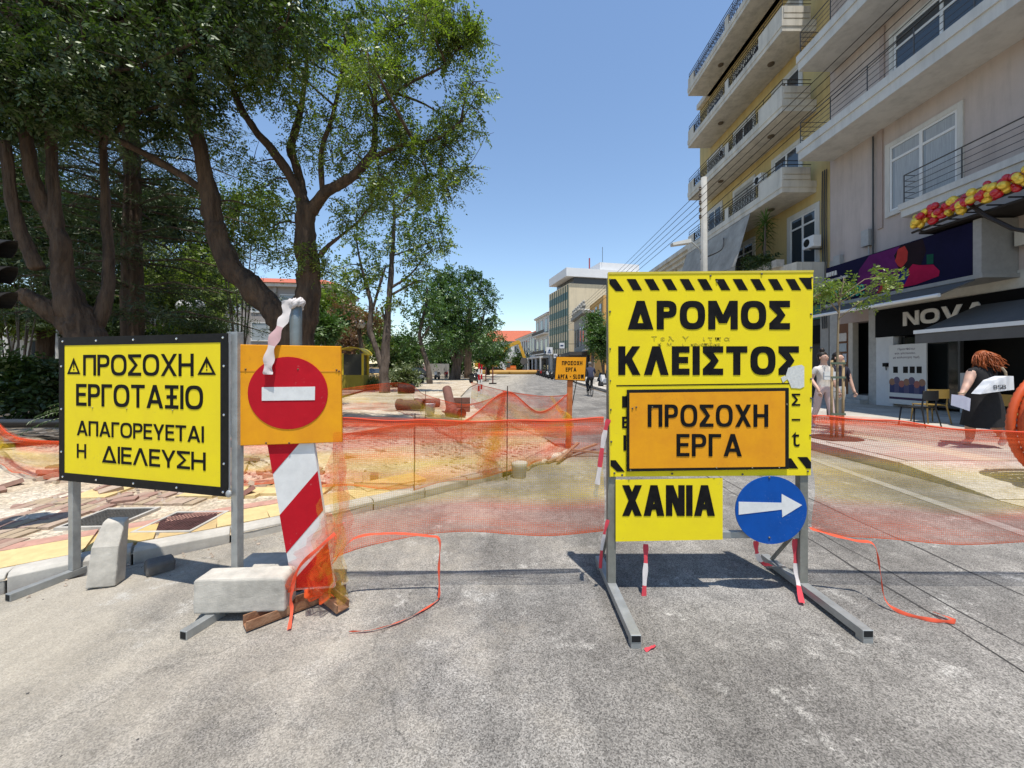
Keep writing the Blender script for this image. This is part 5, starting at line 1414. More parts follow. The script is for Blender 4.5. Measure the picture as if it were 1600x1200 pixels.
# ---- white neoclassical house beyond it
wb = empty('town_house', (XF, 36, 0), 0, 'pale two storey town house with heavy cornice beyond the ochre building', 'building')
wbw = empty('facade', (-XF, -36, 0), 0, parent=wb)
MB().box(XF, XF + 10, 28.52, 46, 0, 10.4).build('wall', CREAM, wbw)
cn = MB(); cn.box(XF - 0.35, XF + 10, 28.53, 46.2, 9.6, 9.9); cn.box(XF - 0.6, XF + 10, 28.53, 46.4, 9.9005, 10.15); cn.box(XF - 0.8, XF + 10, 28.53, 46.6, 10.1505, 10.45); cn.build('cornice', OFFW, wbw)
MB().add([(XF - 0.8, 28.53, 10.46), (XF - 0.8, 46.6, 10.46), (XF + 4, 46.6, 12.6), (XF + 4, 28.53, 12.6)], [(0, 1, 2, 3)]).build('roof', M('old_tiles', (0.30, 0.24, 0.19), 0.9, 0, 0.3, 4), wbw)
for k in range(5):
    side_window(wbw, 30 + k * 3.3, 31.3 + k * 3.3, 6.0, 8.6, trim=0.25, glass=GLASS, mull=2)
    MB().box(XF - 0.12, XF, 29.2 + k * 3.3, 29.5 + k * 3.3, 0, 9.59).build('pilaster', OFFW, wbw)
MB().box(XF - 1.6, XF - 0.01, 28.6, 46, 4.2, 4.45).build('shop_canopy', M('canopy_dark', (0.07, 0.065, 0.06), 0.8), wbw)
MB().box(XF - 0.02, XF - 0.005, 28.6, 46, 0.2, 4.1).build('shop_glazing', GLASS_D, wbw)

# ---- far buildings: own frame each, local x along the street facade, y depth
def local_building(name, loc, rz, label):
    e = empty(name, loc, rz, label, 'building'); return e
def win_local(parent, x0, x1, z0, z1, y=-0.001, glass=GLASS, frame=CREAM, t=0.12):
    w = empty('window', (0, 0, 0), 0, parent=parent)
    MB().box(x0, x1, y - 0.03, y, z0, z1).build('pane', glass, w)
    f = MB(); f.box(x0 - t, x0, y - 0.10, y, z0 - t, z1 + t); f.box(x1, x1 + t, y - 0.10, y, z0 - t, z1 + t); f.box(x0, x1, y - 0.10, y, z1, z1 + t); f.box(x0, x1, y - 0.12, y, z0 - t, z0)
    f.build('frame', frame, w)
    return w
# office block: street facade runs from the near corner N to the far corner F
N_ = Vector((11.5, 80, 0)); F_ = Vector((8.65, 92.5, 0))
BEIGE = M('beige_render', (0.62, 0.52, 0.36), 0.9, 0, 0.10, 0.5, stain=0.2)
GREENP = M('green_panel', (0.05, 0.10, 0.075), 0.5, 0, 0.2, 2)
WINK = M('white_roof', (0.66, 0.66, 0.66), 0.7, 0, 0.08, 0.6)
obk = local_building('office_block', (N_.x, N_.y, 0), 0, 'beige five storey office block with green window strips and white roof')
fd = (F_ - N_); fl = fd.length; fd.normalize(); inn = Vector((fd.y, -fd.x, 0))   # inwards, to +x
def loc2(u, d): v = fd * u + inn * d; return (v.x, v.y)
fp = [loc2(0, 0), loc2(fl, 0), loc2(fl, 16), loc2(0, 16)]
MB().prism(fp, 4.5, 18.6, 'xy').build('wall', BEIGE, obk)
MB().prism([loc2(0.3, 1.5), loc2(fl, 1.5), loc2(fl, 16), loc2(0.3, 16)], 0, 4.5, 'xy').build('ground_floor', M('dark_shopfront', (0.03, 0.03, 0.03)), obk)
for u in (0.6, 6, 12):
    a = loc2(u, 0.5); MB().cyl((a[0], a[1], 0), (a[0], a[1], 4.5), 0.45, 10).build('column', CONC2, obk)
MB().prism([loc2(-0.0, 1.0), loc2(fl * .8, 1.0), loc2(fl * .8, 15), loc2(0, 15)], 18.6, 19.9, 'xy').build('penthouse', M('dark_glazing', (0.05, 0.05, 0.05), 0.3), obk)
MB().prism([loc2(-0.6, -0.8), loc2(fl * .82, -0.8), loc2(fl * .82, 16), loc2(-0.6, 16)], 19.9, 21.6, 'xy').build('roof_slab', WINK, obk)
MB().prism([loc2(0.6, 7), loc2(fl * .6, 7), loc2(fl * .6, 16), loc2(0.6, 16)], 21.6, 23.4, 'xy').build('roof_house', WINK, obk)
rh = math.atan2(-fd.x, fd.y)
for i in range(9):
    u = 0.5 + i * (fl - 0.6) / 9
    s = MB()
    a, b = loc2(u, -0.12), loc2(u + 0.22, -0.12); c_, d_ = loc2(u + 0.22, 0.0), loc2(u, 0.0)
    s.prism([a, b, c_, d_], 4.5, 18.4, 'xy'); s.build('green_fin', GREENP, obk)
    for f in range(4):
        z = 5.6 + f * 3.3
        a, b, c_, d_ = loc2(u + 0.28, -0.05), loc2(u + 1.25, -0.05), loc2(u + 1.25, -0.003), loc2(u + 0.28, -0.003)
        MB().prism([a, b, c_, d_], z, z + 1.55, 'xy').build('window', glass_mat('green_glass', (0.012, 0.05, 0.036), 0.3, 0.3) if 'gg' not in MATS else MATS['gg'], obk)
        if 'gg' not in MATS: MATS['gg'] = bpy.data.materials['green_glass']
for u, d0, d1 in ((-0.02, 9.0, 13.5),):
    a, b = loc2(u, d0), loc2(u, d1)
    MB().prism([loc2(-0.06, d0), loc2(-0.003, d0), loc2(-0.003, d1), loc2(-0.06, d1)], 15.6, 17.2, 'xy').build('side_window', GLASS, obk)
MB().cyl((4.5, 2, 21.6), (4.5, 2, 24.2), 0.14, 6).build('mast', M('mast_red', (0.35, 0.06, 0.07)), obk)
MB().cyl((7.2, 2, 23.4), (7.2, 2, 26.5), 0.05, 5).build('aerial', RAILG, obk)
# white houses beyond the office block
GREYW = M('greywhite_render', (0.50, 0.50, 0.49), 0.9, 0, 0.10, 0.4, stain=0.25)
TILE_R = M('red_roof_tiles', (0.48, 0.13, 0.07), 0.85, 0, 0.25, 2.0, streak=(1, 1, 1))
def street_house(label, n, f, h, floors, nw, roofh, depth=12, balc=True):
    n = Vector((*n, 0)); f = Vector((*f, 0)); L_ = (f - n).length
    e = local_building('town_house', (n.x, n.y, 0), math.atan2((f - n).y, (f - n).x), label)   # local +x runs away along the street, local -y is indoors
    MB().box(0, L_, -depth, 0, 0, h).build('wall', GREYW, e)
    MB().box(-0.3, L_ + 0.3, -depth, 0.45, h, h + 0.35).build('cornice', CREAM, e)
    r = MB(); r.add([(-0.4, 0.6, h + 0.36), (L_ + 0.4, 0.6, h + 0.36), (L_ + 0.4, -depth / 2, h + roofh), (-0.4, -depth / 2, h + roofh), (-0.4, -depth, h + 0.36), (L_ + 0.4, -depth, h + 0.36)], [(0, 1, 2, 3), (3, 2, 5, 4), (0, 3, 4), (1, 5, 2)])
    r.build('roof', TILE_R, e)
    fh = (h - 4.6) / floors
    for k in range(floors):
        for i in range(nw):
            x0 = L_ * (i + 0.28) / nw; x1 = L_ * (i + 0.72) / nw
            w = empty('window', (0, 0, 0), 0, parent=e)
            MB().box(x0, x1, 0.002, 0.06, 4.6 + fh * k + 0.7, 4.6 + fh * k + fh * 0.82).build('pane', GLASS, w)
            MB().box(x0 - 0.15, x1 + 0.15, 0.002, 0.16, 4.6 + fh * k + fh * 0.83, 4.6 + fh * k + fh * 0.90).build('lintel', CREAM, w)
        if balc:
            MB().box(0.3, L_ - 0.3, 0.002, 1.2, 4.6 + fh * k + 0.3, 4.6 + fh * k + 0.5).build('balcony', CREAM, e)
            MB().box(0.3, L_ - 0.3, 1.15, 1.2, 4.6 + fh * k + 0.5, 4.6 + fh * k + 1.3).build('balcony_rail', IRON, e)
    MB().box(0.1, L_ - 0.1, -0.02, 2.2, 4.0, 4.4).build('arcade_roof', CREAM, e)
    MB().box(0.2, L_ - 0.2, 0.002, 0.1, 0.2, 3.9).build('shop_glazing', GLASS_D, e)
    for i in range(nw + 1):
        x = 0.2 + (L_ - 0.4) * i / nw; MB().cyl((x, 2.0, 0), (x, 2.0, 4.0), 0.22, 8).build('arcade_column', GREYW, e)
    return e
street_house('tall pale grey house with red roof next to the office block', (8.9, 96), (6.6, 110), 14.6, 2, 3, 2.6)
street_house('long low pale grey house with red roof further down the street', (6.4, 112), (1.6, 140), 11.2, 1, 9, 3.2, balc=False)
# house closing the street
eh = local_building('town_house', (-14, 168, 0), 0, 'white house with broad red roof closing the end of the street')
MB().box(0, 26, 0, 12, 0, 12.8).build('wall', CREAM, eh)
MB().add([(-0.6, -0.6, 12.8), (26.6, -0.6, 12.8), (22, 6, 17.9), (4, 6, 17.9), (-0.6, 12.6, 12.8), (26.6, 12.6, 12.8)], [(0, 1, 2, 3), (1, 5, 2), (5, 4, 3, 2), (4, 0, 3)]).build('roof', TILE_R, eh)
for i in range(9): win_local(eh, 1.5 + i * 2.7, 2.7 + i * 2.7, 8.2, 10.8)
# statue topped house and orange house between the cornice house and the office block
sh = local_building('town_house', (12.2, 66, 0), R(90), 'old grey stone house with ornaments along its parapet')
STONE = M('old_stone', (0.34, 0.32, 0.28), 0.9, 0, 0.35, 1.2)
MB().box(0, 12, -8, 0, 4.2, 10.6).build('wall', STONE, sh)
MB().box(-0.3, 12.3, -8, 0.6, 10.6, 11.2).build('cornice', STONE, sh)
for i in range(7):
    x = 0.3 + i * 1.9
    MB().lathe([(0.28, 0), (0.2, 0.3), (0.38, 0.7), (0.2, 1.1), (0.26, 1.4), (0.05, 1.7)], 8, (x, 0.2, 11.2)).build('parapet_ornament', STONE, sh)
for i in range(4):
    MB().box(1.0 + i * 2.8, 2.2 + i * 2.8, 0.002, 0.08, 5.4, 8.6).build('window', GLASS, sh)
MB().box(-0.5, 12.5, -7, 2.6, 3.6, 4.2).build('shop_canopy', M('canopy_dark', (0.06, 0.055, 0.05), 0.8), sh)
MB().box(0, 12, -8, -0.3, 0, 3.6).build('ground_floor', MATS['dark_shopfront'], sh)
oh = local_building('town_house', (12.9, 56, 0), R(90), 'narrow orange house between the cornice house and the grey stone house')
MB().box(0, 9.8, -8, 0, 0, 11.8).build('wall', M('orange_render', (0.62, 0.34, 0.10), 0.9, 0, 0.12, 0.8), oh)
for i in range(3):
    for f in range(2): MB().box(1 + i * 3, 2.3 + i * 3, 0.002, 0.08, 5 + f * 3.4, 7.4 + f * 3.4).build('window', GLASS, oh)
MB().box(0, 9.8, 0.002, 1.3, 4.3, 4.5).build('balcony', OFFW, oh)

# ---- buildings on the left, behind the park
lb_ = local_building('public_building', (-43, 47, 0), R(8), 'grey building with red tiled roof seen between the tree trunks')
MB().box(0, 21, 0, 10, 0, 11.5).build('wall', M('grey_brown_render', (0.30, 0.27, 0.245), 0.9, 0, 0.12, 0.8), lb_)
MB().box(-0.5, 21.5, -0.6, 10, 11.5, 11.9).build('eaves', CREAM, lb_)
MB().add([(-0.8, -0.9, 11.9), (21.8, -0.9, 11.9), (18, 5, 13.6), (3, 5, 13.6), (-0.8, 10, 11.9), (21.8, 10, 11.9)], [(0, 1, 2, 3), (1, 5, 2), (5, 4, 3, 2), (4, 0, 3)]).build('roof', TILE_R, lb_)
for i in range(6):
    for f in range(3): win_local(lb_, 1.4 + i * 3.3, 3.3 + i * 3.3, 1.4 + f * 3.5, 3.5 + f * 3.5, glass=GLASS_L)
    MB().box(3.85 + i * 3.3, 4.25 + i * 3.3, -0.2, -0.001, 0, 11.49).build('pilaster', MATS['grey_brown_render'], lb_)
lw = local_building('pavilion', (-34, 24, 0), R(4), 'white park pavilion with columns behind the dark trees')
MB().box(0, 11, 0, 6, 0, 4.2).build('wall', CREAM, lw)
MB().box(-0.6, 11.6, -2.4, 6, 4.2, 4.7).build('roof', CREAM, lw)
for i in range(5): MB().cyl((0.2 + i * 2.6, -2, 0), (0.2 + i * 2.6, -2, 4.2), 0.2, 10).build('column', CREAM, lw)
for i in range(3): MB().box(1.5 + i * 3, 3 + i * 3, -0.05, -0.002, 0.9, 3.2).build('window', GLASS, lw)
wall_l = MB().box(0, 14, 0, 0.3, 0, 2.2)
wf = empty('garden_wall', (-24, 62, 0), R(10), 'white painted wall with faded pink lettering behind the parked cars', 'wall')
wall_l.build('wall', M('dull_wall', (0.34, 0.33, 0.31), 0.9, 0, 0.2, 1, stain=0.3), wf)
MB().box(0, 14, -0.03, -0.002, 0.2, 0.5).build('dark_base', CONC2, wf)
link('lettering', text_mesh('ΧΑΝΙΑ ΠΟΛΗ', 6.0, 0.9, 0.01, 0, M('faded_pink', (0.55, 0.20, 0.24), 0.8)), None, wf, (5, -0.004, 0.9))
# ------------------------------------------------------------------ trees and plants
BARK = M('bark', (0.115, 0.075, 0.048), 0.95, 0, 0.6, 6, 1.0, 11, streak=(1, 1, 0.2), detail=9, col2=(0.028, 0.020, 0.016), bdist=0.08)
BARK_G = M('bark_grey', (0.17, 0.135, 0.11), 0.95, 0, 0.6, 4, 1.0, 9, streak=(1, 1, 0.2), detail=9, bdist=0.10, col2=(0.06, 0.045, 0.036))
LEAF_A = leaf_mat('leaf_acacia', (0.055, 0.090, 0.014), (0.23, 0.285, 0.042), 0.5)
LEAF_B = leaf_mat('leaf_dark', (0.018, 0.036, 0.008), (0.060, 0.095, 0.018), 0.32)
LEAF_C = leaf_mat('leaf_conifer', (0.022, 0.042, 0.015), (0.06, 0.085, 0.03), 0.2)
LEAF_D = leaf_mat('leaf_ficus', (0.040, 0.085, 0.018), (0.085, 0.155, 0.032), 0.3)
LEAF_Y = leaf_mat('leaf_yellowgreen', (0.10, 0.15, 0.03), (0.24, 0.29, 0.05), 0.4)
LEAF_O = leaf_mat('leaf_oleander', (0.07, 0.10, 0.035), (0.17, 0.19, 0.08), 0.3)
LEAF_R = leaf_mat('leaf_reddish', (0.12, 0.07, 0.035), (0.22, 0.10, 0.06), 0.3)

def unit(a): return a / np.maximum(np.linalg.norm(a, axis=-1, keepdims=True), 1e-9)

def leaf_mesh(name, mat, centers, radii, ntw, nlf, size, twig=0.4, flat=1.0, droop=0.25, width=0.48, horiz=0.0):
    """leaf sprays: ntw twigs per clump, nlf leaves per twig in two rows"""
    C = np.asarray(centers, float); Rr = np.asarray(radii, float)
    k = len(C); T = k * ntw
    ci = np.repeat(np.arange(k), ntw)
    d = unit(RNG.normal(size=(T, 3))); rad = RNG.random(T) ** 0.45
    start = C[ci] + d * (rad * Rr[ci])[:, None] * np.array([1, 1, flat])
    dr = unit(d * 0.6 + RNG.normal(size=(T, 3)) * 0.7 + np.array([0, 0, -droop]))
    dr[:, 2] *= (1 - horiz); dr = unit(dr)
    side = unit(np.cross(dr, unit(RNG.normal(size=(T, 3)) * 0.5 + np.array([0, 0, 1.0]))))
    nrm = np.cross(side, dr)
    tl = twig * (0.6 + 0.8 * RNG.random(T))
    n = T * nlf
    ti = np.repeat(np.arange(T), nlf); li = np.tile(np.arange(nlf), T)
    s = np.where(li % 2 == 0, 1.0, -1.0)
    t = (li // 2 + 0.5) / (nlf / 2)
    pos = start[ti] + dr[ti] * (tl[ti] * t)[:, None] + np.array([0, 0, -1]) * (tl[ti] * t * t * droop * 0.6)[:, None]
    ax = unit(side[ti] * s[:, None] + dr[ti] * 0.5 + RNG.normal(size=(n, 3)) * 0.35 + np.array([0, 0, -droop]))
    wx = unit(np.cross(ax, nrm[ti] + RNG.normal(size=(n, 3)) * 0.45))
    L_ = size * (0.65 + 0.7 * RNG.random(n)); W_ = L_ * width
    v = np.empty((n, 4, 3))
    v[:, 0] = pos; v[:, 2] = pos + ax * L_[:, None]
    mid = pos + ax * (L_ * 0.5)[:, None]
    v[:, 1] = mid + wx * (W_ * 0.5)[:, None]; v[:, 3] = mid - wx * (W_ * 0.5)[:, None]
    me = bpy.data.meshes.new(name)
    me.vertices.add(n * 4); me.vertices.foreach_set('co', v.reshape(-1))
    me.loops.add(n * 4); me.loops.foreach_set('vertex_index', np.arange(n * 4, dtype=np.int32))
    me.polygons.add(n); me.polygons.foreach_set('loop_start', np.arange(0, n * 4, 4, dtype=np.int32)); me.polygons.foreach_set('loop_total', np.full(n, 4, dtype=np.int32))
    me.update(calc_edges=True)
    me.materials.append(mat)
    return me

def limb_mb(mb, pts, n=11, jit=0.07, k=5):
    if pts[0][3] > .14: n = 22; k = 9
    """tapered crooked limb through (x,y,z,r)"""
    ps = catmull([p[:3] for p in pts], k); rs = []
    for i in range(len(pts) - 1):
        for j in range(k): rs.append(pts[i][3] + (pts[i + 1][3] - pts[i][3]) * j / k)
    rs.append(pts[-1][3])
    rs = [0.74 * r * (1 + random.uniform(-jit, jit)) for r in rs]
    base = len(mb.v)
    mb.tube(ps, rs, n)
    # knobbly bark
    for i in range(base, len(mb.v)):
        ri = rs[min((i - base) // n, len(rs) - 1)]; v = mb.v[i]
        if n > 12:
            j = (i - base) % n; row = (i - base) // n; c = ps[min(row, len(ps) - 1)]
            f = 1 + .09 * math.sin(j * 2.6 + row * .21) + .06 * math.sin(j * 5.1 - row * .33 + 1) + .07 * math.sin(row * .8 + j * .3) + random.uniform(-.035, .035)
            mb.v[i] = (c.x + (v[0] - c.x) * f, c.y + (v[1] - c.y) * f, c.z + (v[2] - c.z) * f)
        else: mb.v[i] = (v[0] + random.uniform(-jit, jit) * ri, v[1] + random.uniform(-jit, jit) * ri, v[2])
    return ps

def tree(name, label, cat, limbs, clumps, leafmat, bark, ntw=45, nlf=16, size=0.08, twig=0.42, group=None, connect=True, flat=0.8, droop=0.25, width=0.48, horiz=0.0):
    """limbs: lists of (px, py, Y, radius m); clumps: (px, py, Y, r px)"""
    base = limbs[0][0]; b = P(base[0], base[1], base[2])
    t = empty(name, (b.x, b.y, max(b.z, 0)), 0, label, cat, group)
    o = Vector((b.x, b.y, max(b.z, 0)))
    sk = []
    for i, lm in enumerate(limbs):
        mb = MB()
        pts = [(*(P(p[0], p[1], p[2]) - o), p[3]) for p in lm]
        ps = limb_mb(mb, pts)
        sk += [(q_, pts[-1][3]) for q_ in ps[2:]]
        mb.build('trunk' if i == 0 else 'limb', bark, t, smooth=True)
    cs = [P(c[0], c[1], c[2]) - o for c in clumps]; rs = [c[3] * c[2] / FPX for c in clumps]
    if connect and cs:
        mb = MB()
        for c in cs:
            s = min(sk, key=lambda a: (a[0] - c).length + (0.6 if a[0].z > c.z else 0))
            a = s[0]; L_ = (c - a).length
            m = a.lerp(c, 0.5) + Vector((random.uniform(-.1, .1), random.uniform(-.1, .1), 0.10)) * L_
            r0 = min(0.06, 0.016 * L_ + 0.012)
            mb.tube(catmull([a, m, c], 4), [r0 * (1 - 0.085 * j) for j in range(9)], 5)
            for _ in range(3):
                e = c + Vector((random.gauss(0, 1), random.gauss(0, 1), random.gauss(0, 0.7))).normalized() * 0.6
                mb.tube([c, c.lerp(e, .5) + Vector((0, 0, .04)), e], [0.012, 0.008, 0.004], 4)
        mb.build('twigs', bark, t, smooth=True)['kind'] = 'stuff'
    if cs:
        link('crown', leaf_mesh('crown', leafmat, cs, rs, ntw, nlf, size, twig, flat, droop, width, horiz), None, t)
    return t

def rclumps(n, x0, x1, y0, y1, Y0, Y1, r0, r1):
    return [(random.uniform(x0, x1), random.uniform(y0, y1), random.uniform(Y0, Y1), random.uniform(r0, r1)) for _ in range(n)]

# --- the big forked tree behind the no entry sign
limbsA = [
    [(458, 690, 9.5, .50), (462, 600, 9.5, .44), (470, 520, 9.5, .40), (480, 470, 9.5, .36), (482, 420, 9.5, .33), (476, 370, 9.5, .30), (480, 320, 9.5, .30)],
    [(455, 560, 9.5, .36), (440, 505, 9.4, .36), (400, 455, 9.3, .34), (360, 415, 9.2, .31), (337, 360, 9.1, .27), (328, 310, 9.0, .22), (312, 230, 8.9, .19), (296, 160, 8.8, .17), (283, 70, 8.6, .13), (275, -60, 8.4, .08)],
    [(326, 305, 9.0, .12), (290, 278, 8.8, .11), (235, 245, 8.6, .10), (175, 215, 8.4, .085), (115, 192, 8.2, .07), (60, 160, 8.0, .04)],
    [(478, 330, 9.5, .22), (462, 290, 9.4, .15), (430, 240, 9.3, .13), (400, 205, 9.2, .11), (372, 160, 9.1, .09), (352, 100, 9.0, .06)],
    [(474, 320, 9.5, .16), (466, 270, 9.6, .13), (455, 230, 9.6, .12), (468, 180, 9.7, .09), (478, 110, 9.7, .06), (480, 40, 9.7, .04)],
    [(486, 330, 9.5, .20), (510, 300, 9.3, .15), (545, 280, 9.1, .14), (575, 250, 9.0, .12), (585, 225, 9.0, .09), (586, 150, 8.9, .06), (588, 60, 8.8, .04)],
    [(576, 250, 9.0, .09), (625, 228, 8.8, .07), (680, 218, 8.7, .05), (720, 190, 8.6, .03)],
    [(500, 400, 9.5, .10), (512, 385, 9.6, .07), (528, 372, 9.7, .05), (556, 350, 9.8, .03)],
    [(505, 310, 9.4, .09), (502, 240, 9.3, .08), (520, 180, 9.2, .06), (535, 110, 9.1, .05), (540, 50, 9.0, .03)],
    [(586, 165, 8.9, .05), (640, 130, 8.7, .04), (690, 105, 8.6, .03), (712, 80, 8.6, .015)],
    [(470, 540, 9.5, .22), (440, 520, 9.9, .18), (425, 490, 10.2, .12), (432, 470, 10.4, .02)],
    [(700, 222, 8.7, .012), (745, 215, 8.6, .008), (772, 207, 8.6, .004)],
    [(640, 280, 8.9, .012), (720, 265, 8.7, .010), (748, 235, 8.6, .007), (760, 205, 8.6, .004)],
]
clA = [(722, 60, 8.6, 22), (738, 52, 8.6, 14), (695, 82, 8.6, 18), (705, 60, 8.6, 14), (738, 128, 8.6, 22), (735, 165, 8.6, 28), (722, 195, 8.7, 30), (700, 190, 9.0, 24), (690, 225, 8.8, 24), (660, 235, 8.9, 30), (625, 250, 9.0, 32), (600, 285, 9.3, 30), (720, 262, 8.7, 16), (690, 275, 8.8, 22), (655, 285, 9.0, 24), (640, 210, 9.2, 26), (610, 180, 9.0, 22), (585, 200, 9.0, 26),
       (620, 120, 8.8, 20), (590, 120, 9.0, 28), (565, 90, 9.1, 34), (625, 60, 8.9, 36), (655, 35, 8.8, 30), (690, 8, 8.7, 18), (600, 30, 8.9, 40), (540, 40, 9.0, 44), (640, 5, 8.6, 30), (560, 140, 9.1, 28), (540, 200, 9.2, 30), (510, 190, 9.4, 26), (480, 175, 9.6, 30), (470, 230, 9.4, 20), (520, 250, 9.2, 26), (550, 235, 9.1, 22), (440, 150, 9.3, 34), (460, 100, 9.5, 40), (500, 60, 9.2, 44), (440, 40, 9.2, 44), (390, 60, 9.0, 46), (405, 120, 9.2, 34), (370, 130, 9.0, 30), (345, 90, 8.9, 38),
       (560, 325, 9.7, 24), (535, 345, 9.6, 18), (590, 310, 9.5, 22), (448, 335, 9.6, 24), (425, 355, 9.8, 22), (432, 395, 9.8, 18), (410, 330, 9.9, 20), (480, 395, 9.2, 20), (420, 290, 9.8, 20), (395, 255, 9.6, 24), (355, 230, 9.5, 22), (500, 420, 9.6, 10)]
clA2 = [(c[0] + random.gauss(0, 14), c[1] + random.gauss(0, 12), c[2] + random.gauss(0, .8), c[3] * .7) for c in clA if c[1] < 150 and c[0] < 600 for _ in range(2)]
clA2 += [(c[0] + random.gauss(0, 9), c[1] + random.gauss(0, 9), c[2] + random.gauss(0, .5), c[3] * .65) for c in clA if c[0] >= 600]
clA2 = [c for c in clA2 if c[0] < 745 - max(0, c[1] - 60) * 0.15]
tree('acacia_tree', 'large forked acacia tree with dark leaning trunk behind the no entry sign', 'tree', limbsA, clA + clA2, LEAF_A, BARK, ntw=40, nlf=18, size=0.074, twig=0.42, width=0.42)

# --- the many stemmed tree at the far left, with the dark canopy overhead
limbsB = [
    [(150, 640, 8.6, .52), (140, 560, 8.6, .48), (128, 510, 8.6, .42), (110, 475, 8.5, .34), (98, 430, 8.5, .25), (95, 380, 8.4, .20), (75, 335, 8.4, .18), (55, 290, 8.3, .16), (40, 210, 8.2, .13), (30, 60, 8.0, .09)],
    [(125, 520, 8.6, .30), (90, 495, 8.4, .24), (55, 470, 8.2, .20), (30, 458, 8.1, .17)],
    [(95, 400, 8.4, .15), (88, 340, 8.4, .14), (82, 280, 8.4, .13), (80, 200, 8.4, .11), (84, 100, 8.3, .07)],
    [(135, 530, 8.7, .26), (162, 480, 8.8, .17), (170, 420, 8.9, .14), (165, 330, 9.0, .11), (162, 250, 9.0, .09), (158, 190, 9.0, .06)],
    [(60, 420, 8.3, .16), (35, 370, 8.2, .14), (18, 310, 8.1, .13), (8, 220, 8.0, .10)],
]
clB = rclumps(52, -160, 340, -170, 120, 6.6, 9.5, 48, 74) + rclumps(12, -60, 330, 110, 170, 7.5, 9.5, 30, 46) + rclumps(16, 240, 520, -120, 60, 7.0, 9.0, 42, 62) + [(130, 130, 8.2, 34), (110, 160, 8.2, 26), (60, 190, 8.6, 26), (20, 180, 8.2, 30), (150, 175, 8.6, 22), (250, 190, 8.8, 26), (210, 165, 8.8, 30)]
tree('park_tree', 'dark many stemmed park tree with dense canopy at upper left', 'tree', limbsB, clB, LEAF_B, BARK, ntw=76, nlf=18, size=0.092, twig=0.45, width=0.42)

# --- dark conifer with tiered branches
def conifer(name, label, px, Y, r0, top_py, reach, tiers, leafn, base_py=None, low=0.22, group=None, width=0.12):
    b = G(px, 575 + CAM_H * FPX / Y)
    ht = CAM_H + (575 - top_py) * Y / FPX
    t = empty(name, (b.x, b.y, 0), 0, label, 'tree', group)
    mb = MB(); limb_mb(mb, [(0, 0, -.05, r0), (0.05, 0, ht * .3, r0 * .85), (0, 0, ht * .65, r0 * .6), (0, 0, ht, r0 * .1)], 11)
    mb.build('trunk', BARK, t, smooth=True)
    br = MB(); C = []; Rr = []
    for i in range(tiers):
        f = low + (1 - low) * i / tiers; z = ht * f
        L_ = reach * (1.05 - f) ** 0.6
        for j in range(7):
            a = j * 0.9 + i * 0.55 + random.uniform(-.2, .2); l = L_ * random.uniform(.7, 1.1)
            tip = Vector((math.cos(a) * l, math.sin(a) * l, z - 0.08 * l))
            br.tube([(0, 0, z), (math.cos(a) * l * .5, math.sin(a) * l * .5, z + 0.04 * l), tip], [.05, .035, .012], 5)
            for s in (.35, .55, .75, .95):
                C.append((math.cos(a) * l * s, math.sin(a) * l * s, z - 0.05 * l * s)); Rr.append(0.16 * l + .12)
    br.build('branches', BARK, t)
    link('crown', leaf_mesh('crown', LEAF_C, C, Rr, leafn, 14, 0.16, 0.5, 0.18, 0.05, width, 0.75), None, t)
    return t
conifer('conifer_tree', 'dark conifer with tiered flat branches right of the leftmost tree', 205, 12.5, .42, -60, 5.0, 13, 15)
conifer('conifer_tree', 'farther dark conifer showing pale sky between its flat branches', 70, 17, .4, 20, 6.0, 14, 16)

# --- slender two stemmed tree by the site
limbsC = [
    [(602, 622, 23, .42), (600, 590, 23, .36), (603, 540, 23, .30), (607, 480, 23, .22), (610, 440, 23, .2), (614, 380, 23, .14), (616, 330, 23, .10), (612, 290, 23, .05)],
    [(598, 575, 23, .26), (588, 545, 23, .20), (578, 515, 23, .2), (580, 480, 23, .17), (574, 450, 23, .14), (563, 410, 23, .08), (556, 370, 23, .04)],
    [(582, 485, 23, .12), (592, 450, 23, .1), (603, 415, 23, .06)], [(610, 450, 23, .12), (640, 430, 23, .08), (668, 395, 23, .04)], [(613, 460, 23, .1), (650, 440, 23, .06), (665, 440, 23, .03)],
    [(616, 340, 23, .08), (650, 320, 23, .05), (680, 300, 23, .03)], [(612, 400, 23, .07), (655, 385, 23, .05), (690, 370, 23, .02)], [(601, 500, 23, .09), (596, 480, 23, .08)]]
clC = [(640, 320, 23, 22), (670, 310, 23, 22), (665, 340, 23, 18), (600, 310, 23, 24), (575, 330, 23, 22), (625, 350, 23, 20), (655, 375, 23, 18), (680, 372, 23, 18), (695, 385, 23, 12), (640, 400, 23, 20), (665, 415, 23, 16), (600, 380, 23, 18), (570, 390, 23, 18), (555, 370, 23, 16), (560, 420, 23, 14), (590, 420, 23, 12), (545, 440, 23, 14), (575, 445, 23, 10), (640, 440, 23, 14), (660, 395, 24, 16), (615, 470, 23, 10), (640, 360, 24, 16), (530, 420, 24, 14), (610, 290, 23, 22), (655, 292, 23, 18), (585, 300, 23, 18), (690, 350, 23, 10)]
tree('acacia_tree', 'slender two stemmed tree standing beside the yellow kiosk', 'tree', limbsC, clC, LEAF_A, BARK_G, ntw=30, nlf=14, size=0.17, twig=0.7)
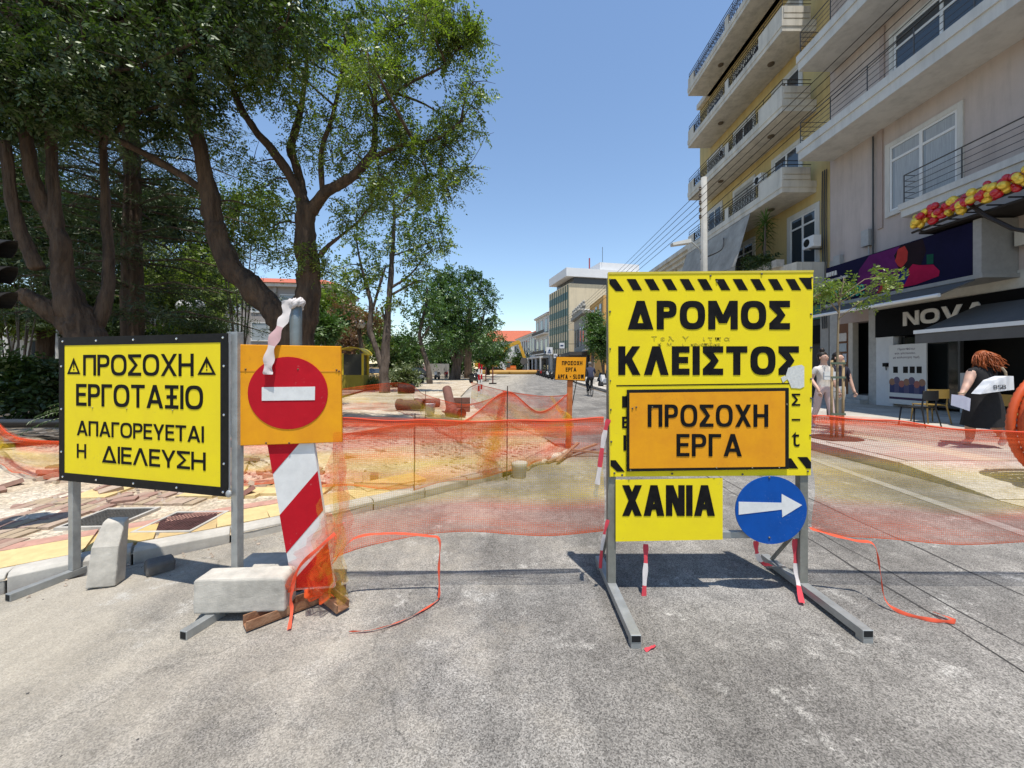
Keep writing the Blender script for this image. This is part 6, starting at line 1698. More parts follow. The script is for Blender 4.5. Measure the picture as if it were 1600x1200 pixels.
# thin stem in front of the kiosk, and one further right
tree('street_tree', 'short trunk of a small tree beside the kiosk window', 'tree', [[(568, 606, 27, .28), (566, 570, 27, .22), (564, 535, 27, .16), (555, 500, 27, .08)]], [(556, 490, 27, 20), (535, 480, 27, 20), (575, 500, 27, 16), (585, 490, 27, 14)], LEAF_R, BARK_G, 26, 12, 0.2, 0.7)
tree('street_tree', 'thin leaning tree trunk near the dark parked car', 'tree', [[(672, 602, 36, .34), (668, 570, 36, .3), (660, 545, 36, .24), (656, 520, 36, .2), (665, 480, 36, .16), (668, 450, 36, .1)], [(658, 530, 36, .14), (668, 515, 36, .1), (676, 500, 36, .06)]], [(650, 480, 36, 22), (670, 470, 36, 24), (645, 510, 36, 20), (680, 490, 36, 20), (660, 450, 36, 18), (640, 535, 36, 16), (690, 520, 37, 18)], LEAF_D, BARK_G, 34, 12, 0.26, 0.8)
# dense row further along the street
clD = rclumps(34, 668, 762, 432, 545, 46, 52, 16, 26) + [(700, 428, 49, 14), (720, 435, 49, 14), (745, 440, 49, 12), (765, 470, 49, 12), (770, 500, 49, 10), (758, 450, 49, 12), (690, 440, 49, 12), (735, 430, 49, 8)]
tree('street_tree', 'broad dense green tree at the left road edge with thick trunk', 'tree', [[(710, 596, 49, .95), (714, 570, 49, .75), (722, 545, 49, .6), (730, 510, 49, .4), (735, 470, 49, .2)], [(714, 570, 49, .5), (700, 530, 49, .36), (690, 490, 49, .2)], [(718, 560, 49, .4), (745, 520, 49, .28), (757, 490, 49, .14)]], clD, LEAF_D, BARK_G, 44, 14, 0.30, 1.0)
tree('street_tree', 'thick trunked tree just behind the broad dense tree', 'tree', [[(732, 592, 56, .8), (731, 565, 56, .7), (735, 530, 56, .4)]], rclumps(14, 690, 768, 470, 545, 56, 60, 16, 24), LEAF_D, BARK, 36, 12, 0.32, 1.0)
tree('street_tree', 'small round tree at the far left road edge before the excavators', 'tree', [[(762, 586, 66, .5), (762, 570, 66, .4), (765, 545, 66, .2)]], rclumps(18, 738, 790, 518, 566, 64, 68, 12, 18), LEAF_D, BARK, 40, 12, 0.34, 1.0)
# background greenery of the park
def bush(name, label, px, py, Y, rpx, n, mat, size, flat=0.8, cat='shrub', group=None, seed=0):
    c = P(px, py, Y); r = rpx * Y / FPX
    t = empty(name, (c.x, c.y, 0), 0, label, cat, group)
    cs = []; rs = []
    for k in range(n):
        d = Vector((random.gauss(0, 1), random.gauss(0, .6), random.gauss(0, 1))).normalized() * r * random.uniform(.2, .9)
        q_ = Vector((0, 0, c.z)) + Vector((d.x, d.y, d.z * flat))
        if q_.z < 0.15: q_.z = 0.15 + random.random() * .4
        cs.append(q_); rs.append(r * random.uniform(.22, .38))
    link('crown', leaf_mesh('crown', mat, cs, rs, 30, 14, size, size * 4, 0.9, 0.2), None, t)
    mb = MB()
    for k in range(6):
        e = random.choice(cs); mb.tube([(random.uniform(-.1, .1), random.uniform(-.1, .1), -0.02), (e.x * .4, e.y * .4, e.z * .5), e], [.02 * Y / 8, .014 * Y / 8, .006 * Y / 8], 5)
    mb.build('trunk' if cat == 'tree' else 'stems', BARK_G, t)
    return t
for i, a in enumerate((
    ('park_tree', 'bright leafy tree behind the board, right of the dark conifer trunk', 285, 450, 19, 70, 26, LEAF_Y, .2, 1.0, 'tree'),
    ('park_tree', 'mid green leafy tree filling the gap left of the leaning trunk', 300, 520, 16, 48, 20, LEAF_A, .16, .8, 'tree'),
    ('park_tree', 'sunlit light green tree at the left picture edge', 10, 480, 16, 58, 26, LEAF_Y, .16, .7, 'tree'),
    ('park_tree', 'airy tree against sky between the forked trunks', 375, 330, 16, 60, 14, LEAF_A, .13, 1.1, 'tree'),
    ('park_tree', 'loose green tree left of the slender two stemmed tree', 540, 505, 36, 32, 16, LEAF_D, .26, .9, 'tree'),
    ('park_tree', 'distant green tree above the kiosk roof', 515, 480, 40, 34, 16, LEAF_Y, .3, .8, 'tree'),
    ('park_tree', 'low green tree behind the parked cars', 625, 552, 60, 46, 30, LEAF_D, .4, .6, 'tree'),
    ('park_tree', 'dark green tree closing the view behind the scooters', 700, 560, 70, 46, 26, LEAF_D, .45, .6, 'tree'),
    ('park_tree', 'pale green tree behind the slender two stemmed tree', 565, 525, 55, 44, 26, LEAF_Y, .4, .8, 'tree'),
    ('park_tree', 'dark feathery tree behind the twin globe lamp', 330, 430, 24, 60, 24, LEAF_C, .22, 1.1, 'tree'),
    ('park_tree', 'dark tree behind the trunks of the many stemmed tree', 150, 470, 17, 60, 24, LEAF_B, .18, .8, 'tree'),
    ('park_tree', 'dark leafy tree filling the background left of the conifer', 120, 380, 20, 90, 30, LEAF_B, .22, 1.1, 'tree'),
    ('park_tree', 'tall dark tree behind the many stemmed tree', 30, 330, 15, 80, 26, LEAF_B, .18, 1.1, 'tree'),
    ('park_tree', 'dark tree closing the gap behind the conifer', 240, 340, 22, 80, 24, LEAF_C, .24, 1.0, 'tree'),
    ('oleander_shrub', 'oleander shrub with pale leaves in front of the dark car', 632, 592, 30, 26, 14, LEAF_O, .2, .6, 'shrub'),
    ('oleander_shrub', 'low dry shrub at the foot of the kiosk', 578, 606, 26, 11, 8, LEAF_O, .16, .5, 'shrub'),
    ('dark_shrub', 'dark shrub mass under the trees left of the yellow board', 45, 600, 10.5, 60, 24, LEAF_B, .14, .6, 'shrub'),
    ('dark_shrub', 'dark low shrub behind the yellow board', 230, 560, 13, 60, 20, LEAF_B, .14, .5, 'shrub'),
    ('reddish_shrub', 'reddish brown shrub right of the thick trunk', 545, 528, 33, 28, 12, LEAF_R, .16, .7, 'shrub'),
    ('green_shrub', 'shaded green shrub between thick trunk and no entry panel', 512, 515, 15, 18, 12, LEAF_D, .12, .9, 'shrub'),
    ('street_tree', 'round green street tree on the right pavement behind the slow sign', 944, 530, 40, 24, 20, LEAF_D, .26, 1.0, 'tree'),
    ('street_tree', 'small airy street tree in front of the grey stone house', 925, 500, 46, 16, 8, LEAF_D, .24, .9, 'tree'),
    ('street_tree', 'dark tree under the excavator boom at the street end', 815, 566, 120, 12, 10, LEAF_B, .7, .7, 'tree'))):
    bush(*a[:9], flat=a[9], cat=a[10])
# cycad with arching fronds in the shade at the left
cy = empty('cycad', (-7.6, 7.6, 0.12), 0, 'dark cycad with arching fronds left of the yellow board', 'plant')
for k in range(22):
    a = k * 2.4; el = random.uniform(.5, 1.2); L_ = random.uniform(.8, 1.25)
    pts = [Vector((math.cos(a) * L_ * s, math.sin(a) * L_ * s, 0.35 + L_ * (math.sin(el) * s * 1.2 - 0.75 * s * s))) for s in (0, .25, .5, .75, 1)]
    fm = MB(); fm.tube(pts, [.012, .01, .008, .006, .003], 4)
    fine = catmull(pts, 6)
    for i in range(3, len(fine)):
        t = (fine[i] - fine[i - 1]).normalized(); sd = t.cross(Vector((0, 0, 1))).normalized()
        w = 0.20 * math.sin(min(1, i / len(fine) * 1.05) * math.pi) + .03
        for s in (-1, 1):
            p = fine[i]; tip = p + sd * s * w + t * .05 - Vector((0, 0, .04)); fm.add([p - t * .01, p + t * .012, tip], [(0, 1, 2)])
    fm.build('frond', LEAF_B, cy)
MB().lathe([(.14, 0), (.16, .2), (.1, .4)], 10).build('stem', BARK, cy)

# --- young staked tree on the right pavement
sp = empty('young_tree', (6.2, 7.6, RK_Z), 0, 'young staked street tree in front of the phone shop', 'tree')
mb = MB(); limb_mb(mb, [(0.02, 0, 0, .035), (0.03, 0, 1.2, .03), (0.06, .02, 2.0, .024), (0.12, .05, 2.6, .016), (0.2, .05, 3.1, .01)], 8, .03)
mb.build('trunk', M('young_bark', (0.26, 0.20, 0.12), .9, 0, .3, 12), sp, smooth=True)
mb = MB(); tips = []
for (a, L_, z) in ((0.2, .8, 2.5), (2.8, .5, 2.6), (1.2, .5, 2.8), (-.5, .8, 2.9), (3.6, .4, 2.75), (.8, .4, 2.9), (0, 1.1, 2.8)):
    e = Vector((.1 + math.cos(a) * L_, math.sin(a) * L_ * .6, z + .35 * random.uniform(.2, .8))); tips += [e, e * .75 + Vector((.1, 0, z)) * .25]
    mb.tube([(0.08, .02, z - .2), (.1 + math.cos(a) * L_ * .5, math.sin(a) * L_ * .3, z + .12), e], [.012, .009, .004], 5)
mb.build('limb', MATS['young_bark'], sp, smooth=True)
link('crown', leaf_mesh('crown', LEAF_Y, [tuple(t) for t in tips], [.13] * len(tips), 11, 12, .065, .22, .8, .3), None, sp)
for x in (-.10, .12):
    MB().tube([(x, -.02, 0), (x + .01, -.02, 1.5)], .022, 8).build('stake', M('stake_wood', (0.36, 0.25, 0.13), .85, 0, .3, 12), sp, smooth=True)
for z in (.45, 1.15, 1.42): MB().box(-.13, .15, -.055, -.045, z, z + .04).build('tie', M('tie_green', (0.10, 0.13, 0.09), .8), sp)
pit = tag(MB().prism([(6.2 + .42 * math.cos(k * .52), 7.6 + .42 * math.sin(k * .52)) for k in range(12)], RK_Z - .02, RK_Z + .02, 'xy').build('tree_pit', M('wet_soil', (0.10, 0.05, 0.035), .95, 0, .5, 12, .8, 30)), 'round soil patch at the foot of the young staked tree', 'tree pit')

# --- plants on the first floor balcony
yu = empty('yucca_plant', (12.05, 18.9, 6.06), 0, 'spiky yucca plant on the first floor balcony of the ochre building', 'plant')
MB().lathe([(.2, 0), (.26, .35), (.28, .4)], 12).build('pot', M('terracotta', (.30, .13, .08), .8), yu)
for k, (dx, dy, h) in enumerate(((-.15, -.25, 2.3), (.2, .3, 2.1), (0, .1, 1.5))):
    MB().tube([(dx * .3, dy * .3, .35), (dx, dy, h)], [.05, .04], 6).build('stem', BARK_G, yu)
    fm = MB()
    for j in range(46):
        a = j * 2.4; el = 1.35 - j / 46 * 2.0; L_ = random.uniform(.55, .75)
        d = Vector((math.cos(a) * math.cos(el), math.sin(a) * math.cos(el), math.sin(el))); s_ = d.cross(Vector((0, 0, 1))).normalized() * .03
        b = Vector((dx, dy, h + (.1 - j * .004))); m = b + d * L_ * .5 + Vector((0, 0, .03)); e = b + d * L_ - Vector((0, 0, .1))
        fm.add([b - s_ * .5, b + s_ * .5, m + s_, m - s_, e], [(0, 1, 2, 3), (3, 2, 4)])
    fm.build('leaf_rosette', LEAF_D, yu)
def planter(label, y0, y1, mat, n, z=6.1, x=11.9):
    t = empty('balcony_shrub', (x, (y0 + y1) / 2, z), 0, label, 'plant', 'plants on the ochre balcony')
    MB().box(-.18, .18, -(y1 - y0) / 2, (y1 - y0) / 2, -.1, .22).build('trough', CONC2, t)
    cs = [(random.uniform(-.25, .2), random.uniform(-.5, .5) * (y1 - y0), random.uniform(.2, .8)) for _ in range(n)]
    link('foliage', leaf_mesh('foliage', mat, cs, [.3] * n, 26, 14, .1, .3, .8, .5), None, t)
planter('dark leafy plants on the near end of the ochre balcony', 17.6, 20.0, LEAF_B, 12)
planter('dry tangled plants spilling over the far ochre balcony', 21.4, 26.0, LEAF_O, 20)
# ------------------------------------------------------------------ street furniture
# traffic light at the left edge
tlg = empty('traffic_light', (-4.29, 3.05, 0.12), R(20), 'black traffic light head with visors cut by the left picture edge', 'traffic light')
MB().cyl((-.12, .02, 0), (-.12, .02, 2.5), .05, 12).build('pole', M('pole_green', (.03, .035, .03), .5), tlg, smooth=True)
MB().box(-.06, .1, -.12, .12, 1.78, 2.42).build('housing', BLACK, tlg, bevel=.02)
for k in range(3):
    z = 1.89 + k * .205
    MB().lathe([(.085, 0), (.085, .012)], 16, (.101, 0, z), 'x').build('lens', M('lens_%d' % k, ((.01, .06, .03), (.10, .06, .01), (.10, .01, .01))[k], .2), tlg)
    v = MB(); vs = []; fs = []
    for i in range(13):
        a = math.pi * (-.1 + 1.2 * i / 12); L_ = .26 * (1 - .35 * abs(i - 6) / 6)
        for r_, x in ((.095, .10), (.095, .10 + L_), (.088, .10 + L_), (.088, .10)): vs.append((x, r_ * math.cos(a), z + r_ * math.sin(a)))
    for i in range(12):
        for j in range(4): fs.append((i * 4 + j, (i + 1) * 4 + j, (i + 1) * 4 + (j + 1) % 4, i * 4 + (j + 1) % 4))
    v.add(vs, fs); v.build('visor', BLACK, tlg, smooth=False)

# park lamps with globes
def globe_lamp(name, label, loc, h, arms, r=.22):
    t = empty(name, loc, 0, label, 'street lamp', 'globe lamps in the park')
    MB().lathe([(.10, 0), (.10, .25), (.05, .35), (.045, h)], 10).build('post', IRON, t)
    for k in range(arms):
        x = (k - (arms - 1) / 2) * .62
        if arms > 1: MB().tube([(0, 0, h - .35), (x * .6, 0, h - .3), (x, 0, h - .02)], .02, 6).build('arm', IRON, t)
        MB().sphere((x, 0, h + r * .9), r, 14, 10).build('globe', M('milky_globe', (.55, .55, .54), .25, 0, .05), t, smooth=True)
        MB().lathe([(.07, 0), (.08, .06)], 10, (x, 0, h - .03)).build('collar', IRON, t)
p = P(298, 500, 17); globe_lamp('park_lamp', 'twin globe park lamp behind the yellow board', (p.x, 17, .1), 3.8, 2, .27)
p = P(563, 510, 27); globe_lamp('park_lamp', 'single globe park lamp beside the slender tree', (p.x, 27, .1), 4.1, 1, .32)

# concrete utility pole with lamp, insulators and wires
up = empty('utility_pole', (6.0, 12.4, RK_Z), 0, 'concrete utility pole with street lamp in front of the ochre building', 'utility pole')
MB().lathe([(.13, 0), (.085, 7.3)], 14).build('pole', M('pole_concrete', (.40, .39, .36), .9, 0, .25, 4, .3, 50), up, smooth=True)
MB().tube([(0, 0, 4.6), (-.12, 0, 5.05), (-.4, 0, 5.3), (-.75, 0, 5.25)], .025, 8).build('lamp_arm', STEEL, up, smooth=True)
MB().add([(-.45, -.12, 5.36), (-.45, .12, 5.36), (-1.02, .1, 5.24), (-1.02, -.1, 5.24), (-.45, -.13, 5.24), (-.45, .13, 5.24), (-1.0, .11, 5.16), (-1.0, -.11, 5.16)], [(0, 1, 2, 3), (7, 6, 5, 4), (0, 4, 5, 1), (1, 5, 6, 2), (2, 6, 7, 3), (3, 7, 4, 0)]).build('lamp_head', M('lamp_cream', (.55, .54, .50), .5), up)
for k in range(5):
    z = 6.9 - k * .22
    MB().lathe([(.03, 0), (.045, .03), (.03, .06), (.045, .09), (.02, .12)], 8, (-.12, 0, z)).build('insulator', M('porcelain', (.10, .07, .05), .25), up)
MB().tube([(.08, -.02, 0.2), (.085, -.02, 6.6)], .012, 5).build('cable', BLACK, up)
for k in range(3): MB().lathe([(.098 - .01 * k, 0), (.1 - .01 * k, .02)], 12, (0, 0, 4.4 + k * .9)).build('strap', STEEL, up)
for k in range(5):
    z = 7.05 - k * .22
    far = Vector((5.6 - .1 * k, 62, 8.4 - .3 * k))
    a = Vector((5.88, 12.4, z + .0)); m = a.lerp(far, .5) - Vector((0, 0, 1.0))
    near = Vector((10.5 + .25 * k, -4, 12.5 + .1 * k)); m2 = a.lerp(near, .5) - Vector((0, 0, .35))
    tag(MB().tube(catmull([far, m, a], 10), .012, 4).tube(catmull([a, m2, near], 10), .010, 4).build('overhead_wire', BLACK), ('topmost', 'second', 'third', 'fourth', 'lowest')[k] + ' thin black wire strung along the street from the concrete pole', 'wire', 'overhead wires')
tag(MB().tube(catmull([(5.9, 12.4, 4.9), (9.0, 17, 6.6), (12.0, 22.5, 8.9)], 8), .022, 5).build('service_cable', BLACK), 'thicker twisted cable from the pole to the ochre building', 'wire')
# far lamp column and wooden posts on the right side
for (px, Y, h, lab) in ((927, 52, 9.0, 'grey lamp column near the grey stone house'), (905, 75, 8.5, 'far ornate lamp column before the office block')):
    p = P(px, 575, Y); t = empty('street_lamp', (p.x, Y, .1), 0, lab, 'street lamp', 'far street lamps')
    MB().lathe([(.16, 0), (.09, h)], 10).build('pole', STEEL, t)
    MB().tube([(0, 0, h - .4), (-.5, 0, h), (-1.3, 0, h + .1)], .05, 6).build('arm', STEEL, t)
    MB().box(-2.1, -1.3, -.15, .15, h + .02, h + .2).build('lamp_head', OFFW, t)
# hanging shop signs far down the street
def hang_sign(px, py, Y, w, h, label, emblem):
    c = P(px, py, Y); t = empty('shop_sign', (c.x, Y, c.z), 0, label, 'sign', 'hanging shop signs down the street')
    MB().box(-w / 2, w / 2, 0, .15, -h / 2, h / 2).build('panel', M('sign_board_white', (.72, .73, .74), .5), t)
    if emblem == 1:
        MB().prism([(-w * .22, -h * .1), (w * .2, -h * .1), (w * .16, 0), (0, h * .3), (-w * .1, h * .1)], -.03, -.002).build('emblem', M('emblem_blue', (.02, .05, .13), .5), t)
        MB().box(-w * .3, w * .3, -.03, -.002, -h * .33, -h * .22).build('small_print', MATS['emblem_blue'], t)
    else: MB().box(-w * .3, w * .3, -.03, -.002, -h * .1, h * .12).build('small_print', MATS['emblem_blue'], t)
    MB().bar((w / 2, .07, h * .3), (w / 2 + 2.2, .07, h * .3), .08).build('bracket', RAILG, t)
hang_sign(858.5, 548, 62, 1.0, 1.1, 'white square shop sign with dark blue emblem down the street', 1)
hang_sign(878, 540, 70, .9, 1.0, 'white shop sign above the square emblem sign', 0)
hang_sign(868, 556, 66, .6, .7, 'small white sign below the square emblem sign', 0)

# yellow kiosk
p = G(546, 612, .06)
ki = empty('kiosk', (-9.85, 24.8, .06), R(4), 'yellow kiosk with arched roof behind the no entry panel', 'kiosk')
KY = M('kiosk_yellow', (.70, .50, .03), .5, 0, .1)
MB().box(-.75, .55, 0, 1.2, .1, 1.0).build('counter', M('kiosk_olive', (.35, .27, .03), .6), ki)
for (x, y) in ((-.72, .03), (.50, .03), (-.72, 1.15), (.50, 1.15)): MB().box(x - .06, x + .06, y - .05, y + .05, 1.0, 2.35).build('post', KY, ki)
MB().box(-.66, .44, .02, 1.1, 1.0, 2.3).build('glazing', glass_mat('kiosk_glass', (.06, .06, .055), .1), ki)
ar = MB(); vs = []; fs = []
for i in range(11):
    a = math.pi * i / 10 * .75
    for y in (-.35, 1.3): vs.append((.75 - .95 * (1 - math.cos(a)) * .9, y, 2.25 + .5 * math.sin(a)))
for i in range(10): fs.append((2 * i, 2 * i + 2, 2 * i + 3, 2 * i + 1))
ar.add(vs, fs); o = ar.build('arched_roof', KY, ki); s = o.modifiers.new('thick', 'SOLIDIFY'); s.thickness = .05
# pipes, bins and debris on the site
CLAY = M('clay_pipe', (.19, .085, .06), .75, 0, .35, 6, .2, 40)
def pipe(a, b, r, label, mat=CLAY):
    a = Vector(a); b = Vector(b); mb = MB(); t = (b - a).normalized()
    mb.tube([a, a + t * .12, a + t * .121, b], [r * 1.18, r * 1.18, r, r], 18, cap=False)
    mb.tube([a + t * .001, b - t * .001], [r * .86, r * .86], 18, cap=False)
    o = mb.build('drain_pipe', mat, smooth=True); return tag(o, label, 'pipe', 'drain pipes on the site')
pipe((-3.9, 13.6, .25), (-2.95, 13.3, .27), .17, 'brown drain pipe section lying under the far netting, left one')
pipe((-3.5, 14.3, .22), (-2.7, 14.7, .22), .16, 'brown drain pipe section lying behind the left brown pipe')
pipe((-1.85, 12.2, .18), (-2.15, 13.1, .80), .15, 'brown drain pipe section propped up at a slant')
pipe((-1.85, 11.9, .18), (-1.45, 11.4, .18), .16, 'short brown pipe lying at the foot of the slanted one')
bk = empty('rubble_bucket', (-2.45, 11.9, .1), 0, 'white bucket standing beside the slanted brown pipe', 'bucket')
MB().lathe([(.12, 0), (.15, .32), (.16, .33), (.135, .325), (.11, .03)], 14).build('shell', WHITE, bk, smooth=True)
MB().tube([(-.15, 0, .3), (-.1, -.08, .42), (.1, -.08, .42), (.15, 0, .3)], .006, 5).build('handle', STEEL, bk)
bn_ = empty('tar_drum', (-6.0, 22.5, .3), R(20), 'black barrel lying on its side at the foot of the slender tree', 'barrel')
MB().lathe([(.3, -.45), (.31, -.42), (.3, -.2), (.315, -.15), (.3, -.1), (.3, .1), (.315, .15), (.3, .2), (.31, .42), (.3, .45)], 18, (0, 0, 0), 'x').build('shell', BLACK, bn_, smooth=True)
MB().lathe([(.26, 0), (.26, .004)], 18, (.451, 0, 0), 'x').build('lid', DARK_END, bn_)
cr = empty('crate', (-1.72, 13.2, .05), R(5), 'brown wooden crate on the sandy ground behind the netting', 'crate')
for k in range(3): MB().box(-.32, .32, -.25, -.22, .02 + .15 * k, .15 + .15 * k).build('slat', CLAY, cr); MB().box(-.32, .32, .22, .25, .02 + .15 * k, .15 + .15 * k).build('slat', CLAY, cr)
MB().box(-.318, -.29, -.219, .219, .0, .46).build('end_board', CLAY, cr); MB().box(.29, .318, -.219, .219, 0, .46).build('end_board', CLAY, cr)
MB().box(-.29, .29, -.219, .219, .30, .32).build('rubble_fill', DIRT, cr)
# debris pile in the shade left of the board
PLANK = M('grey_plank', (.20, .175, .15), .9, 0, .45, 9, .3, 40)
for k in range(16):
    a = random.uniform(-.5, .5); L_ = random.uniform(.5, 1.3); x = -7.6 + random.uniform(-1.3, 1.5); y = 7.2 + random.uniform(-.4, .6)
    o = MB().box(-L_ / 2, L_ / 2, -.05, .05, -.012, .012).build('broken_plank', PLANK, None, (x, y, .24 + .03 * (k % 5)), (random.uniform(-.2, .2), random.uniform(-.15, .15), a))
    tag(o, 'broken grey plank in the shaded debris heap left of the yellow board', 'plank', 'planks of the debris heap')
for k, z in enumerate((.42, .34)):
    tag(MB().tube([(-10.5, 7.9 + .2 * k, z), (-8, 7.8 + .2 * k, z + .02), (-5.6, 7.6 + .2 * k, z - .01)], .06, 8).build('plastic_pipe', M('black_pipe', (.03, .03, .033), .5), smooth=True), ('upper', 'lower')[k] + ' black plastic pipe lying along the debris heap', 'pipe', 'black pipes of the debris heap')
bw = empty('mortar_tub', (-7.15, 6.95, .17), 0, 'grey mortar tub with a pale stick at the left debris heap', 'tub')
MB().lathe([(.22, 0), (.32, .26), (.34, .27), (.30, .255), (.20, .03)], 18).build('shell', M('tub_grey', (.24, .245, .25), .6), bw, smooth=True)
MB().bar((.06, -.05, .05), (.10, -.12, .52), .09, .03).build('stick', M('pale_wood', (.52, .43, .30), .8), bw)
# orange hose coil at the right edge
hc = empty('cable_duct_coil', (6.99, 4.75, .02), 0, 'upright coil of orange corrugated duct at the right picture edge', 'duct coil')
DUCT = M('orange_duct', (.62, .10, .025), .5, 0, .15, 8)
for k in range(7):
    pts = []; rad = .70 - .055 * (k % 2); n = 120
    yo = -.26 + .085 * k; ra = []
    for i in range(n):
        a = 2 * math.pi * i / n
        pts.append((rad * math.cos(a) + .015 * math.sin(3 * a + k), yo + .03 * math.sin(a + k), .76 + rad * math.sin(a)))
        ra.append(.048 if i % 2 else .041)
    MB().tube(pts, ra, 8, closed=True).build('loop', DUCT, hc, smooth=True)
MB().tube([(-.3, -.32, .12), (-.75, -.55, .05), (-1.25, -.75, .05)], .045, 8).build('free_end', DUCT, hc, smooth=True)
for a in (.6, 2.2, 4.1):
    c = Vector((.68 * math.cos(a), 0, .76 + .68 * math.sin(a))); MB().box(c.x - .03, c.x + .03, -.33, .33, c.z - .09, c.z + .09).build('tie', BLACK, hc)

# poster stand and cafe chairs in front of the shop
ps_ = empty('poster_stand', (XF - .25, 13.3, RK_Z), R(-90) + .02, 'white advert poster with phones and faces in the shop window', 'poster')
MB().box(-.62, .62, -.02, .02, .12, 2.15).build('board', M('poster_white', (.64, .63, .61), .45, 0, .05), ps_)
for (s, x0, x1, z0_, z1_) in (('Προσθέτω', -.30, .26, 1.94, 2.03), ('και γλιτώνω,', -.40, .28, 1.80, 1.89), ('με καλύτερη τιμή', -.46, .40, 1.66, 1.75)):
    link('lettering', text_mesh(s, x1 - x0, z1_ - z0_, .003, 0, M('poster_ink', (.05, .02, .06), .5)), None, ps_, (x0, -.0205, z0_))
for x in (-.46, -.12, .10, .32): MB().box(x, x + .16, -.024, -.0205, 1.18, 1.40).build('phone_print', BLACK, ps_)
for k in range(7):
    x = -.5 + k * .165
    MB().sphere((x, -.021, .86 + .07 * math.sin(k * 2.1)), .11, 10, 8, (1, .03, 1.2)).build('face_print', M('face_print_%d' % (k % 3), ((.30, .16, .10), (.13, .10, .16), (.38, .13, .10))[k % 3], .6), ps_)
    MB().box(x - .085, x + .085, -.0228, -.0205, .50, .80).build('body_print', M('body_print_%d' % (k % 2), ((.04, .045, .13), (.10, .09, .17))[k % 2], .6), ps_)
MB().box(-.6, .6, -.0235, -.0205, .28, .36).build('caption_print', MATS['poster_ink'], ps_)
tag(MB().box(XF - .2, XF - .1005, 14.1, 14.25, 1.55, 1.68).tube([(XF - .14, 14.18, 1.55), (XF - .13, 14.18, 1.42)], .015, 6).build('wall_camera', BLACK), 'small black camera on the white pier left of the poster', 'camera')

def chair(loc, rz, mat, label):
    t = empty('cafe_chair', loc, rz, label, 'chair', 'cafe chairs outside the shop')
    MB().box(-.22, .22, -.22, .22, .44, .465).build('seat', mat, t, bevel=.008)
    b = MB(); vs = []; fs = []
    for i in range(9):
        s = i / 8 - .5
        for (d, z) in ((0, .62), (0, .84), (.018, .84), (.018, .62)): vs.append((s * .46, .235 + .05 * (1 - 4 * s * s) + d, z))
    for i in range(8):
        for j in range(4): fs.append((i * 4 + j, (i + 1) * 4 + j, (i + 1) * 4 + (j + 1) % 4, i * 4 + (j + 1) % 4))
    b.add(vs, fs); b.build('backrest', mat, t)
    for (x, y) in ((-.2, -.19), (.2, -.19)): MB().tube([(x * 1.18, y * 1.15, 0), (x, y, .44)], [.012, .018], 8).build('leg', mat, t, smooth=True)
    for x in (-.2, .2): MB().tube([(x * 1.2, .30, 0), (x, .21, .45), (x * 1.06, .25, .84)], [.012, .018, .014], 8).build('leg', mat, t, smooth=True)
    return t
CH_B = M('chair_black', (.015, .015, .016), .45); CH_Y = M('chair_mustard', (.27, .17, .04), .5)
chair((9.35, 9.15, RK_Z), R(192), CH_B, 'black metal cafe chair with its back to the street')
chair((10.25, 9.75, RK_Z), R(170), CH_Y, 'mustard yellow cafe chair beside the black chair')
chair((9.75, 7.55, RK_Z), R(110), CH_Y, 'mustard yellow cafe chair behind the red haired person')
ct = empty('cafe_table', (10.6, 8.9, RK_Z), 0, 'dark round cafe table between the chairs', 'table')
MB().lathe([(.36, .72), (.36, .745)], 24).build('table_top', CH_B, ct); MB().cyl((0, 0, .03), (0, 0, .72), .03, 10).build('stem', CH_B, ct); MB().lathe([(.22, 0), (.2, .03)], 20).build('base', CH_B, ct)

# bollards and marker posts along the left road edge
for k, (px, py, h) in enumerate(((770, 600, 1.05), (759, 596, 1.1), (752, 593, 1.1))):
    g_ = G(px, py); t = empty('marker_post', (g_.x, g_.y, .005), 0, ('nearest', 'middle', 'farthest')[k] + ' dark marker post on a black rubber base at the left road edge', 'post', 'marker posts on rubber bases')
    MB().box(-.35, .35, -.2, .2, 0, .1).build('rubber_base', BLACK, t); MB().cyl((0, 0, .1), (0, 0, 1.6), .06, 8).build('post', M('post_red_brown', (.16, .05, .045), .6), t)
for k, (px, py, zt) in enumerate(((748, 620, 1.75), (752, 616, 1.7))):
    g_ = G(px, py); t = empty('striped_pole', (g_.x, g_.y, 0), 0, ('nearer', 'farther')[k] + ' thin red and white pole standing at the netting', 'pole', 'red and white poles')
    for j in range(6): MB().cyl((.02 * j / 6, 0, j * zt / 6 + (.0 if j == 0 else .0005)), (.02 * (j + 1) / 6, 0, (j + 1) * zt / 6), .05, 8).build('band', RED if j % 2 else WHITE, t)

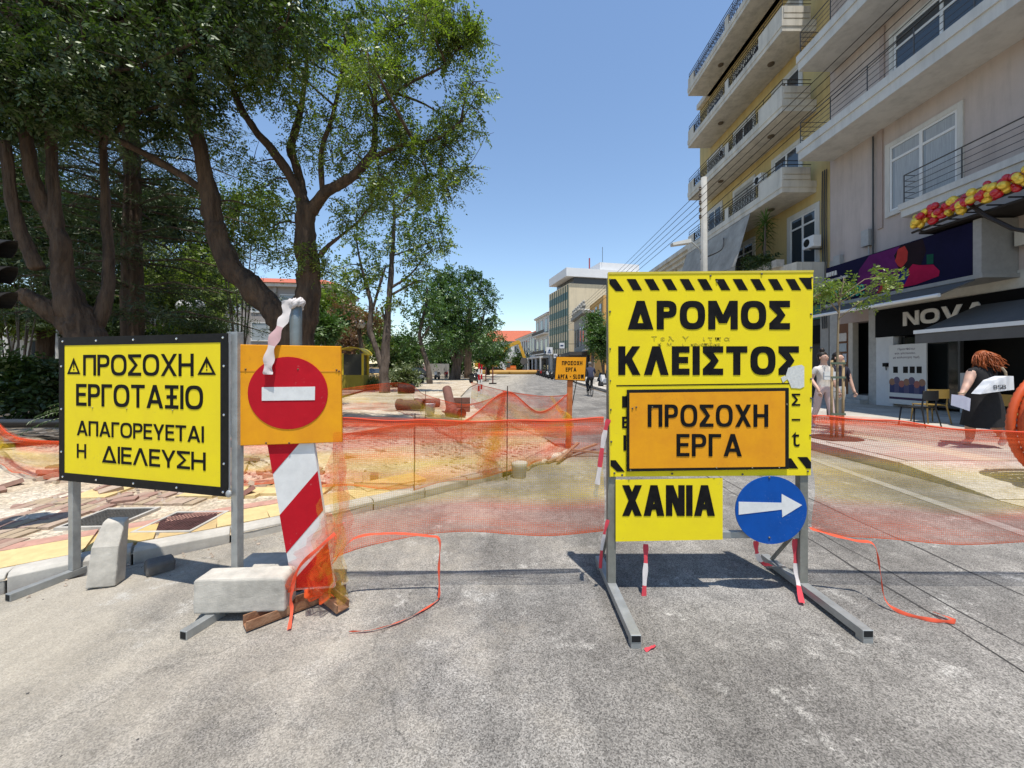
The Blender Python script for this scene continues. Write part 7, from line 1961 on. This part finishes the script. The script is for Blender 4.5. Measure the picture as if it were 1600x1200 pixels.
# ------------------------------------------------------------------ vehicles
TYRE = M('tyre', (.015, .015, .015), .85); RIM = M('rim', (.35, .35, .36), .4, .6)
def wheel(parent, loc, r, w, axis='y', name='wheel'):
    e = empty(name, loc, 0, parent=parent)
    n = 20
    prof = [(r * .62, -w * .5), (r * .95, -w * .5), (r, -w * .3), (r, w * .3), (r * .95, w * .5), (r * .62, w * .5)]
    MB().lathe(prof, n, (0, 0, 0), axis).build('tyre', TYRE, e, smooth=False)
    MB().lathe([(r * .15, -w * .42), (r * .6, -w * .34), (r * .6, w * .34), (r * .15, w * .42)], n, (0, 0, 0), axis).build('rim', RIM, e)
    return e
def motorcycle(name, label, loc, rz, col, group):
    """front towards +x"""
    t = empty(name, loc, rz, label, 'motorcycle', group)
    paint = M('moto_%s' % col[0], col[1], .3, 0, .1, spec=.6)
    wheel(t, (.62, 0, .28), .28, .11); wheel(t, (-.62, 0, .28), .28, .12)
    MB().prism([(-.85, .62), (-.45, .42), (.05, .38), (.3, .5), (.1, .72), (-.2, .78), (-.6, .80)], -.15, .15).build('body', paint, t, bevel=.04)
    MB().prism([(.3, .42), (.55, .62), (.48, .98), (.36, 1.0), (.22, .55)], -.17, .17).build('leg_shield', paint, t, bevel=.03)
    MB().prism([(-.75, .805), (-.1, .80), (.0, .84), (-.3, .90), (-.75, .93)], -.13, .13).build('seat', BLACK, t, bevel=.03)
    MB().tube([(.62, .07, .28), (.52, .07, .62), (.42, .05, 1.0)], .022, 6).tube([(.62, -.07, .28), (.52, -.07, .62), (.42, -.05, 1.0)], .022, 6).build('fork', RIM, t)
    MB().tube([(.30, -.34, 1.06), (.40, -.2, 1.06), (.42, 0, 1.02), (.40, .2, 1.06), (.30, .34, 1.06)], .016, 6).build('handlebar', BLACK, t)
    for s in (-1, 1):
        MB().cyl((.38, s * .24, 1.06), (.40, s * .32, 1.26), .008, 5).sphere((.40, s * .33, 1.28), .06, 8, 6, (.3, 1, .7)).build('mirror', BLACK, t)
    MB().sphere((.5, 0, .92), .09, 10, 8, (.7, 1, 1)).build('headlight', M('headlight', (.7, .7, .68), .15), t, smooth=True)
    MB().box(-.62, .5, -.1, .1, .26, .38).build('engine', M('engine_grey', (.12, .12, .12), .5, .4), t)
    MB().box(-1.0, -.8, -.12, .12, .62, .74).build('tail_box', BLACK, t)
    return t
cols = [('black', (.015, .015, .016)), ('white', (.6, .6, .6)), ('red', (.32, .02, .02)), ('blue', (.03, .10, .16)), ('yellow', (.45, .33, .03))]
mg = [(947, 607, 95, 1, 'white scooter parked right of the cyclist'), (943, 598, 100, 3, 'teal scooter parked behind the white scooter'), (950, 596, 80, 4, 'yellow scooter parked behind the white scooter')]
for i, (px, py, rz, c, lab) in enumerate(mg):
    g_ = G(px, py); motorcycle('scooter', lab, (g_.x, g_.y, .0), R(rz + 20), cols[c], 'scooters parked on the right')
for i in range(8):
    Y = 51 + i * 4.6; x = 5.72
    motorcycle('scooter', ('nearest', 'second', 'third', 'fourth', 'fifth', 'sixth', 'seventh', 'farthest')[i] + ' of the dark scooters parked in a row along the right road side', (x, Y, 0), R(150 + random.uniform(-12, 12)), cols[(0, 0, 1, 0, 0, 2, 0, 0)[i]], 'row of scooters on the right')
for i, (px, py, c, rz, lab) in enumerate(((683, 594, 1, 60, 'white scooter parked behind the thin leaning trunk'), (697, 592, 2, 90, 'red scooter parked facing the road between trunks'), (742, 600, 0, 110, 'black motorcycle parked behind the red and white poles'), (650, 600, 1, 20, 'pale scooter beside the dark parked car'), (745, 596, 1, 90, 'white motorcycle parked by the thick trunk'))):
    g_ = G(px, py); motorcycle('scooter', lab, (g_.x, g_.y, .06), R(rz + 200), cols[c], 'scooters on the left')

def car(name, label, loc, rz, paint):
    t = empty(name, loc, rz, label, 'car', 'parked cars')
    low = [(-2.1, .35), (-2.15, .75), (-1.95, .95), (-1.3, 1.0), (1.0, .98), (1.9, .82), (2.12, .62), (2.1, .32)]
    MB().prism(low, -.85, .85).build('body', paint, t, bevel=.08)
    cab = MB(); A = [(-1.6, .98), (-1.15, 1.42), (.25, 1.44), (1.05, .98)]
    vs = [(x, -.8, z) if z < 1.2 else (x, -.62, z) for x, z in A] + [(x, .8, z) if z < 1.2 else (x, .62, z) for x, z in A]
    cab.add(vs, [(0, 1, 2, 3), (7, 6, 5, 4), (0, 4, 5, 1), (1, 5, 6, 2), (2, 6, 7, 3)]); cab.build('cabin', paint, t)
    for s in (-1, 1):
        for (xa, xb, xc, xd) in ((-1.35, -1.05, -.45, -.45), (-.38, -.38, .2, .8)):
            y0 = s * .795; y1 = s * .64
            MB().add([(xa, y0, 1.02), (xd, y0, 1.02), (xc, y1, 1.39), (xb, y1, 1.39)], [(0, 1, 2, 3)]).build('side_window', GLASS, t)
    MB().add([(.98, -.72, 1.03), (.98, .72, 1.03), (.3, .58, 1.41), (.3, -.58, 1.41)], [(0, 1, 2, 3)]).build('windscreen', GLASS, t)
    MB().add([(-1.555, -.72, 1.05), (-1.555, .72, 1.05), (-1.2, .58, 1.40), (-1.2, -.58, 1.40)], [(0, 1, 2, 3)]).build('rear_window', GLASS, t)
    for x in (-1.3, 1.3):
        for s in (-.78, .78): wheel(t, (x, s, .32), .32, .2)
    for s in (-.6, .6):
        MB().box(1.98, 2.13, s - .18, s + .18, .62, .74).build('headlight', M('headlight', (.7, .7, .68)), t)
        MB().box(-2.16, -2.05, s - .15, s + .15, .7, .86).build('tail_light', RED, t)
    MB().box(-2.15, -2.1, -.25, .25, .45, .56).build('number_plate', WHITE, t)
    return t
car('parked_car', 'yellow taxi parked behind the slender two stemmed tree', (-10.6, 30, .08), R(110), M('taxi_paint', (.50, .30, .06), .3, 0, .05, spec=.6))
car('parked_car', 'dark grey car parked near the thin leaning tree', (-10.2, 42, .08), R(75), M('dark_car_paint', (.03, .035, .042), .25, 0, .05, spec=.6))

# excavators and orange barriers closing the street
def excavator(label, loc, rz, boomcol, s=1.0, boom=True):
    t = empty('excavator', loc, rz, label, 'excavator', 'excavators at the end of the works'); t.scale = (s, s, s)
    EY = M('excavator_' + boomcol, {'yellow': (.60, .33, .03), 'orange': (.62, .17, .03)}[boomcol], .5, 0, .2, 2)
    for y in (-1.1, 1.1):
        MB().prism([(-1.8, .25), (-1.5, 0), (1.5, 0), (1.8, .25), (1.8, .55), (1.5, .8), (-1.5, .8), (-1.8, .55)], y - .3, y + .3).build('track', TYRE, t)
    MB().box(-1.0, 1.0, -.9, .9, .45, .9).build('undercarriage', BLACK, t)
    MB().box(-2.1, 1.2, -1.25, 1.25, .95, 1.7).build('house', EY, t, bevel=.08)
    MB().box(-.2, 1.3, -1.25, -.2, 1.705, 2.9).build('cab', GLASS, t, bevel=.05); MB().box(-.25, 1.35, -1.3, -.15, 2.905, 3.0).build('cab_roof', EY, t)
    MB().box(-2.3, -1.2, -1.2, 1.2, 1.705, 2.1).build('counterweight', EY, t)
    if boom:
        b = MB(); ps = [(1.0, .3, 1.6), (2.4, .3, 3.9), (4.2, .3, 4.6), ]; b.bar(ps[0], ps[1], .4, .55).bar(ps[1], ps[2], .38, .5); b.build('boom', EY, t)
        MB().bar((4.1, .3, 4.7), (5.0, .3, 2.2), .32, .4).build('stick', EY, t)
        MB().prism([(4.6, 2.3), (5.3, 2.2), (5.4, 1.5), (4.8, 1.2), (4.4, 1.6)], -.25, .85).build('bucket', M('bucket_steel', (.12, .11, .1), .7, .3), t)
        MB().cyl((1.3, .3, 1.5), (2.6, .3, 3.4), .09, 8).build('hydraulic_ram', STEEL, t)
    return t
excavator('yellow excavator with raised boom at the end of the works', (-6.0, 110, 0), R(-8), 'yellow', 1.9)
excavator('orange excavator standing in front of the yellow one', (-.2, 100, 0), R(-90), 'orange', 1.0, False)
ORD = ('first', 'second', 'third', 'fourth', 'fifth', 'sixth', 'seventh', 'eighth', 'ninth', 'tenth', 'eleventh', 'twelfth', 'thirteenth', 'fourteenth', 'fifteenth')
BAR_O = M('barrier_orange', (.66, .20, .03), .6)
for k in range(15):
    x = -7.4 + k * 1.05; t = empty('orange_barrier', (x, 96 + (k % 3) * .4, 0), 0, ORD[k] + ' orange barrier from the left in the row across the street end', 'barrier', 'orange barriers across the street')
    MB().box(-.48, .48, -.03, .03, .35, 1.05).build('panel', BAR_O, t); MB().box(-.45, -.39, -.2, .2, 0, .349).build('foot', BAR_O, t); MB().box(.39, .45, -.2, .2, 0, .349).build('foot', BAR_O, t)
for k in range(5):
    tag(MB().lathe([(.5, -2.0), (.5, 2.0)], 14, (-5 + k * 2.2, 94 - (k % 2), .5), 'x').build('duct_roll', M('duct_yellow', (.45, .26, .06), .6), smooth=False), ORD[k] + ' yellow brown pipe from the left before the orange barriers', 'pipe', 'pipes before the barriers')
# ------------------------------------------------------------------ people
SKIN = M('skin', (.56, .34, .25), .55, 0, .12, 9); HAIR_D = M('hair_dark', (.022, .014, .010), .5, 0, .4, 30); HAIR_R = M('hair_red', (.36, .085, .018), .45, 0, .5, 18, .5, 50)
def fingers(mb, palm, d, side, up, s=1.0, curl=.5):
    """five separate fingers from the palm's end; d points along the hand"""
    d = Vector(d).normalized(); side = Vector(side).normalized(); up = Vector(up).normalized()
    for k, l in enumerate((.065, .075, .07, .055)):
        b = Vector(palm) + side * ((k - 1.5) * .019) + d * .02
        m = b + (d * (1 - curl * .4) + up * -curl * .6) * l * .55; e = m + (d * (1 - curl) - up * curl) * l * .55
        mb.tube([b - d * .02, b, m, e], [.010, .0095, .009, .007], 6)
    b = Vector(palm) - d * .02 + side * -.035; mb.tube([b + side * .02, b + d * .025 - side * .015, b + d * .055 - side * .012 - up * .015], [.012, .011, .008], 6)

def body(parent, J, E, root, regions, mats, hands=()):
    """one continuous figure grown from a joint skeleton; regions(center)->material index"""
    me = bpy.data.meshes.new('body'); names = list(J)
    me.from_pydata([J[n][:3] for n in names], [(names.index(a), names.index(b)) for a, b in E], [])
    o = bpy.data.objects.new('body', me); COL.objects.link(o)
    sk = o.modifiers.new('skin', 'SKIN'); sk.use_smooth_shade = True; sk.branch_smoothing = .6
    for i, n in enumerate(names):
        r = J[n][3]; sv = me.skin_vertices[0].data[i]; sv.radius = r if isinstance(r, tuple) else (r, r); sv.use_root = (n == root)
    o.modifiers.new('sub', 'SUBSURF').levels = 2
    dg = bpy.context.evaluated_depsgraph_get(); nm = bpy.data.meshes.new_from_object(o.evaluated_get(dg))
    bpy.data.objects.remove(o)
    if hands:
        hb = MB()
        for h in hands: fingers(hb, *h)
        bm = bmesh.new(); bm.from_mesh(nm); hm = hb.mesh('tmp', SKIN); bm.from_mesh(hm); bm.to_mesh(nm); bm.free()
    nm.materials.clear()
    for m in mats: nm.materials.append(m)
    for p in nm.polygons: p.material_index = regions(p.center); p.use_smooth = True
    ob = link('body', nm, None, parent); return ob
EDG = [('pel', 'sp'), ('sp', 'ch'), ('ch', 'nk'), ('nk', 'jaw'), ('jaw', 'hd'), ('hd', 'cr'), ('ch', 'sl'), ('sl', 'el'), ('el', 'wl'), ('wl', 'pl'), ('ch', 'sr'), ('sr', 'er'), ('er', 'wr'), ('wr', 'pr'), ('pel', 'hl'), ('hl', 'kl'), ('kl', 'al'), ('al', 'tl'), ('pel', 'hr'), ('hr', 'kr'), ('kr', 'ar'), ('ar', 'tr')]
def face(parent, c, fwd, s=1.0):
    f = Vector(fwd).normalized(); sd = f.cross(Vector((0, 0, 1))).normalized(); c = Vector(c)
    mb = MB()
    n = c + f * .098; mb.tube([n + Vector((0, 0, .03)), n + f * .012, n + f * .018 - Vector((0, 0, .022))], [.006, .010, .012], 6); mb.build('nose', SKIN, parent, smooth=True)
    e = MB()
    for k in (-1, 1): e.sphere(tuple(c + f * .088 + sd * .034 * k + Vector((0, 0, .022))), .011, 8, 6, (1, 1, .6))
    e.build('eyes', HAIR_D, parent)
    m = MB(); m.tube([tuple(c + f * .088 + sd * .025 * k - Vector((0, 0, .048))) for k in (-1, 0, 1)], .006, 6); m.build('mouth', M('lips', (.38, .12, .10), .5), parent)
    a = MB()
    for k in (-1, 1): a.sphere(tuple(c + sd * .09 * k - Vector((0, 0, .005))), .028, 8, 6, (.4, .5, 1))
    a.build('ears', SKIN, parent)

# two people walking towards the camera on the right pavement
def walker(label, loc, top, legs_, stride, hair, armr, h=1.0):
    t = empty('person', loc, 0, label, 'person', 'people walking on the pavement')
    s = stride
    J = {'pel': (0, 0, .93, (.15, .11)), 'sp': (0, -.01, 1.10, (.125, .10)), 'ch': (0, -.01, 1.30, (.155, .11)), 'nk': (0, -.01, 1.44, .055), 'jaw': (0, -.035, 1.52, .062), 'hd': (0, -.02, 1.58, .092), 'cr': (0, 0, 1.65, .062),
         'sl': (.17, -.01, 1.36, .062), 'el': (.23, .03 * s, 1.10, .044), 'wl': (.25, -.10, .88, .032), 'pl': (.25, -.14, .80, (.035, .022)),
         'sr': (-.17, -.01, 1.36, .062), 'er': (-.23, .05, 1.10, .044), 'wr': (-.25, armr, .90, .032), 'pr': (-.25, armr - .03, .82, (.035, .022)),
         'hl': (.09, -.01, .88, .10), 'kl': (.09, -.10 * s, .48, .068), 'al': (.09, -.18 * s, .09, .045), 'tl': (.10, -.32 * s - .06, .035, .036),
         'hr': (-.09, 0, .88, .10), 'kr': (-.09, .06 * s, .48, .068), 'ar': (-.09, .22 * s, .13, .045), 'tr': (-.09, .16 * s - .06, .035, .036)}
    def reg(c):
        if c.z < .10 : return 3
        if abs(c.x) > .20 and c.z < 1.22: return 0
        if c.z > 1.41: return 0
        return 1 if c.z > .95 else 2
    body(t, J, EDG, 'pel', reg, [SKIN, top, legs_, M('shoe_white', (.62, .62, .60), .6)], hands=[((.25, -.15, .78), (0, -.2, -1), (0, 1, 0), (1, 0, 0)), ((-.25, armr - .04, .80), (0, -.1, -1), (0, 1, 0), (-1, 0, 0))])
    face(t, (0, -.025, 1.575), (0, -1, 0))
    hb = MB(); hb.sphere((0, .03, 1.622), .104, 14, 10, (.98, .92, .92)); hb.sphere((.075, .02, 1.56), .04, 8, 6, (.6, 1, 1.6)); hb.sphere((-.075, .02, 1.56), .04, 8, 6, (.6, 1, 1.6))
    if hair == 'bun': hb.sphere((0, .04, 1.74), .055, 10, 8)
    else: hb.sphere((0, .07, 1.52), .09, 10, 8, (1.1, .7, 1.5))
    ob = hb.build('hair', HAIR_D, t, smooth=True)
    return t
CRT = M('cream_cloth', (.66, .60, .54), .85, 0, .12, 12); PNK = M('pink_cloth', (.60, .44, .41), .85, 0, .12, 12); NAV = M('navy_cloth', (.018, .018, .035), .85, 0, .3, 12); GRY = M('pale_grey_cloth', (.50, .50, .49), .85, 0, .15, 12)
walker('person in cream top and pale pink trousers walking beside the sign edge', (6.86, 8.75, RK_Z), CRT, PNK, 1.0, 'bun', -.18)
walker('person in navy top and pale grey trousers walking behind the young tree', (7.32, 8.9, RK_Z), NAV, GRY, -1.0, 'long', .12)
tb = empty('tote_bag', (7.08, 8.7, .78), 0, 'large dark grey bag carried between the two walking people', 'bag')
MB().prism([(-.15, -.35), (.15, -.35), (.17, .05), (-.17, .05)], -.05, .05).build('sack', M('grey_bag', (.14, .14, .14), .8), tb, bevel=.02)
MB().tube([(-.1, 0, .05), (-.06, 0, .20), (.06, 0, .20), (.1, 0, .05)], .01, 6).build('handle', M('grey_bag', (.14, .14, .14)), tb)
cl = empty('clutch_bag', (6.86, 8.55, 1.33), 0, 'pale clutch bag held in front by the person in pink trousers', 'bag')
MB().box(-.15, .15, -.02, .02, -.09, .09).build('pouch', WHITE, cl, bevel=.01); MB().box(-.15, .15, -.026, -.0205, .0, .092).build('flap', WHITE, cl)

# red haired person seen from behind, in black, with a bag under the arm
rw = empty('person', (8.0, 6.75, RK_Z), 0, 'red haired person in black dress walking away past the cafe chairs', 'person')
J = {'pel': (.02, 0, .86, (.19, .16)), 'sp': (.01, .01, 1.05, (.18, .15)), 'ch': (.03, .04, 1.25, (.19, .15)), 'nk': (.09, .09, 1.41, .065), 'jaw': (.11, .12, 1.48, .068), 'hd': (.11, .11, 1.54, .095), 'cr': (.11, .10, 1.61, .065),
     'sl': (-.17, .0, 1.31, .082), 'el': (-.34, -.08, 1.09, .062), 'wl': (-.52, -.16, .93, .038), 'pl': (-.58, -.18, .88, (.042, .026)),
     'sr': (.24, .06, 1.31, .080), 'er': (.33, .14, 1.06, .060), 'wr': (.30, .26, .90, .038), 'pr': (.29, .30, .86, (.04, .025)),
     'hl': (-.09, .02, .80, .13), 'kl': (-.08, .10, .46, .085), 'al': (-.10, .10, .09, .052), 'tl': (-.07, .24, .035, .042),
     'hr': (.12, .02, .80, .13), 'kr': (.15, .02, .46, .085), 'ar': (.12, -.22, .20, .052), 'tr': (.10, -.16, .06, .042)}
def reg(c):
    if c.z < .12 or (c.y < -.12 and c.z < .17 and c.x > 0): return 2
    if c.x < -.20 and c.z < 1.30: return 0
    if c.z > 1.40: return 0
    if c.z < .42: return 0
    if c.x > .30 and c.z < 1.15: return 0
    return 1
DRS = M('black_dress', (.014, .013, .014), .85, 0, .4, 14, .3, 30)
body(rw, J, EDG, 'pel', reg, [SKIN, DRS, M('shoe_white', (.62, .62, .60))], hands=[((-.60, -.185, .865), (-.7, -.2, -.6), (0, 1, -.2), (-.5, 0, .8), 1.0, .8), ((.29, .31, .84), (0, .2, -1), (1, 0, 0), (0, 1, 0))])
dm = MB(); vs = []; fs = []; n = 28
for i, (z, r) in enumerate(((1.02, .185), (.90, .22), (.75, .25), (.6, .27), (.45, .29), (.36, .30))):
    for j in range(n):
        a = 2 * math.pi * j / n; rr_ = r * (1 + .05 * math.sin(a * 7 + i * .4) * (i / 5))
        vs.append((.02 + rr_ * math.cos(a), .0 + rr_ * .8 * math.sin(a), z + .015 * math.sin(a * 3)))
for i in range(5):
    for j in range(n): fs.append((i * n + j, i * n + (j + 1) % n, (i + 1) * n + (j + 1) % n, (i + 1) * n + j))
dm.add(vs, fs); dm.build('skirt', DRS, rw, smooth=True)
hb = MB(); hb.sphere((.10, .08, 1.55), .108, 12, 9)
for k in range(420):
    a = random.uniform(0, 6.28); el = random.uniform(-.5, 1.4)
    p = Vector((.10, .06, 1.54)) + Vector((math.cos(a) * math.cos(el), math.sin(a) * math.cos(el), math.sin(el))) * .098
    q1 = p + Vector((math.cos(a) * .03, math.sin(a) * .03 - .015, -.03)) + Vector((random.gauss(0, .015), random.gauss(0, .015), 0))
    q2 = q1 + Vector((math.cos(a) * .018 + .012 + random.gauss(0, .02), -.02 + random.gauss(0, .02), -.085 + random.gauss(0, .02))); q3 = q2 + Vector((random.gauss(.02, .035), random.gauss(-.01, .03), -.05 + random.gauss(0, .02)))
    hb.tube(catmull([p, q1, q2, q3], 3), [.006, .008, .008, .008, .008, .008, .007, .006, .005, .002], 4)
hb.build('hair', HAIR_R, rw, smooth=True)
MB().tube([(.17, -.13, 1.36), (.22, -.14, 1.28), (.28, -.10, 1.20), (.32, -.03, 1.12)], .018, 6).build('shoulder_strap', M('strap_tan', (.45, .36, .25), .7), rw)
MB().tube([(-.53 + .042 * math.cos(a), -.165 + .045 * math.sin(a), .945 + .02 * math.cos(a)) for a in [k * .5236 for k in range(12)]], .006, 5, closed=True).build('bracelet', M('bracelet', (.5, .4, .2), .3, .7), rw)
sbg = empty('shopping_bag', (7.83, 6.45, 1.20), 0, 'white paper shopping bag with black letters under the red haired person\'s arm', 'bag')
MB().add([(-.30, -.07, -.12), (.10, -.09, -.06), (.10, .07, -.06), (-.30, .06, -.12), (-.10, -.07, .10), (.10, -.09, .17), (.10, .07, .17), (-.10, .06, .10)], [(0, 3, 2, 1), (4, 5, 6, 7), (0, 1, 5, 4), (1, 2, 6, 5), (2, 3, 7, 6), (3, 0, 4, 7)]).build('paper_body', M('paper_white', (.74, .74, .74), .6), sbg)
MB().add([(.103, -.09, -.06), (.27, -.05, -.05), (.26, -.05, .17), (.103, -.09, .17), (.103, .07, -.06), (.27, .06, -.05), (.26, .06, .17), (.103, .07, .17)], [(0, 1, 2, 3), (7, 6, 5, 4), (1, 5, 6, 2), (0, 4, 5, 1), (3, 2, 6, 7), (0, 3, 7, 4)]).build('gusset', MATS['paper_white'], sbg)
o = link('lettering', stroke_text('BSB', .185, .068, .13, LETTER, .001, .4), None, sbg, (-.10, -.0845, -.045), (0, -.05, -.05))
pp = empty('paper_sheet', (7.36, 6.50, 1.0), 0, 'pale lilac paper sheet held in the red haired person\'s hand', 'paper')
MB().add([(-.16, 0, .07), (.0, -.02, .05), (.155, 0, .0), (.15, .01, -.21), (.0, 0, -.16), (-.155, .015, -.11)], [(0, 1, 4, 5), (1, 2, 3, 4)]).build('sheet', M('lilac_paper', (.52, .53, .64), .7), pp)

# cyclist riding away
by = empty('bicycle', (4.2, 21.4, .005), 0, 'dark bicycle ridden away down the road beside the slow sign', 'bicycle')
def bwheel(y):
    e = empty('wheel', (0, y, .34), 0, parent=by)
    MB().tube([(0, .33 * math.cos(a), .33 * math.sin(a)) for a in [k * .2618 for k in range(24)]], .02, 6, closed=True).build('tyre', TYRE, e)
    s = MB()
    for k in range(12): a = k * .5236; s.cyl((0, 0, 0), (0, .32 * math.cos(a), .32 * math.sin(a)), .003, 3)
    s.build('spokes', RIM, e)
bwheel(-.5); bwheel(.55)
fm = MB()
for a, b in (((0, -.5, .34), (0, -.05, .3)), ((0, -.05, .3), (0, -.2, .85)), ((0, -.2, .85), (0, .35, .85)), ((0, .35, .85), (0, -.05, .3)), ((0, -.5, .34), (0, -.17, .75)), ((0, .32, .98), (0, .55, .34))): fm.cyl(a, b, .018, 6)
fm.build('frame', M('bike_dark', (.02, .02, .025), .4), by)
MB().tube([(-.3, .25, 1.02), (-.15, .34, 1.04), (.15, .34, 1.04), (.3, .25, 1.02)], .013, 6).build('handlebar', BLACK, by)
MB().sphere((0, -.22, .90), .10, 10, 6, (.8, 1.3, .35)).build('saddle', BLACK, by)
MB().box(-.14, .14, -.75, -.4, .70, .72).build('carrier', BLACK, by)
for s in (-1, 1): MB().box(s * .1 - .05, s * .1 + .05, -.05 + s * .13, .05 + s * .13, .3 + s * .12, .32 + s * .12).build('pedal', BLACK, by)
cyp = empty('person', (4.2, 21.4, .005), 0, 'cyclist in dark navy clothes seen from behind on the bicycle', 'person')
J = {'pel': (0, -.22, 1.0, (.16, .13)), 'sp': (0, -.16, 1.18, (.15, .12)), 'ch': (0, -.06, 1.42, (.18, .12)), 'nk': (0, .0, 1.57, .058), 'jaw': (0, .03, 1.64, .066), 'hd': (0, .02, 1.71, .098), 'cr': (0, .01, 1.78, .068),
     'sl': (-.20, -.03, 1.48, .07), 'el': (-.30, .08, 1.25, .05), 'wl': (-.30, .22, 1.08, .034), 'pl': (-.29, .27, 1.05, (.035, .025)),
     'sr': (.20, -.03, 1.48, .07), 'er': (.30, .08, 1.25, .05), 'wr': (.30, .22, 1.08, .034), 'pr': (.29, .27, 1.05, (.035, .025)),
     'hl': (-.10, -.20, .95, .11), 'kl': (-.15, .16, .70, .075), 'al': (-.12, -.10, .28, .048), 'tl': (-.12, .04, .24, .038),
     'hr': (.10, -.20, .95, .11), 'kr': (.15, .20, .86, .075), 'ar': (.12, .10, .52, .048), 'tr': (.12, .25, .50, .038)}
def reg2(c):
    if c.z > 1.56: return 0
    if abs(c.x) > .26 and c.z < 1.2: return 0
    if c.z > 1.02: return 1
    return 3 if c.z < .33 else 2
body(cyp, J, EDG, 'pel', reg2, [SKIN, M('navy_shirt', (.03, .035, .07), .8), M('dark_trousers', (.03, .03, .036), .8), BLACK], hands=[((-.29, .28, 1.05), (0, 1, -.3), (1, 0, 0), (0, 0, 1), 1, .9), ((.29, .28, 1.05), (0, 1, -.3), (-1, 0, 0), (0, 0, 1), 1, .9)])
face(cyp, (0, .025, 1.70), (0, 1, 0))
MB().sphere((0, .0, 1.735), .108, 12, 9, (.95, 1, .95)).build('hair', M('hair_grey', (.16, .15, .14), .6), cyp, smooth=True)
